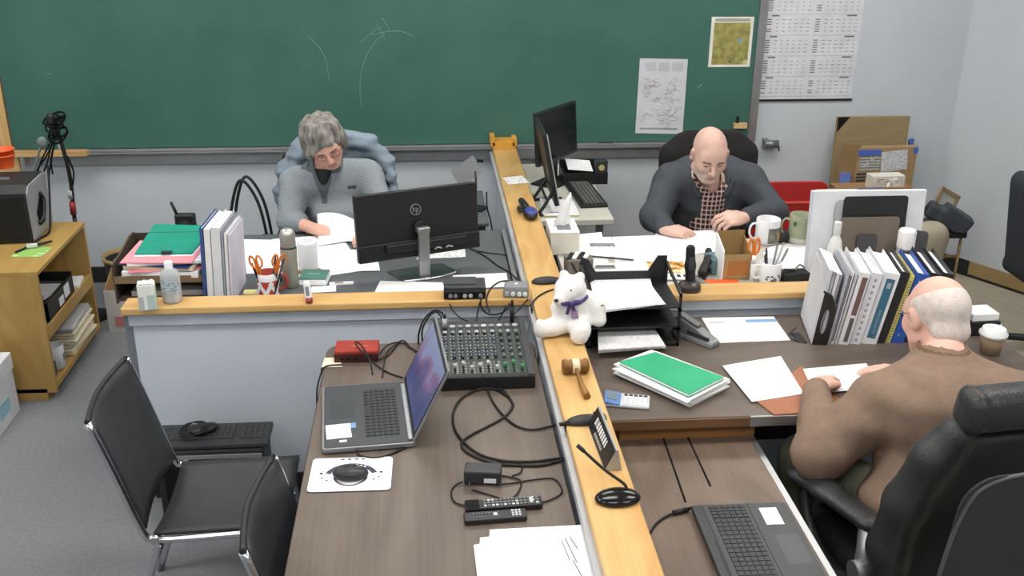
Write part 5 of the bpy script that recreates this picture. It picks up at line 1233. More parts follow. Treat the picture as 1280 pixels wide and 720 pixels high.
MB().b2(-.085, .08, -.11, .10, 0, .004, .001).build('pages', M_paper, t)
om = mat('magazine_orange', (200,140,60), .35, noise=False); nt = om.node_tree; tcn = nt.nodes.new('ShaderNodeTexCoord'); nn = nt.nodes.new('ShaderNodeTexNoise'); nn.inputs['Scale'].default_value = 24; nt.links.new(tcn.outputs['Object'], nn.inputs['Vector']); crn = nt.nodes.new('ShaderNodeValToRGB'); crn.color_ramp.elements[0].position = .36; crn.color_ramp.elements[0].color = lin((96,52,28)); crn.color_ramp.elements[1].position = .62; crn.color_ramp.elements[1].color = lin((240,222,190)); e_ = crn.color_ramp.elements.new(.5); e_.color = lin((222,160,70)); nt.links.new(nn.outputs[0], crn.inputs[0]); nt.links.new(crn.outputs[0], nt.nodes['Principled BSDF'].inputs['Base Color'])
MB().b2(-.084, .079, -.045, .099, .004, .0048).build('cover_picture', om, t)
for k in range(5): MB().box((-.055+.028*k,-.075,.0046), (.016,.03,.0012)).build('title_letter', M_ink, t)
# cordless handset on the cap
t = thing('telephone_handset', 'black handset standing in a round cradle on the right maple cap', 'telephone', tuple(az(861,363,CZ)), R(-5))
f = Field((-.08,-.07,-.02), (.08,.07,.06), .004); f.ell((0,0,.012), (.046,.036,.030), k=0); f.box((0,0,.012), (.035,.03,.014), r=.01, k=.02); f.plane((0,0,0), (0,0,-1), .002); f.build('cradle', mat('cradle_dark', (52,46,44), .4), t, origin=(0,0,0))
f = Field((-.05,-.05,.0), (.05,.08,.22), .004); f.chain([(.004,.0,.02), (.0,.010,.10), (-.002,.022,.165)], [.021,.020,.019], .01, flat=((0,1,0), .6)); f.build('handset', mat('handset_black', (30,30,32), .35), t, origin=(0,0,0))
MB().box((.002,-.008,.115), (.022,.004,.05), rot=(R(-7),0,0)).build('keypad', M_dark, t); MB().box((.012,-.03,.035), (.012,.003,.004)).build('silver_dash', M_lgrey, t)
# staplers, teal case, cardboard box
t = thing('stapler', 'black stapler leaning among things left of the small cardboard box', 'stapler', tuple(az(881,344,Dt)), R(62))
MB().box((0,0,.012), (.15,.036,.016), bev=.004).build('base', M_black, t); MB().box((-.005,0,.048), (.15,.034,.026), rot=(0,R(-10),0), bev=.008).build('arm', M_black, t); MB().box((.065,0,.028), (.02,.03,.03), bev=.004).build('pivot', M_black, t)
t = thing('tape_dispenser', 'black desk gadget standing behind the stapler', 'gadget', tuple(az(884,330,Dt)), R(70))
MB().box((0,0,.035), (.11,.035,.07), bev=.012, taper=(.55,.8)).build('body', M_black, t); MB().b2(-.02, .02, -.019, -.017, .02, .05).build('side_panel', M_dark, t)
t = thing('plastic_case', 'clear teal plastic case behind the small cardboard box', 'case', tuple(az(894,338,Dt)), R(5))
MB().box((0,0,.035), (.07,.10,.07), bev=.006).build('shell', mat('teal_case', (128,164,172), .2, trans=.4), t); MB().box((0,0,.071), (.05,.07,.004)).build('lid', mat('teal_lid', (96,136,148), .3), t)
tag(MB().box((0,0,.006), (.03,.19,.012), rot=(0,R(20),0), bev=.002).build('ruler', M_grey, loc=tuple(az(875,352,Dt+.007)), rot=(0,0,R(14))), 'grey ruler beside the black handset, behind the cap', 'ruler')
cb0, cb1 = az(903,350,Dt), az(936,350,Dt); cw = .118
t = thing('cardboard_box', 'small open cardboard box among the papers behind the right cap', 'box', ((cb0.x+cb1.x)/2, (cb0.y+.055), Dt), R(2))
M_cb = mat('box_brown', (168,138,96), .8, noise=(8.,.05)); M_cbo = mat('box_orange', (172,112,62), .6)
MB().b2(-cw/2, cw/2, -.055, -.051, 0, .112).build('front_panel', M_cb, t); MB().b2(-.04, .05, -.0565, -.055, .02, .085).build('orange_print', M_cbo, t)
MB().b2(-cw/2, cw/2, .051, .055, 0, .185).build('back_panel', mat('box_inside', (150,122,78), .8), t)
MB().prism([(-.055,0), (.055,0), (.055,.165), (-.055,.115)], cw/2-.004, cw/2, M=Matrix(((0,0,1,0),(1,0,0,0),(0,1,0,0),(0,0,0,1)))).build('side_panel', MATS['box_inside'], t)
MB().prism([(-.055,0), (.055,0), (.055,.175), (-.055,.13)], -cw/2-.006, -cw/2, M=Matrix(((0,0,1,0),(1,0,0,0),(0,1,0,0),(0,0,0,1)))).build('white_side', M_white, t)
MB().b2(-cw/2, cw/2, -.055, .055, 0, .004).build('bottom_panel', M_cb, t)
tag(MB().box((0,0,.003), (.16,.055,.006), bev=.001).build('orange_pad', mat('orange_pad', (238,106,52), .6), loc=tuple(az(902,357,Dt)+Vector((0,.03,0))), rot=(0,0,R(-3))), 'bright orange pad lying in front of the small cardboard box', 'pad')
scissors_m = MATS['orange_handle']
def mugxy(px, py): return tuple(az(px, py, Dt))
t = mug('white mug with dark printed crest holding pens behind the right cap', mugxy(961,352), .046, .092, M_white, R(180), name='pen_mug')
lg = MB(); rr = random.Random(2)
for k in range(12): a = R(90)+R(rr.uniform(-34,38)); lg.box((.0463*math.cos(a), .0463*math.sin(a), .012+rr.uniform(0,.03)), (.001,.012,.007), rot=(R(rr.uniform(-40,40)),0,a))
lg.build('dark_print', mat('print_grey', (100,100,104), .6), t)
p_ = az(961,352,Dt)
for k, (dx, dy, ex, ln, m_, lb) in enumerate(((.010,.01,.02,.15,M_grey,'grey pen standing tallest in the white pen mug'), (.024,.0,.05,.13,M_grey,'grey pen leaning right in the white pen mug'), (-.012,.01,-.012,.125,M_dark,'dark pen at the left of the white pen mug'), (.018,.018,.045,.145,M_lgrey,'pale pen at the back right of the white pen mug'), (-.02,-.008,-.02,.11,M_black,'short black pen at the left front of white pen mug'))):
    tag(MB().cyl((0,0,0), (ex,dy,ln), .0048).cyl((ex,dy,ln), (ex*1.06,dy,ln+.008), .003).build('pen', m_, loc=(p_.x+dx*.6, p_.y+dy*.6, Dt+.011)), lb, 'pen')
t = thing('scissors', 'orange-handled scissors leaning between cardboard box and pen mug', 'scissors', (az(941,350,Dt).x+.005, az(941,350,Dt).y+.03, Dt+.002), rot=(R(-5), R(2), R(20)))
for s in (-1, 1):
    MB().tube([(s*.004,0,.075), (s*.010,0,.10), (s*.024,0,.115), (s*.028,0,.145), (s*.018,0,.168), (s*.006,0,.150), (s*.005,0,.115), (s*.004,0,.085)], .0055, 8, 5).build('handle', M_or, t); MB().box((s*.002,0,.038), (.010,.002,.076)).build('blade', M_steel, t)
t = thing('marker_pen', 'white marker standing beside the small cardboard box', 'marker', (az(936,352,Dt).x+.012, az(936,352,Dt).y+.0, Dt)); MB().cyl((0,0,0), (0,0,.085), .009).build('barrel', M_white, t); MB().cyl((0,0,.085), (0,0,.115), .0085).build('cap', M_white, t); MB().cyl((0,0,.082), (0,0,.088), .0094).build('ring', M_lgrey, t)
t = thing('pen_tray', 'black shallow tray behind the right end of the cap', 'tray', tuple(az(992,350,Dt)), R(6)); MB().box((0,0,.02), (.12,.07,.04), bev=.006).build('tray_body', M_black, t); MB().box((-.02,0,.045), (.06,.012,.010), rot=(0,R(12),R(15))).build('binder_clip', M_dark, t); MB().tube([(.0,0,.045), (.03,.02,.06), (.055,.02,.045)], .004, 6, 4).build('wire_clip', M_grey, t)
t = mug('white photo mug with coloured picture by the man\'s left sleeve', mugxy(958,303), .056, .118, MATS['white_glaze'], R(185), name='photo_mug')
MB().lathe([(.0566,.012), (.0566,.085)], a0=R(70), a1=R(178)).build('photo', mat('photo_colours', (110,112,104), .4, noise=(40.,.35)), t); MB().lathe([(.0568,.02), (.0568,.06)], a0=R(118), a1=R(152)).build('gold_figure', mat('gold_fig', (170,140,90), .5, noise=(60.,.25)), t)
t = mug('pale green stoneware mug with dark drink on the man\'s desk', mugxy(999,302), .056, .135, mat('green_glaze', (150,158,132), .4, noise=(12.,.10)), R(170), liquid=True, name='stoneware_mug')
MB().ball((.035,.043,.10), .010, (1,.5,1.2)).build('green_spot', mat('leaf_green', (52,92,60), .5), t); MB().lathe([(.0566,.004), (.058,.008), (.0566,.03)]).build('pale_foot', mat('pale_foot', (206,206,198), .3), t)
t = thing('wallet', 'black folded wallet between the two printed mugs', 'wallet', tuple(az(978,301,Dt)), R(8)); f = Field((-.08,-.06,-.02), (.08,.06,.07), .005); f.box((0,0,.02), (.05,.035,.018), r=.012); f.ell((.02,.01,.035), (.03,.025,.012), k=.015); f.build('leather', mat('wallet_black', (44,43,46), .5), t, origin=(0,0,0))
t = thing('glass_trinket', 'small clear glass ornament right of the green mug', 'ornament', tuple(az(1010,304,Dt)), 0); MB().lathe([(0,0), (.022,0), (.024,.006), (.008,.012), (.007,.025), (.018,.045), (0,.048)]).build('glass', mat('clear_glass', (220,224,226), .1, trans=.6), t); MB().ball((.02,-.01,.012), .012).build('bead', M_lgrey, t)
rc = [az(x, y, Dt+.002) for x, y in ((958,326),(975,336),(1018,335),(1022,318),(1010,307),(985,305),(962,309),(954,317))]; ro = sum(rc, Vector())/8
mb = MB(); mb.prism([((p-ro).x, (p-ro).y) for p in rc], 0, .0015); tag(mb.build('paper', M_paper, loc=ro), 'white sheet with rounded edge behind the white pen mug', 'paper')
# organizer of upright things
oy = 3.99
t = thing('display_board', 'wide white foam board standing upright at the right end of man\'s desk', 'board', (1.872, oy, Dt), rot=(R(-4), 0, R(-1)))
MB().b2(-.255, .235, -.012, .014, 0, .366, .003).build('board', mat('foam_white', (224,228,234), .5), t); MB().b2(-.255, .235, -.0125, .0145, .362, .367).build('edge', M_white, t); MB().b2(-.258, -.252, -.0125, .0145, 0, .366).build('edge', mat('foam_edge', (206,212,222), .5), t)
def upright(name, label, x0, x1, y, h, m, lean=-5, th=.006, cat='folder', edge=None, rz=0):
    t = thing(name, label, cat, ((x0+x1)/2, y, Dt), rot=(R(lean), 0, R(rz)))
    w_ = (x1-x0)/2; MB().prism(rrect(2*w_, h, min(.015, w_*.4), cy=h/2, n=3), -th/2, th/2, M=Matrix(((1,0,0,0),(0,0,1,0),(0,1,0,0),(0,0,0,1)))).build('cover', m, t)
    if edge: MB().b2(-w_+.004, w_-.004, th/2+.0005, th/2+.004, .004, h-.006).build('papers', edge, t)
    return t
upright('folder', 'black folder standing against the white board', 1.742, 2.02, oy-.034, .352, mat('folder_black', (40,42,44), .5), edge=M_paper, lean=-4)
upright('folder', 'white sheet sleeve sticking out left of the black folder', 1.715, 1.95, oy-.026, .335, M_lgrey, lean=-4, th=.003)
upright('folder', 'grey-brown folder in front of the black folder', 1.728, 1.985, oy-.052, .268, mat('folder_taupe', (118,108,98), .7), lean=-4)
upright('notebook', 'small dark grey notebook leaning on the grey-brown folder', 1.80, 1.885, oy-.075, .20, mat('folder_slate', (74,74,78), .6), lean=-6, rz=-3, cat='notebook')
upright('folder', 'cream folder standing left behind the white board', 1.635, 1.83, oy+.060, .345, M_cream, lean=-3, edge=M_paper)
upright('folder', 'second cream folder behind the first one at the left of the board', 1.65, 1.85, oy+.078, .352, mat('cream_dark', (222,204,170), .75), lean=-3)
upright('binder', 'white and navy binder behind the white board', 1.72, 1.98, oy+.110, .345, mat('binder_navy', (48,62,80), .5), lean=-2, th=.03, cat='binder', edge=M_white)
upright('folder', 'brown cardboard folder behind the right half of the board', 1.85, 2.12, oy+.145, .338, mat('kraft_brown', (136,100,62), .8), lean=-2, th=.008)
bt_ = ay(1050,264,3.90)
t = thing('lotion_bottle', 'white lotion bottle with narrow neck before the white board', 'bottle', (bt_.x, 3.90, Dt))
MB().lathe([(0,0), (.029,0), (.031,.006), (.030,.15), (.024,.185), (.014,.205), (.013,.215)]).build('bottle', M_white, t); MB().lathe([(.015,.213), (.016,.22), (.016,.262), (.014,.268), (0,.269)]).build('cap', mat('cap_offwhite', (216,220,222), .4), t); MB().lathe([(.0308,.06), (.0306,.12)], a0=R(-150), a1=R(-110)).build('print_patch', M_lgrey, t)
wj = ay(1133,300,3.86)
t = thing('spray_can', 'white-capped can behind the leaning binders', 'can', (wj.x, 3.86, Dt))
MB().lathe([(0,0), (.034,0), (.034,.17), (0,.17)]).build('can', mat('can_grey', (150,152,152), .35), t); MB().lathe([(.035,.165), (.036,.17), (.036,.235), (.031,.243), (0,.245)]).build('cap', M_white, t); MB().lathe([(.0345,.135), (.0345,.16)], a0=R(-140), a1=R(-40)).build('label', mat('can_label', (60,62,66), .5), t)
upright('sign', 'small white and dark card leaning right of the spray can', 1.99, 2.09, 3.90, .215, mat('folder_slate', (74,74,78), .6), lean=-10, rz=-24, cat='card', edge=M_white)

# ================================================================ RIGHT DESK (the man in brown)
lt0 = Vector((.735, 3.445, Dt))
t = thing('letter_tray', 'black tiered letter tray beside the teddy bear', 'letter tray', lt0)
W_, Dp = .165, .125
for k, z0 in enumerate((.006, .075, .150)):
    MB().b2(-W_, W_, -Dp, Dp, z0, z0+.006).build('shelf', M_black, t)
fp = [(-Dp,0), (-Dp+.012,0), (-Dp+.012,.20), (Dp-.05,.225), (Dp-.012,.225), (Dp-.012,0), (Dp,0), (Dp,.24), (Dp-.06,.24), (-Dp,.21)]
for s in (-1, 1):
    m = MB()
    for pp_ in ([(-Dp,0),(-Dp+.014,0),(-Dp+.014,.205),(-Dp,.205)], [(Dp-.014,0),(Dp,0),(Dp,.24),(Dp-.014,.24)], [(-Dp,.192),(Dp,.227),(Dp,.24),(-Dp,.206)], [(-Dp,.06),(Dp,.06),(Dp,.075),(-Dp,.075)], [(-Dp,.135),(Dp,.135),(Dp,.150),(-Dp,.150)], [(-Dp,0),(Dp,0),(Dp,.012),(-Dp,.012)]):
        m.prism(pp_, s*W_-.004, s*W_+.004, M=Matrix(((0,0,1,0),(1,0,0,0),(0,1,0,0),(0,0,0,1))))
    m.build('side_frame', M_black, t)
MB().prism([(-W_,0), (W_,0), (W_,.26), (W_-.035,.26), (W_-.07,.20), (-W_+.06,.20), (-W_+.03,.25), (-W_,.26)], Dp-.004, Dp+.004, M=Matrix(((1,0,0,0),(0,0,1,0),(0,1,0,0),(0,0,0,1)))).build('back_panel', M_black, t)
for k, (P, m_, lb) in enumerate(((((738,352),(798,350),(838,379),(752,391)), M_txtl, 'printed sheets on the top level of the black letter tray'),)):
    zt = Dt+.1575
    for j in range(4):
        PP = pz(((736+j*2,346),(806+j*2,346),(834-j*4+ (0 if j else -2),380),(747+j,391-j)), zt+.003*j+.002)
        sheet('paper', ('lowest','second','third','topmost')[j]+' sheet on the top level of the black letter tray', PP, M_paper if j < 3 else M_txtl, .0018)
for j in range(5):
    PP = pz(((747+j%2,400),(812,400),(832-j%3,434-j*.6),(748+j%2,440-j*.8)), Dt+.013+.006*j+.005)
    sheet('paper_bundle', ('lowest','second','third','fourth','topmost')[j]+' bundle in the bottom level of the black letter tray', PP, M_paper if j < 4 else M_txtl, .005)
t = thing('stapler', 'grey heavy-duty stapler on the right desk beside the letter tray', 'stapler', tuple(az(868,424,Dt)), R(-52))
MB().box((0,0,.008), (.19,.055,.016), bev=.003).build('base', mat('punch_grey', (140,144,146), .4, .3), t); MB().prism([(-.095,.012), (.085,.012), (.09,.026), (.02,.052), (-.07,.075), (-.095,.060)], -.020, .020, M=Matrix(((1,0,0,0),(0,0,1,0),(0,1,0,0),(0,0,0,1))), bev=.004).build('arm', mat('punch_mid', (118,122,124), .4), t); MB().box((-.03,0,.070), (.10,.030,.012), rot=(0,R(14),0), bev=.004).build('top_plate', mat('punch_dark', (92,96,98), .4), t); MB().box((-.075,0,.030), (.03,.045,.045), bev=.006).build('rear_block', mat('punch_black', (58,60,62), .45), t); MB().box((.03,-.021,.03), (.10,.003,.014)).build('side_slot', M_dark, t); MB().box((.082,0,.02), (.022,.045,.012), bev=.003).build('nose', M_lgrey, t)
o = sheet('paper', 'white sheet with blue heading behind on the right desk', pz(((896,428.5),(988,425),(967,395.5),(877,397)), Dt+.0015), M_paper); 
psheet_m = mat('blue_heading', (120,160,206), .7); hb = [az(x, y, Dt+.0021) for x, y in ((933,403),(972,402),(970,398.5),(931,399.5))]
h_o = sum(hb, Vector())/4; inv = o.matrix_basis.inverted(); mb = MB(); mb.quad(*[inv @ p for p in hb], th=.0004); hbo = mb.build('blue_heading', psheet_m, o)
hb = [az(x, y, Dt+.0021) for x, y in ((887,404),(906,403),(905,401.5),(886,402.5))]; mb = MB(); mb.quad(*[inv @ p for p in hb], th=.0004); mb.build('small_heading', M_lgrey, o)
fo = az(838,478,Dt)
t = thing('paper_stack', 'thick pile of white papers under the green folder on right desk', 'paper stack', (fo.x, fo.y, Dt))
rr = random.Random(6); zc_ = 0
for j in range(7):
    PP = [((767,464),(862,508),(914,482),(815,446)), ((770,462),(866,506),(912,478),(818,444)), ((768,468),(858,509),(908,486),(815,450))][j % 3]
    zc_ += .0055
    mb = MB(); mb.quad(*[az(x+rr.uniform(-2,2), y+rr.uniform(-1,1)-1.4*j, Dt+zc_)-Vector((fo.x,fo.y,Dt)) for x, y in PP], th=.005); mb.build('sheaf', M_paper if j != 4 else M_cream, t)
gz = Dt+zc_+.001
t = thing('folder', 'green folder topping the paper pile on the right desk', 'folder', (fo.x, fo.y, gz))
gp = [az(x, y, gz+.012) for x, y in ((774,452),(861,493),(905,471),(819,440))]
for k, (dz, mm, nm, th) in enumerate(((.003, MATS['teal_green'], 'back_cover', .0015), (.009, M_paper, 'pages', .005), (.012, mat('bright_green', (44,164,118), .5), 'front_cover', .0015))):
    off = Vector((.0,-.0012*(2-k),0)); mb = MB(); mb.quad(*[Vector((p.x-fo.x, p.y-fo.y, dz))+off for p in gp], th=th); mb.build(nm, mm, t)
ca, cbb = az(757,500,Dt), az(811,510,Dt)
t = thing('calculator', 'small blue and silver folding calculator on the right desk edge', 'calculator', tuple((az(784,503,Dt))), R(-14))
MB().box((.0,0,.006), (.145,.085,.011), bev=.004).build('body', mat('calc_silver', (190,196,202), .4), t); MB().box((-.048,.0,.012), (.055,.085,.010), rot=(0,R(8),0), bev=.004).build('blue_cover', mat('calc_blue', (96,130,186), .35), t); MB().box((-.050,.006,.018), (.034,.05,.002), rot=(0,R(8),0)).build('display', mat('calc_display', (112,130,142), .3), t)
kb = MB(); kd = MB()
for i in range(5):
    for j in range(5): (kd if j == 4 else kb).box((-.006+.016*i, -.030+.0145*j, .0125), (.011,.009,.003))
kb.build('pale_keys', M_white, t); kd.build('dark_keys', M_dark, t)
psheet('brown leather portfolio under the sheets before the man in brown', ((944,500),(968,518),(1066,512),(1002,457)), mat('brown_leather', (158,104,76), .6), .005, name='portfolio', th=.0045)
tag(bpy.data.objects['portfolio'], 'brown portfolio under the white sheets before the man in brown', 'portfolio')
psheet('printed white sheet lying left of the man in brown\'s hands', ((940,502),(1005,492),(976,445),(903,457)), M_txtl, .0072)
psheet('white sheet under the hands of the man in brown', ((1018,492),(1100,484),(1083,454),(1004,461)), M_txtl, .0068)
# row of leaning binders
bx_ = 1.392; by_ = 3.30
t = thing('magazine_file', 'black magazine file with oval hole at the left of the binder row', 'magazine file', (bx_, by_, Dt), rot=(0, R(6), R(-11)))
yz = Matrix(((0,0,1,0),(1,0,0,0),(0,1,0,0),(0,0,0,1)))
M_mf = mat('file_black', (34,33,33), .4)
MB().b2(0, .058, .0, .26, 0, .006).build('bottom', M_mf, t)
fr_ = [(0,0), (.004,0), (.004,.20), (.0,.20)]
def holed(y0, name):    # front panel with oval hole, in x/z
    P = [(0,0),(.058,0),(.058,.155),(.035,.20),(.0,.215)]
    t2 = bmesh.new(); 
    outer = [t2.verts.new((x, y0, z)) for x, z in P]; inner = [t2.verts.new((.030+.0125*math.cos(a), y0, .095+.05*math.sin(a))) for a in [2*PI*i/20 for i in range(20)]]
    eo = [t2.edges.new((outer[i], outer[(i+1) % len(outer)])) for i in range(len(outer))]; ei = [t2.edges.new((inner[i], inner[(i+1) % 20])) for i in range(20)]
    bmesh.ops.triangle_fill(t2, use_beauty=True, edges=eo+ei); bmesh.ops.solidify(t2, geom=t2.faces[:], thickness=.004); mb = MB(); mb._take(t2); return mb.build(name, M_mf, t)
holed(.002, 'front_panel')
for x in (0, .054): MB().prism([(0,0), (.26,0), (.26,.27), (.13,.27), (.0,.205 if x == 0 else .155)], x, x+.004, M=yz).build('side_panel', M_mf if x else mat('file_pale', (206,208,212), .5), t)
def mags(i, x, w_, h, d_, c, lb, lean, nm='magazine'):
    t = thing(nm, lb, nm.replace('_',' '), (x, by_+.008, Dt+.0065), rot=(0, R(lean), R(-11)))
    m_ = mat('mag_%d_%d_%d' % c, c, .55); MB().b2(0, w_, 0, d_, 0, h, .001).build('cover', m_, t); MB().b2(.001, w_-.001, .003, d_-.002, h, h+.0015).build('page_edges', M_paper, t)
for i, (c, w_, lb) in enumerate((((196,198,204),.011,'pale magazine leftmost in the black magazine file'), ((160,164,172),.010,'grey magazine second in the black magazine file'), ((206,208,212),.012,'white magazine third in the black magazine file'), ((140,142,150),.009,'dark grey magazine fourth in the black magazine file'))):
    mags(i, bx_+.006+i*.0125, w_, .285-.006*i, .235, c, lb, 6.3+.3*i)
def binder(name, label, x, w_, h, d_, c, lean, spine=None, cat='binder', pages=True):
    t = thing(name, label, cat, (x, by_-.002, Dt), rot=(0, R(lean), R(-11)))
    m_ = mat('bind_%d_%d_%d' % c, c, .45)
    MB().b2(0, .003, 0, d_, 0, h, .001).build('cover', m_, t); MB().b2(w_-.003, w_, 0, d_, 0, h, .001).build('cover', m_, t); MB().b2(0, w_, -.001, .003, 0, h, .001).build('spine', m_, t)
    if pages: MB().b2(.004, w_-.004, .012, d_-.012, .006, h-.014).build('pages', M_paper, t)
    if spine:
        for nm, c2, x0, x1, z0, z1 in spine: MB().b2(w_*x0, w_*x1, -.0018, -.001, h*z0, h*z1).build(nm, mat('sp_%d_%d_%d' % c2, c2, .5), t)
    return t
x = bx_+.062
row = [('magazine','thin grey magazine right of the black magazine file',.010,.285,.25,(170,174,182),7,None), ('notebook','white comb-bound booklet second right of the magazine file',.010,.29,.25,(222,224,228),7.5,[('comb',(90,92,98),.05,.55,.05,.95)]), ('magazine','thin pale magazine third right of the magazine file',.009,.28,.25,(190,192,198),8,None),
  ('binder','white binder with brown spine label',.038,.29,.27,(226,228,232),8.5,[('brown_label',(112,88,84),.35,.85,.42,.94),('grey_label',(96,92,92),.40,.80,.05,.38)]),
  ('binder','white binder with a column of small marks on its spine',.040,.288,.27,(220,222,228),9,[('mark',(150,152,160),.40,.62,k/12+.05,k/12+.09) for k in range(11)]+[('label_edge',(196,198,206),.2,.24,.04,.95)]),
  ('binder','white binder with blue spine label',.056,.29,.27,(228,230,234),9.5,[('blue_label',(62,110,134),.25,.80,.10,.92),('white_mark',(226,230,234),.40,.66,.79,.87),('label_lettering',(150,184,198),.44,.60,.16,.50)]),
  ('binder','black binder right of the blue-labelled white binder',.030,.29,.26,(44,44,46),10,None), ('notebook','yellow spiral notebook between black and blue binders',.017,.275,.24,(214,206,128),10.5,[('coil',(120,116,80),.2,.8,k/26+.02,k/26+.034) for k in range(24)]),
  ('folder','bright blue folder right of the yellow notebook',.045,.285,.26,(46,86,168),11,[('rivet',(150,170,210),.3,.45,.12,.14),('rivet',(150,170,210),.3,.45,.88,.90)]), ('binder','black binder second from the right end of the row',.038,.285,.28,(38,40,44),11.5,None), ('binder','black binder at the right end of the row',.040,.285,.285,(36,38,44),12,None)]
for nm, lb, w_, h, d_, c, lean, sp_ in row:
    binder(nm, lb, x, w_, h, d_, c, lean, sp_, cat=nm); x += w_/math.cos(R(lean))+.0035
t = thing('bookend', 'thin dark wire bookend foot left of the magazine file', 'bookend', (1.36, 3.34, Dt)); MB().tube([(.02,-.03,.002), (-.02,.0,.003), (-.025,.04,.004), (.015,.07,.02)], .003, 6, 4).build('wire', M_dark, t); MB().b2(-.01, .025, -.02, .06, 0, .0025).build('plate', M_black, t)
# coffee things at the right end
t = thing('napkin_holder', 'black holder of white napkins at the right end of the desk', 'napkin holder', tuple(az(1229,420,Dt)+Vector((0,.05,0))), R(3))
MB().b2(-.055, .06, -.05, .05, 0, .055, .003).build('holder', M_black, t); MB().b2(-.05, .055, -.04, .05, .055, .085, .004).build('napkins', M_paper, t)
psheet('loose white napkin overhanging behind the napkin holder', ((1238,412),(1260,419),(1243,392),(1226,392)), M_paper, .004, name='napkin')
psheet('folded white napkin furthest back at the desk end', ((1206,402),(1235,400),(1226,381),(1208,382)), mat('napkin_white', (238,240,242), .9), .012, name='napkin', th=.010)
t = thing('coffee_cup', 'takeaway cup with white lid in front of the napkin holder', 'cup', tuple(az(1237,441,Dt)))
MB().lathe([(0,0), (.032,0), (.045,.075), (0,.075)]).build('cup', mat('cup_brown', (150,128,104), .7), t); MB().lathe([(.046,.070), (.049,.074), (.049,.082), (.042,.086), (.040,.098), (.033,.100), (.030,.094), (0,.094)], n=32).build('lid', M_white, t); MB().ball((.0,.022,.097), .009, (1.5,.7,.6)).build('sip_bump', M_white, t)

# laptop on the return
lc = [az(x, y, RZ+.022) for x, y in ((866,631),(979,628),(1040,720),(912,720))]
Lx0, Lx1, Ly1 = .742, 1.005, 2.42
t = thing('laptop', 'dark grey laptop deck with white sticker on the desk return at bottom right', 'laptop', ((Lx0+Lx1)/2, Ly1-.19, RZ+.0008), R(-90.5))
# local +x towards the camera, +y to the right (user side is +y)
lw2, ld2 = .385, Lx1-Lx0
MB().prism(rrect(lw2, ld2, .012), .0, .009, bev=.002).build('lid', M_black, t)
MB().prism(rrect(lw2, ld2, .012), .0095, .0225, bev=.002).build('base', mat('laptop_dark', (64,67,70), .45), t)
MB().b2(-lw2/2, lw2/2, -ld2/2-.012, -ld2/2+.022, .004, .024, .006).build('hinge', mat('hinge_dark', (48,50,53), .4), t)
MB().b2(-.02, lw2/2-.03, -ld2/2+.010, -ld2/2+.018, .0235, .0245).build('hinge_slot', M_black, t)
k = MB(); keyboard_keys(k, .29, .105, 6, 15, .0225, h=.003, x0=.026, y0=-.045, gap=.003, wide_space=False); keyboard_keys(k, .062, .105, 6, 4, .0225, h=.003, x0=-.153, y0=-.045, gap=.003, wide_space=False); k.build('keys', mat('keys_slate', (42,45,49), .4), t)
MB().b2(-lw2/2, lw2/2, .016, .0175, .0222, .0229).build('deck_line', M_blackm, t)
MB().b2(-.165, -.085, .045, .095, .0225, .0234).build('white_sticker', M_paper, t)
MB().b2(-.04, .09, .05, .115, .0222, .0228).build('touchpad', mat('pad_slate', (72,75,79), .4), t)
cable('cable', 'black laptop cable running left over the desk return', [az(866,634,RZ+.02), az(856,637,RZ+.008), az(846,640,RZ+.008), az(832,646,RZ+.004), az(820,655,RZ+.004), az(812,667,RZ+.004)], .0035)
t = thing('cable_plug', 'black barrel plug on the laptop cable at the desk return', 'plug', tuple(az(850,639,RZ+.008)), R(18)); MB().cyl((-.022,0,0), (.022,0,0), .0075).build('barrel', M_black, t); MB().cyl((.022,0,0), (.032,0,0), .005).build('boot', M_rubber, t)
# ================================================================ PEOPLE
V3 = Vector
class Head:
    def __init__(s, c, fwd, up, k=1.0):
        s.c = V3(c); s.f = V3(fwd).normalized(); up = V3(up); s.u = (up-s.f*up.dot(s.f)).normalized(); s.r = s.f.cross(s.u); s.k = k
        s.M = Matrix((s.r, s.f, s.u)).transposed()          # columns r,f,u
    def p(s, x, y, z): return s.c+(s.r*x+s.f*y+s.u*z)*s.k
    def e(s, F, c, rad, k=.02, op='add', rot=None):
        F.ell(s.p(*c), [v*s.k for v in rad], s.M if rot is None else s.M @ Euler(rot).to_matrix(), k*s.k, op)
    def cp(s, F, a, b, ra, rb, k=.01, op='add'): F.cap(s.p(*a), s.p(*b), ra*s.k, rb*s.k, k*s.k, op)
    def loc(s, P):                                            # world points -> head coordinates
        d = (P-np.array(s.c))/s.k; return d@np.array(s.r), d@np.array(s.f), d@np.array(s.u)
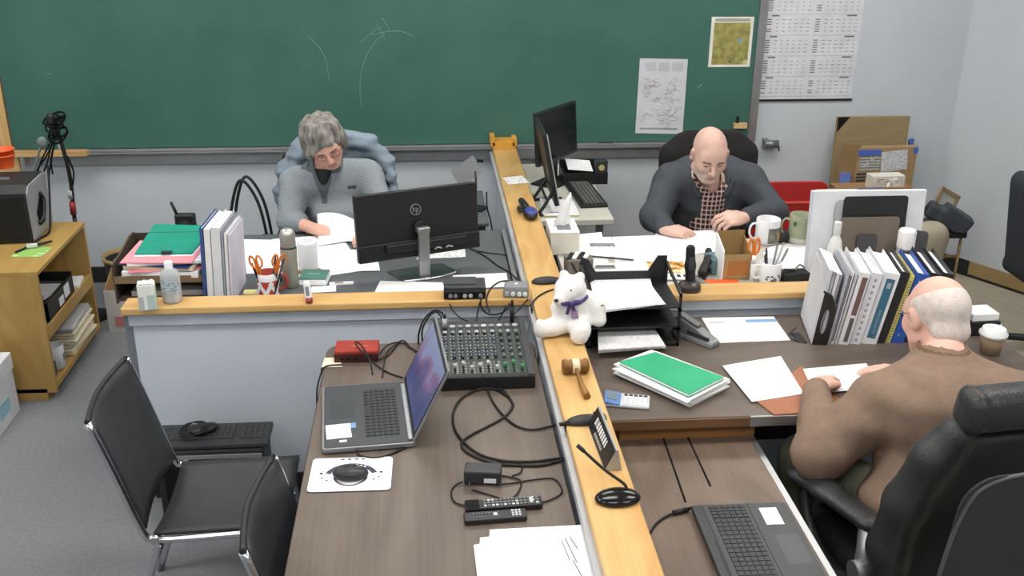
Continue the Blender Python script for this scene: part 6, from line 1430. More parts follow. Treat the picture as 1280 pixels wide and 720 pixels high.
def head_field(F, h, jaw=1., nose=1., beard=0.):
    h.e(F, (0,-.016,.032), (.074,.094,.084), .02)
    h.e(F, (0,.022,-.030), (.060*jaw,.066,.078), .035)
    h.e(F, (0,.062,-.092), (.026*jaw,.022,.020), .03)
    h.cp(F, (-.052*jaw,.010,-.062), (-.018,.055,-.092), .020, .016, .03); h.cp(F, (.052*jaw,.010,-.062), (.018,.055,-.092), .020, .016, .03)
    h.e(F, (0,.066,.030), (.052,.024,.034), .025)
    for s in (-1, 1):
        h.e(F, (s*.042,.056,-.022), (.022,.022,.022), .025)
        h.e(F, (s*.031,.096,.004), (.017,.014,.010), .012, 'sub')
        h.e(F, (s*.031,.0755,.003), (.0125,.0125,.0115), .003)
        h.cp(F, (s*.014,.089,.019), (s*.046,.078,.021), .0075, .006, .012)
        h.e(F, (s*.077,-.008,-.004), (.011,.021,.033), .008, rot=(R(-10),0,R(s*-18)))
        h.e(F, (s*.082,-.002,-.004), (.006,.010,.018), .005, 'sub', rot=(R(-10),0,R(s*-18)))
        h.e(F, (s*.012*nose,.099,-.030), (.008,.009,.007), .006)
    h.cp(F, (0,.086,.012), (0,.108*nose**.3,-.022), .0075, .0115, .010); h.e(F, (0,.108,-.027), (.011*nose,.011,.010), .008)
    h.e(F, (0,.084,-.062), (.025,.012,.007), .010); h.e(F, (0,.081,-.071), (.021,.012,.0075), .010)
    h.e(F, (0,.098,-.0655), (.021,.012,.0022), .004, 'sub')
def hand_field(F, wrist, d, back, size=1., curl=.5, spread=.18, side=1, thumb_in=.4, palm_len=.085, curls=None):
    """palm + five fingers; d = wrist->knuckles, back = out of the back of the hand, side = +1 thumb on the d x back side"""
    d = V3(d).normalized(); n = V3(back); n = (n-d*n.dot(d)).normalized(); t = d.cross(n)*side; w = V3(wrist); s = size
    M = Matrix((t, d, n)).transposed()
    F.ell(w+d*.045*s, (.040*s, .054*s, .016*s), M, .012)
    F.cap(w-d*.01*s, w+d*.03*s, .024*s, .026*s, .015, flat=(n, .72))
    kn = []
    for i, (off, ln) in enumerate(((.030,.92), (.010,1.0), (-.011,.94), (-.030,.76))):
        b = w+d*(palm_len-.004*abs(i-1.2))*s+t*off*s; a = spread*(1.2-i)*.5
        dd = (d*math.cos(a)+t*math.sin(a)).normalized(); c = curls[i] if curls else curl*(1+.12*i)
        p = b; r0 = (.0098, .0098, .0093, .0083)[i]*s; ang = 0; F.cap(w+d*.05*s+t*off*.8*s, b, .012*s, .0105*s, .008)
        for j, (L, da) in enumerate(((.042,.75), (.027,1.0), (.021,.7))):
            ang += c*da; q = p+(dd*math.cos(ang)-n*math.sin(ang))*L*ln*s
            F.cap(p, q, r0*(1-.09*j), r0*(.93-.09*j), .003); p = q
        kn.append(b)
    b = w+d*.022*s+t*.030*s-n*.006*s; q1 = b+(d*.70+t*(.75-thumb_in*.5)-n*.35*thumb_in).normalized()*.036*s; q2 = q1+(d*.9+t*(.35-thumb_in)-n*.45*thumb_in).normalized()*.030*s; q3 = q2+(d*.9+t*(.1-thumb_in)-n*.5*thumb_in).normalized()*.022*s
    F.chain([w+d*.02*s+t*.012*s, b, q1, q2, q3], [.017*s, .0155*s, .0118*s, .0108*s, .009*s], .006)
def body_skin(name, h, neck, pelvis, chest, sh, el, wr, hips, knees, ankles, hands, parent, mats, slots, res=.0046, jaw=1., nose=1., armr=(.040,.036,.030,.025)):
    allp = [h.c+V3((.16,.16,.18)), h.c-V3((.16,.16,.18)), pelvis]+list(sh)+list(el)+list(wr)+list(hips)+list(knees)+list(ankles)
    lo = [min(p[i] for p in allp)-.12 for i in range(3)]; hi = [max(p[i] for p in allp)+.12 for i in range(3)]
    lo[2] = max(lo[2], -.02)
    F = Field(lo, hi, res); head_field(F, h, jaw, nose)
    F.cap(h.p(0,-.035,-.055), neck, .052*h.k, .058*h.k, .02)
    F.cap(neck+(chest-neck)*.15, chest, .052, .10, .05).cap(chest, pelvis, .11, .12, .05)
    for i in (0, 1):
        F.cap(neck, sh[i], .05, .045, .04); F.chain([sh[i], el[i]], [armr[0]+.006, armr[1]], .03); F.chain([el[i], wr[i]], [armr[2]+.006, armr[3]], .02)
        F.chain([hips[i], knees[i]], [.075, .055], .04); F.chain([knees[i], ankles[i]], [.052, .036], .03)
        F.cap(ankles[i], ankles[i]+V3(hands['foot'])*.15+V3((0,0,-.03)), .035, .03, .02)
    for kw in hands['list']: hand_field(F, **kw)
    return F.build(name, mats, parent, slots=slots, relax=1)
def skin_mat(nm, rgb): return mat(nm, rgb, .5, noise=(18., .05), bump=(160., .06), sss=.12)
def glasses(parent, h, m, o, w_=1.0, y=.092):
    g = MB()
    for s in (-1, 1):
        g.tube([h.p(s*(.033+.022*math.cos(a)), y+.0-.006*abs(math.cos(a))*(1 if s*math.cos(a)*s > 0 else 0), .000+.016*math.sin(a))-o for a in [2*PI*i/18 for i in range(19)]], .0016*h.k, 6)
        g.tube([h.p(s*.055, y-.004, .006)-o, h.p(s*.078, .06, .010)-o, h.p(s*.081, .0, .012)-o, h.p(s*.079, -.018, .0)-o], .0017*h.k, 6, 4)
    g.tube([h.p(-.011, y+.002, .004)-o, h.p(0, y+.006, .007)-o, h.p(.011, y+.002, .004)-o], .0016*h.k, 6, 3)
    return g.build('glasses', m, parent)
foot_fw = V3((0,-1,0))

# ---------------------------------------------------------------- the woman
wo = V3((-.45, 5.02, 0))
pw = thing('person', 'woman with short grey hair and glasses in grey pullover reading papers', 'person', wo)
hw = Head(ay(405,178,4.79), (.26,-.80,-.50), (-.22,-.42,.85), 1.02)
neck = ay(402,216,4.92); pel = V3((-.45,5.06,.52)); chest = V3((-.45,4.97,.83))
shL, shR = ay(369,229,4.95), ay(459,220,4.97)           # image-left, image-right
elL = V3((-.655,4.73,.80)); wrL = az(396,287,DZ+.035); elR = V3((-.20,4.78,.80)); wrR = V3((-.27,4.54,DZ+.035))
hipL, hipR = V3((-.55,5.05,.50)), V3((-.36,5.05,.50)); knL, knR = V3((-.56,4.62,.50)), V3((-.35,4.62,.50)); anL, anR = V3((-.56,4.62,.09)), V3((-.35,4.62,.09))
S_w = skin_mat('skin_fair', (214,168,150)); M_lip = mat('lip_rose', (190,132,122), .5, noise=False); M_brow = mat('brow_grey', (112,100,92), .8); M_eye = mat('eye_dark', (60,48,42), .3, noise=False)
def face_slots(h, lips=True, brows=True, beard=False, eyes=True):
    def fn(P):
        x, y, z = h.loc(P); s = np.zeros(len(P), int); ax = np.abs(x)
        if beard: s[(y > .012) & (z < -.046-.25*np.maximum(0, .03-y)) & (y+.0*z > .02) & (z > -.125) | (y > .075) & (z < -.040) & (z > -.056) & (ax < .032)] = 4
        if lips: s[(y > .078) & (ax < .022) & (z > -.0775) & (z < -.057)] = 1
        if brows: s[(y > .066) & (ax > .012) & (ax < .048) & (np.abs(z-.0225) < .0045)] = 2
        if eyes: s[(y > .070) & (np.abs(ax-.031) < .0105) & (np.abs(z-.000) < .0030)] = 3
        return s
    return fn
hd_w = (elL-wrL).normalized()
body_skin('body', hw, neck, pel, chest, (shL, shR), (elL, elR), (wrL, wrR), (hipL, hipR), (knL, knR), (anL, anR),
    {'foot': (0,-1,0), 'list': [dict(wrist=wrL, d=(.93,-.30,-.06), back=(.10,-.35,.93), size=1.0, curl=.62, side=-1, thumb_in=.5), dict(wrist=wrR, d=(-.2,-.9,-.02), back=(0,-.1,1), size=1.0, curl=.35, side=1)]},
    pw, [S_w, M_lip, M_brow, M_eye], face_slots(hw), res=.0044, jaw=.95)
# pullover
F = Field((-.86,4.48,.42), (.0,5.30,1.12), .006)
fwd = (0,-1,.05)
F.cap(pel, chest, .165, .170, .05, flat=(fwd,.72)); F.cap(V3((-.53,4.98,.89)), V3((-.36,4.99,.90)), .115, .115, .05, flat=(fwd,.8))
for a, b in ((neck+V3((-.02,.02,-.02)), shL), (neck+V3((.02,.02,-.02)), shR)): F.cap(a, b, .070, .070, .05)
F.chain([shL, elL], [.074,.060], .035); F.cap(elL, elL.lerp(wrL,.24), .058, .053, .02)
F.chain([shR, elR, elR.lerp(wrR,.75)], [.074,.060,.048], .035)
F.cap(V3((-.52,4.845,.78)), V3((-.38,4.845,.78)), .045, .045, .06)
for t_ in (.02,.11,.21): q = elL.lerp(wrL, t_); F.cap(q-V3((.01,0,0)), q+V3((.01,0,.0)), .0575-.014*t_, .0565-.014*t_, .006)
# folds in the sleeve
F.warp(lambda X, Y, Z: .0022*np.sin(60*X+45*Z+20*Y)*np.clip((-.56-X)/.04, 0, 1))
cn = hw.p(0,-.02,-.10)
F.cap(neck+V3((0,.0,-.05)), neck.lerp(cn,.80), .082, .076, .02)                # stand collar
F.cap(neck+V3((0,-.004,-.01)), neck.lerp(cn,1.5), .064, .066, .004, 'sub')
cx_ = neck.x
F.cap(V3((cx_+.020,4.83,neck.z+.07)), V3((cx_+.012,4.80,.885)), .046, .006, .004, 'sub', flat=((0,1,0),2.2))
M_pull = mat('ribbed_grey', (138,146,152), .9, noise=(60., .05, (1,1,6)), bump=(70., .55, (.4,.4,5.0)))
M_coll = mat('collar_grey', (92,98,103), .9)
def pull_slots(P):
    s = np.zeros(len(P), int); x, y, z = P[:,0]-cx_, P[:,1], P[:,2]
    plk = (np.abs(x-.012-(.0)) < .046*np.clip((z-.84)/.14, .28, 1.)) & (y < 4.93) & (z > .845) & (z < 1.0); s[plk] = 1
    s[(z > neck.z+.022) & (np.abs(x) < .10)] = 1
    return s
F.build('pullover', [M_pull, M_coll], pw, slots=pull_slots)
F = Field((cx_-.12,4.78,.78), (cx_+.14,5.05,1.10), .005)
F.cap(neck+V3((0,-.004,.025)), V3((cx_+.005,4.940,.88)), .067, .082, .03); F.cap(neck+V3((.014,-.042,.022)), V3((cx_+.014,4.918,.91)), .040, .044, .03); F.cap(neck+V3((0,-.01,.045)), neck.lerp(cn,1.5), .057, .062, .004, 'sub'); F.build('undershirt', mat('dark_tee', (42,50,48), .9), pw)
MB().box((0,0,0), (.042,.006,.016), rot=(R(-8),0,R(8))).build('chest_badge', mat('badge_dark', (58,66,74), .6), pw, loc=ay(440,234,4.815)-wo)
# hair
F = Field([v-.17 for v in hw.c], [v+.17 for v in hw.c], .0045)
hw.e(F, (0,-.022,.034), (.092,.106,.084), .02)
for s in (-1, 1): hw.e(F, (s*.080,-.014,-.010), (.028,.060,.064), .03)
hw.e(F, (0,-.085,-.02), (.070,.040,.070), .03)
for i in range(7):
    x = -.050+.018*i; hw.cp(F, (x*.6-.02, .020, .112-.2*abs(x)), (x*1.1+.022, .084, .066-.55*max(0,x)), .021, .011, .012)
hw.e(F, (0,.0,.098), (.062,.070,.030), .02)
for i in range(10): a = .63*i; hw.e(F, (.070*math.cos(a), -.03+.07*math.sin(a), .070), (.030,.030,.022), .015)
hw.e(F, (.0,.100,-.040), (.060,.060,.082), .008, 'sub'); hw.e(F, (-.012,.105,.016), (.044,.046,.036), .010, 'sub')
x_, y_, z_ = hw.r, hw.f, hw.u
F.warp(lambda X, Y, Z: .0030*np.sin(95*((X-hw.c.x)*x_.x+(Y-hw.c.y)*x_.y+(Z-hw.c.z)*x_.z)+3.0*np.sin(28*((X-hw.c.x)*y_.x+(Y-hw.c.y)*y_.y+(Z-hw.c.z)*y_.z))+2*np.sin(25*(Z-hw.c.z))))
F.build('hair', mat('hair_grey', (124,121,116), .7, noise=(46., .38, (1,1,.3)), bump=(130., .5, (1,1,.3))), pw)
glasses(pw, hw, mat('glasses_rose', (150,96,96), .35), wo)
# trousers and shoes
F = Field((-.72,4.42,.02), (-.18,5.26,.66), .009); F.cap(hipL, hipR, .125, .125, .03)
for h_, k_, a_ in ((hipL, knL, anL), (hipR, knR, anR)): F.chain([h_, k_], [.10,.072], .04).chain([k_, a_], [.070,.055], .03)
F.build('trousers', mat('trousers_dark', (48,50,56), .9), pw)
for a_ in (anL, anR):
    F = Field(a_-V3((.08,.24,.09)), a_+V3((.08,.10,.06)), .008); F.cap(a_+V3((0,.03,-.045)), a_+V3((0,-.15,-.055)), .045, .038, .02).cap(a_, a_+V3((0,0,-.04)), .05, .05, .02); F.plane((0,0,.004), (0,0,-1)); F.build('shoe', M_black, pw)
# her chair and the jacket on it
def chair_base(t, z1, r=.30):
    MB().cyl((0,0,.10), (0,0,z1), .028).build('gas_column', M_black, t)
    for k in range(5):
        a = 2*PI*k/5+.3; MB().tube([(0,0,.11), (r*math.cos(a), r*math.sin(a), .065)], .02, 8, radii=[.026,.016]).build('base_arm', M_black, t); MB().cyl((r*math.cos(a)-.012, r*math.sin(a), .03), (r*math.cos(a)+.012, r*math.sin(a), .03), .03).build('caster', M_black, t)
t = thing('office_chair', 'black office chair under the woman, with grey jacket over its back', 'chair', (-.45, 5.10, 0))
F = Field((-.33,-.30,.32), (.33,.28,.46), .012); F.box((0,0,.39), (.26,.25,.035), r=.03); F.build('seat', mat('chair_black', (30,30,32), .8), t, origin=(0,0,0))
F = Field((-.33,.08,.40), (.33,.34,1.10), .012); F.box((-.03,.17,.72), (.27,.03,.27), rot=(R(-4),0,0), r=.03, k=.02); F.build('backrest', MATS['chair_black'], t, origin=(0,0,0)); chair_base(t, .36)
for s in (-1, 1): MB().tube([(s*.27,.12,.40), (s*.30,.10,.60), (s*.30,-.10,.62)], .018, 8, 5).build('armrest', M_black, t)
jk = V3((-.45, 5.28, 0))
t = thing('jacket', 'pale blue-grey jacket draped over the back of the woman\'s chair', 'jacket', jk)
F = Field((-.90,5.06,.42), (.05,5.50,1.16), .0075)
def J(px, py, y=5.24): return ay(px, py, y)
F.chain([J(377,182), J(420,175), J(460,176)], [.045,.050,.045], .04)
F.chain([J(375,186), J(357,212), J(352,242), J(351,258)], [.042,.040,.034,.026], .04)
F.chain([J(462,182), J(481,202), J(490,230)], [.045,.042,.030], .04)
F.box(V3((-.44,5.26,.80)), (.235,.035,.20), r=.03, k=.05)
F.chain([J(478,200,5.22), J(490,222,5.18), J(493,238,5.18)], [.030,.026,.022], .015)
F.chain([J(386,182,5.2), J(368,205,5.2), J(361,230,5.2)], [.022,.022,.018], .015)
F.warp(lambda X, Y, Z: .0040*np.sin(30*X+44*Z)+.0030*np.sin(85*Z-30*X)+.0025*np.sin(120*Z+20*X))
F.ell(J(476,226,5.15), (.026,.05,.036), k=.006, op='sub')
F.build('shell', mat('jacket_bluegrey', (128,144,158), .75, noise=(10.,.06), bump=(40.,.25)), t)
F = Field(J(476,225,5.22)-V3((.06,.05,.07)), J(476,225,5.22)+V3((.06,.05,.07)), .006); F.ell(J(477,230,5.215), (.034,.03,.05)); F.build('armhole_dark', mat('armhole_black', (34,36,40), .9), t)  # black solid stands in for the dark inside the armhole
# the sheet she lifts
pA, pB, pC_, pD = az(398,307,DZ+.010), az(440,300,DZ+.012), ay(446,276,4.60), ay(396,267,4.70)
oA = (pA+pB+pC_+pD)/4
def lift_fn(u, v):
    p = (pA*(1-u)+pB*u)*(1-v)+(pD*(1-u)+pC_*u)*v; return p-oA+V3((.0, -.05*math.sin(PI*v)*u, -.028*math.sin(PI*v)+.02*math.sin(PI*u)*v))
tag(MB().grid(lift_fn, 12, 12, .0012).build('paper', M_paper, loc=oA), 'curled white sheet lifted by the woman\'s hand', 'paper')

# ---------------------------------------------------------------- the man in the dark jacket
mo_ = V3((1.42, 5.0, 0))
pm = thing('person', 'bald man with white stubble in dark jacket and plaid shirt bent over papers', 'person', mo_)
hm = Head(ay(887,193,4.70), (-.02,-.90,-.40), (0,-.40,.90), 1.07)
neck = ay(886,228,4.86); pel = V3((1.44,5.02,.52)); chest = V3((1.43,4.93,.82))
shL, shR = ay(838,228,4.92), ay(936,226,4.92)
elL = V3((1.125,4.76,.775)); wrL = az(832,287,DZ+.03); elR = V3((1.715,4.74,.79)); wrR = az(930,272,DZ+.075)
hipL, hipR = V3((1.34,5.02,.50)), V3((1.54,5.02,.50)); knL, knR = V3((1.32,4.60,.50)), V3((1.56,4.60,.50)); anL, anR = V3((1.32,4.62,.09)), V3((1.56,4.62,.09))
S_m = skin_mat('skin_ruddy', (210,174,160)); M_stub = mat('stubble_white', (204,184,174), .8, noise=(120.,.08)); M_lip2 = mat('lip_pale', (190,142,130), .5, noise=False)
body_skin('body', hm, neck, pel, chest, (shL, shR), (elL, elR), (wrL, wrR), (hipL, hipR), (knL, knR), (anL, anR),
    {'foot': (0,-1,0), 'list': [dict(wrist=wrL, d=(.88,-.40,-.05), back=(.05,-.35,.93), size=1.0, curl=.45, side=-1, thumb_in=.4), dict(wrist=wrR, d=(-.93,-.25,.02), back=(-.05,-.50,.86), size=1.12, curl=.75, side=1, thumb_in=.6)]},
    pm, [S_m, M_lip2, M_brow, M_eye, M_stub], face_slots(hm, beard=True), res=.0044, jaw=1.06, nose=1.15)
# plaid shirt
pl = mat('plaid_cloth', (120,60,60), .85, noise=False); nt = pl.node_tree; b = nt.nodes['Principled BSDF']; tc = nt.nodes.new('ShaderNodeTexCoord'); se = nt.nodes.new('ShaderNodeSeparateXYZ'); nt.links.new(tc.outputs['Object'], se.inputs[0])
def mnode(op, a, bb=None):
    n = nt.nodes.new('ShaderNodeMath'); n.operation = op
    for k, v in enumerate((a, bb)):
        if v is None: continue
        if isinstance(v, (int, float)): n.inputs[k].default_value = v
        else: nt.links.new(v, n.inputs[k])
    return n.outputs[0]
sx, sz = mnode('FRACT', mnode('MULTIPLY', se.outputs[0], 46.)), mnode('FRACT', mnode('MULTIPLY', se.outputs[2], 40.))
dk = mnode('ADD', mnode('LESS_THAN', sx, .5), mnode('LESS_THAN', sz, .5))
ln_ = mnode('MAXIMUM', mnode('LESS_THAN', mnode('ABSOLUTE', mnode('SUBTRACT', sx, .72)), .10), mnode('LESS_THAN', mnode('ABSOLUTE', mnode('SUBTRACT', sz, .72)), .10))
crp = nt.nodes.new('ShaderNodeValToRGB'); crp.color_ramp.interpolation = 'CONSTANT'; ee = crp.color_ramp.elements; ee[0].color = lin((176,148,138)); ee[1].position = .3; ee[1].color = lin((112,62,66)); e3 = ee.new(.7); e3.color = lin((58,40,48))
nt.links.new(mnode('MULTIPLY', dk, .5), crp.inputs[0]); mxp = nt.nodes.new('ShaderNodeMix'); mxp.data_type = 'RGBA'; nt.links.new(ln_, mxp.inputs[0]); nt.links.new(crp.outputs[0], mxp.inputs[6]); mxp.inputs[7].default_value = lin((212,196,186)); nt.links.new(mxp.outputs[2], b.inputs['Base Color'])
F = Field((1.2,4.6,.5), (1.7,5.15,1.10), .006)
F.cap(V3((1.43,4.98,.60)), chest, .140, .150, .05, flat=(fwd,.8)); F.cap(neck+V3((0,.01,-.05)), chest, .085, .13, .05); F.cap(neck+V3((0,0,-.03)), neck.lerp(hm.p(0,-.02,-.10),.7), .076, .072, .015)
F.cap(V3((1.40,4.86,.70)), V3((1.43,4.86,.86)), .07, .06, .05)
F.cap(neck+V3((0,-.02,-.01)), hm.p(0,-.01,-.08), .056, .068, .004, 'sub'); F.ell(neck+V3((0,-.095,.010)), (.030,.05,.040), k=.008, op='sub')
for s in (-1, 1): F.box(neck+V3((s*.050,-.068,-.018)), (.018,.006,.034), rot=(R(-20),R(s*22),R(s*-30)), r=.004, k=.004)
F.build('plaid_shirt', pl, pm)
# jacket
F = Field((.96,4.42,.44), (1.90,5.28,1.10), .0065)
F.cap(pel, chest, .185, .190, .05, flat=(fwd,.74)); F.cap(V3((1.33,4.95,.90)), V3((1.53,4.95,.90)), .125, .125, .05, flat=(fwd,.85))
for a, b_ in ((neck+V3((-.03,.03,-.03)), shL), (neck+V3((.03,.03,-.03)), shR)): F.cap(a, b_, .070, .082, .05)
F.chain([shL, elL, elL.lerp(wrL,.86)], [.086,.070,.050], .035); F.chain([shR, elR, elR.lerp(wrR,.86)], [.086,.070,.050], .035)
F.cap(neck+V3((0,.03,-.04)), neck+V3((0,.012,.052)), .088, .082, .02)                # collar
F.cap(neck+V3((0,-.02,-.02)), neck+V3((0,-.02,.12)), .070, .078, .006, 'sub')
F.chain([neck+V3((0,-.13,.03)), V3((1.435,4.76,.88)), V3((1.43,4.76,.72)), V3((1.415,4.76,.56))], [.062,.050,.062,.085], .012, op='sub', flat=((0,1,0),2.2))
for s in (-1, 1): F.box(neck+V3((s*.086,-.070,-.010)), (.014,.010,.050), rot=(R(-25),R(s*24),R(s*-24)), r=.006, k=.010)
F.warp(lambda X, Y, Z: .0035*np.sin(34*X+40*Z)*np.sin(22*Z-18*Y))
F.build('jacket', mat('jacket_charcoal', (66,71,78), .85, noise=(24.,.08), bump=(180.,.15)), pm)
F = Field((1.18,4.42,.02), (1.72,5.26,.66), .009); F.cap(hipL, hipR, .13, .13, .03)
for h_, k_, a_ in ((hipL, knL, anL), (hipR, knR, anR)): F.chain([h_, k_], [.105,.075], .04).chain([k_, a_], [.072,.056], .03)
F.build('trousers', MATS['trousers_dark'], pm)
for a_ in (anL, anR):
    F = Field(a_-V3((.08,.24,.09)), a_+V3((.08,.10,.06)), .008); F.cap(a_+V3((0,.03,-.045)), a_+V3((0,-.15,-.055)), .045, .038, .02).cap(a_, a_+V3((0,0,-.04)), .05, .05, .02); F.plane((0,0,.004), (0,0,-1)); F.build('shoe', M_black, pm)
t = thing('office_chair', 'black high-backed office chair of the bald man at the back', 'chair', (1.475, 5.12, 0))
F = Field((-.40,-.34,.30), (.40,.24,.46), .012); F.box((0,-.04,.38), (.27,.26,.04), r=.03); F.build('seat', MATS['chair_black'], t, origin=(0,0,0))
F = Field((-.42,-.0,.40), (.42,.34,1.22), .012); F.box((.055,.17,.72), (.255,.035,.26), rot=(R(-5),0,0), r=.035, k=.02); F.cap((-.045,.19,.925), (.155,.19,.925), .155, .155, .05, flat=((0,1,0),.28)); F.build('backrest', mat('chair_fabric', (32,30,31), .9, bump=(200.,.2)), t, origin=(0,0,0)); chair_base(t, .36)

# ---------------------------------------------------------------- the man in brown
bo = V3((1.56, 2.50, 0))
pb = thing('person', 'white-haired balding man in a brown sweatshirt seen from behind at the right desk', 'person', bo)
hb_ = Head(ay(1169,396,2.82), (-.14,.92,-.36), (0,.36,.93), 1.10)
neck = ay(1178,452,2.70); pel = V3((1.56,2.50,.53)); chest = V3((1.55,2.60,.80))
shL, shR = V3((1.375,2.66,.865)), V3((1.775,2.59,.875))
elL = V3((1.190,2.640,.705)); wrL = az(1021,484,DZ+.040); elR = V3((1.82,2.72,.70)); wrR = V3((1.60,2.98,DZ+.035))
hipL, hipR = V3((1.45,2.50,.53)), V3((1.66,2.50,.53)); knL, knR = V3((1.235,2.86,.545)), V3((1.62,2.92,.545)); anL, anR = V3((1.22,2.95,.09)), V3((1.62,3.0,.09))
S_b = skin_mat('skin_pink', (222,178,162))
M_whair = mat('hair_white', (214,204,197), .8, noise=(50.,.06), bump=(180.,.25))
body_skin('body', hb_, neck, pel, chest, (shL, shR), (elL, elR), (wrL, wrR), (hipL, hipR), (knL, knR), (anL, anR),
    {'foot': (0,1,0), 'list': [dict(wrist=wrL, d=(.55,.80,-.10), back=(-.35,.15,.92), size=1.05, curl=.75, side=1, thumb_in=.6), dict(wrist=wrR, d=(-.75,.62,-.05), back=(0,.1,1), size=1.0, curl=.3, side=-1)]},
    pb, [S_b, M_lip2, M_brow, M_eye, M_stub], face_slots(hb_), res=.0046, jaw=1.05, nose=1.1)
F = Field([v-.18 for v in hb_.c], [v+.18 for v in hb_.c], .0045)
hb_.e(F, (0,-.022,.029), (.0768,.0945,.080), .0)
hb_.e(F, (0,-.070,-.040), (.058,.036,.040), .025)
hb_.e(F, (0,.0,.094), (.068,.074,.058), .020, 'sub'); hb_.e(F, (0,.085,.02), (.11,.075,.13), .012, 'sub'); 
hb_.e(F, (0,-.05,-.125), (.10,.09,.055), .015, 'sub')
for s in (-1, 1): hb_.e(F, (s*.080,-.006,-.015), (.022,.022,.034), .006, 'sub')
F.build('hair', M_whair, pb)
glasses(pb, hb_, mat('glasses_grey', (96,92,92), .35), bo)
F = Field((1.02,2.22,.46), (2.02,2.98,1.06), .0065)
bf = (-.15,.98,.1)
F.cap(pel+V3((0,-.02,.0)), chest, .195, .185, .05, flat=(bf,.80)); F.cap(V3((1.46,2.58,.87)), V3((1.68,2.55,.88)), .125, .125, .05, flat=(bf,.85))
for a, b_ in ((neck+V3((-.02,-.0,-.03)), shL), (neck+V3((.02,-.0,-.03)), shR)): F.cap(a, b_, .072, .085, .05)
F.chain([shL, elL], [.094,.084], .04); F.chain([elL, elL.lerp(wrL,.45), elL.lerp(wrL,.96)], [.082,.060,.044], .03)
F.chain([shR, elR, elR.lerp(wrR,.9)], [.094,.078,.046], .04)
F.cap(neck+V3((0,-.01,-.06)), chest, .115, .16, .04); F.cap(neck+V3((0,-.01,-.03)), neck+V3((0,.018,.022)), .085, .074, .025)
F.cap(neck+V3((0,.02,.035)), neck+V3((0,.05,.14)), .062, .066, .006, 'sub')
F.cap(pel+V3((0,-.02,.0)), pel+V3((-.01,0,-.05)), .205, .20, .03, flat=(bf,.85)); F.cap(V3((1.52,2.62,.62)), V3((1.54,2.64,.74)), .15, .15, .05); F.ell((1.475,2.505,.60), (.195,.165,.14), k=.05)
F.warp(lambda X, Y, Z: .0045*np.sin(26*X+46*Z+12*Y)*np.sin(14*Z-20*X))
for t_ in (.62,.74): q = elL.lerp(wrL, t_); F.ell(q, (.055,.055,.014), k=.012)
M_brn = mat('sweatshirt_brown', (134,113,97), .9, noise=(30.,.05), bump=(220.,.25))
M_seam = mat('sweatshirt_seam', (112,86,66), .9)
def seam(P):
    s = np.zeros(len(P), int); x, y, z = P[:,0], P[:,1], P[:,2]
    d = np.sqrt((x-neck.x)**2+(y-neck.y-.01)**2); s[(z > neck.z-.01) & (np.abs(d-.074) < .004)] = 1
    return s
F.build('sweatshirt', [M_brn, M_seam], pb, slots=seam)
F = Field((1.05,2.30,.02), (1.86,3.12,.70), .009); F.cap(hipL, hipR, .14, .14, .03)
for h_, k_, a_ in ((hipL, knL, anL), (hipR, knR, anR)): F.chain([h_, k_], [.110,.082], .04).chain([k_, a_], [.078,.060], .03)
F.build('trousers', mat('trousers_olive', (112,114,98), .9), pb)
for a_ in (anL, anR):
    F = Field(a_-V3((.08,.10,.09)), a_+V3((.08,.24,.06)), .008); F.cap(a_+V3((0,-.03,-.045)), a_+V3((0,.15,-.055)), .045, .038, .02).cap(a_, a_+V3((0,0,-.04)), .05, .05, .02); F.plane((0,0,.004), (0,0,-1)); F.build('shoe', M_black, pb)
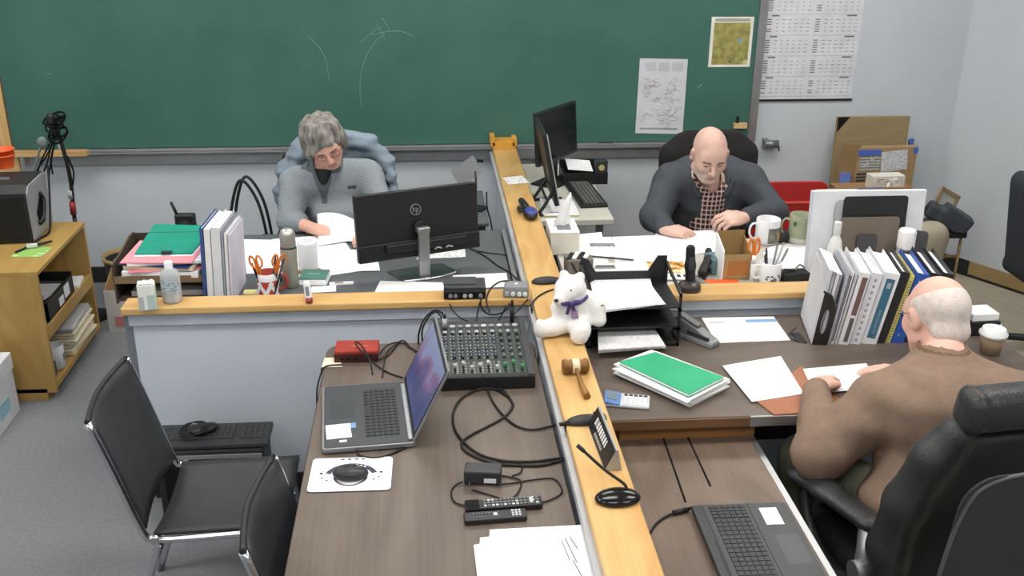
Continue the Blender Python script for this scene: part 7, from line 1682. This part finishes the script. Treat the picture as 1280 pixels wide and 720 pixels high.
# executive chair
t = thing('executive_chair', 'large black leather office chair holding the man in brown, bottom right', 'chair', (1.525, 2.50, 0), R(6))
M_lea = mat('exec_leather', (46,48,50), .38, bump=(140.,.25), noise=(9.,.12)); M_mesh = mat('exec_mesh', (50,51,52), .85, bump=(400.,.3))
F = Field((-.36,-.28,.30), (.36,.34,.54), .012); F.box((0,.03,.40), (.28,.27,.055), r=.05, k=.02); F.build('seat', M_lea, t, origin=(0,0,0))
yb0 = -.245
F = Field((-.42,-.46,.36), (.42,-.08,1.14), .009)
F.box((0,yb0,.72), (.26,.035,.31), rot=(R(6),0,0), r=.035)
for s in (-1, 1): F.chain([(s*.215,yb0-.045,1.030), (s*.262,yb0-.030,.95), (s*.292,yb0+.005,.80), (s*.305,yb0+.025,.64), (s*.28,yb0+.025,.48)], [.045,.052,.055,.055,.05], .025)
F.build('backrest', M_lea, t, origin=(0,0,0))
MB().prism(rrect(.575, .62, .09, cx=0, cy=.70), -.006, .0, M=Matrix(((1,0,0,0),(0,0,1,0),(0,1,0,0),(0,0,0,1)))).build('mesh_panel', M_mesh, t, loc=(0,yb0-.034-.066,0), rot=(R(6),0,0))
MB().tube([(x, -.002, z) for x, z in ((-.275,.44), (-.288,.66), (-.275,.90), (-.21,.995), (0,1.01), (.21,.995), (.275,.90), (.288,.66), (.275,.44))], .0055, 8, 5).build('piping', mat('piping_grey', (86,88,90), .4), t, loc=(0,yb0-.034-.070,0), rot=(R(6),0,0))
F = Field((-.36,-.50,.94), (.36,-.14,1.25), .008); F.box((0,yb0-.065,1.108), (.215,.052,.062), rot=(R(8),0,0), r=.048, k=.02); F.box((-.202,yb0-.065,1.108), (.03,.058,.066), rot=(R(8),0,0), r=.045, k=.006); F.box((.202,yb0-.065,1.108), (.03,.058,.066), rot=(R(8),0,0), r=.045, k=.006); F.build('headrest', M_lea, t, origin=(0,0,0))
for s in (-1, 1):
    F = Field((s*.33-.14,-.22,.52), (s*.33+.14,.34,.70), .007); F.chain([(s*.368,.215,.610), (s*.335,.08,.632), (s*.287,-.088,.628)], [.036,.043,.040], .02, flat=((0,0,1),.60)); F.build('arm_pad', M_lea, t, origin=(0,0,0))
    MB().tube([(s*.290,-.085,.61), (s*.315,-.13,.53), (s*.32,-.11,.42), (s*.26,-.06,.37)], .024, 10, 5).build('arm_bracket', mat('bracket_silver', (160,162,168), .35, .7), t)
    MB().tube([(s*.355,.18,.60), (s*.36,.12,.50), (s*.34,.0,.41), (s*.26,-.04,.375)], .018, 10, 5).build('arm_strut', M_lea, t)
    MB().cyl((s*.325,-.165,.52), (s*.365,-.165,.52), .035).build('pivot_cap', mat('cap_grey', (130,132,138), .4, .5), t)
chair_base(t, .36, .32)
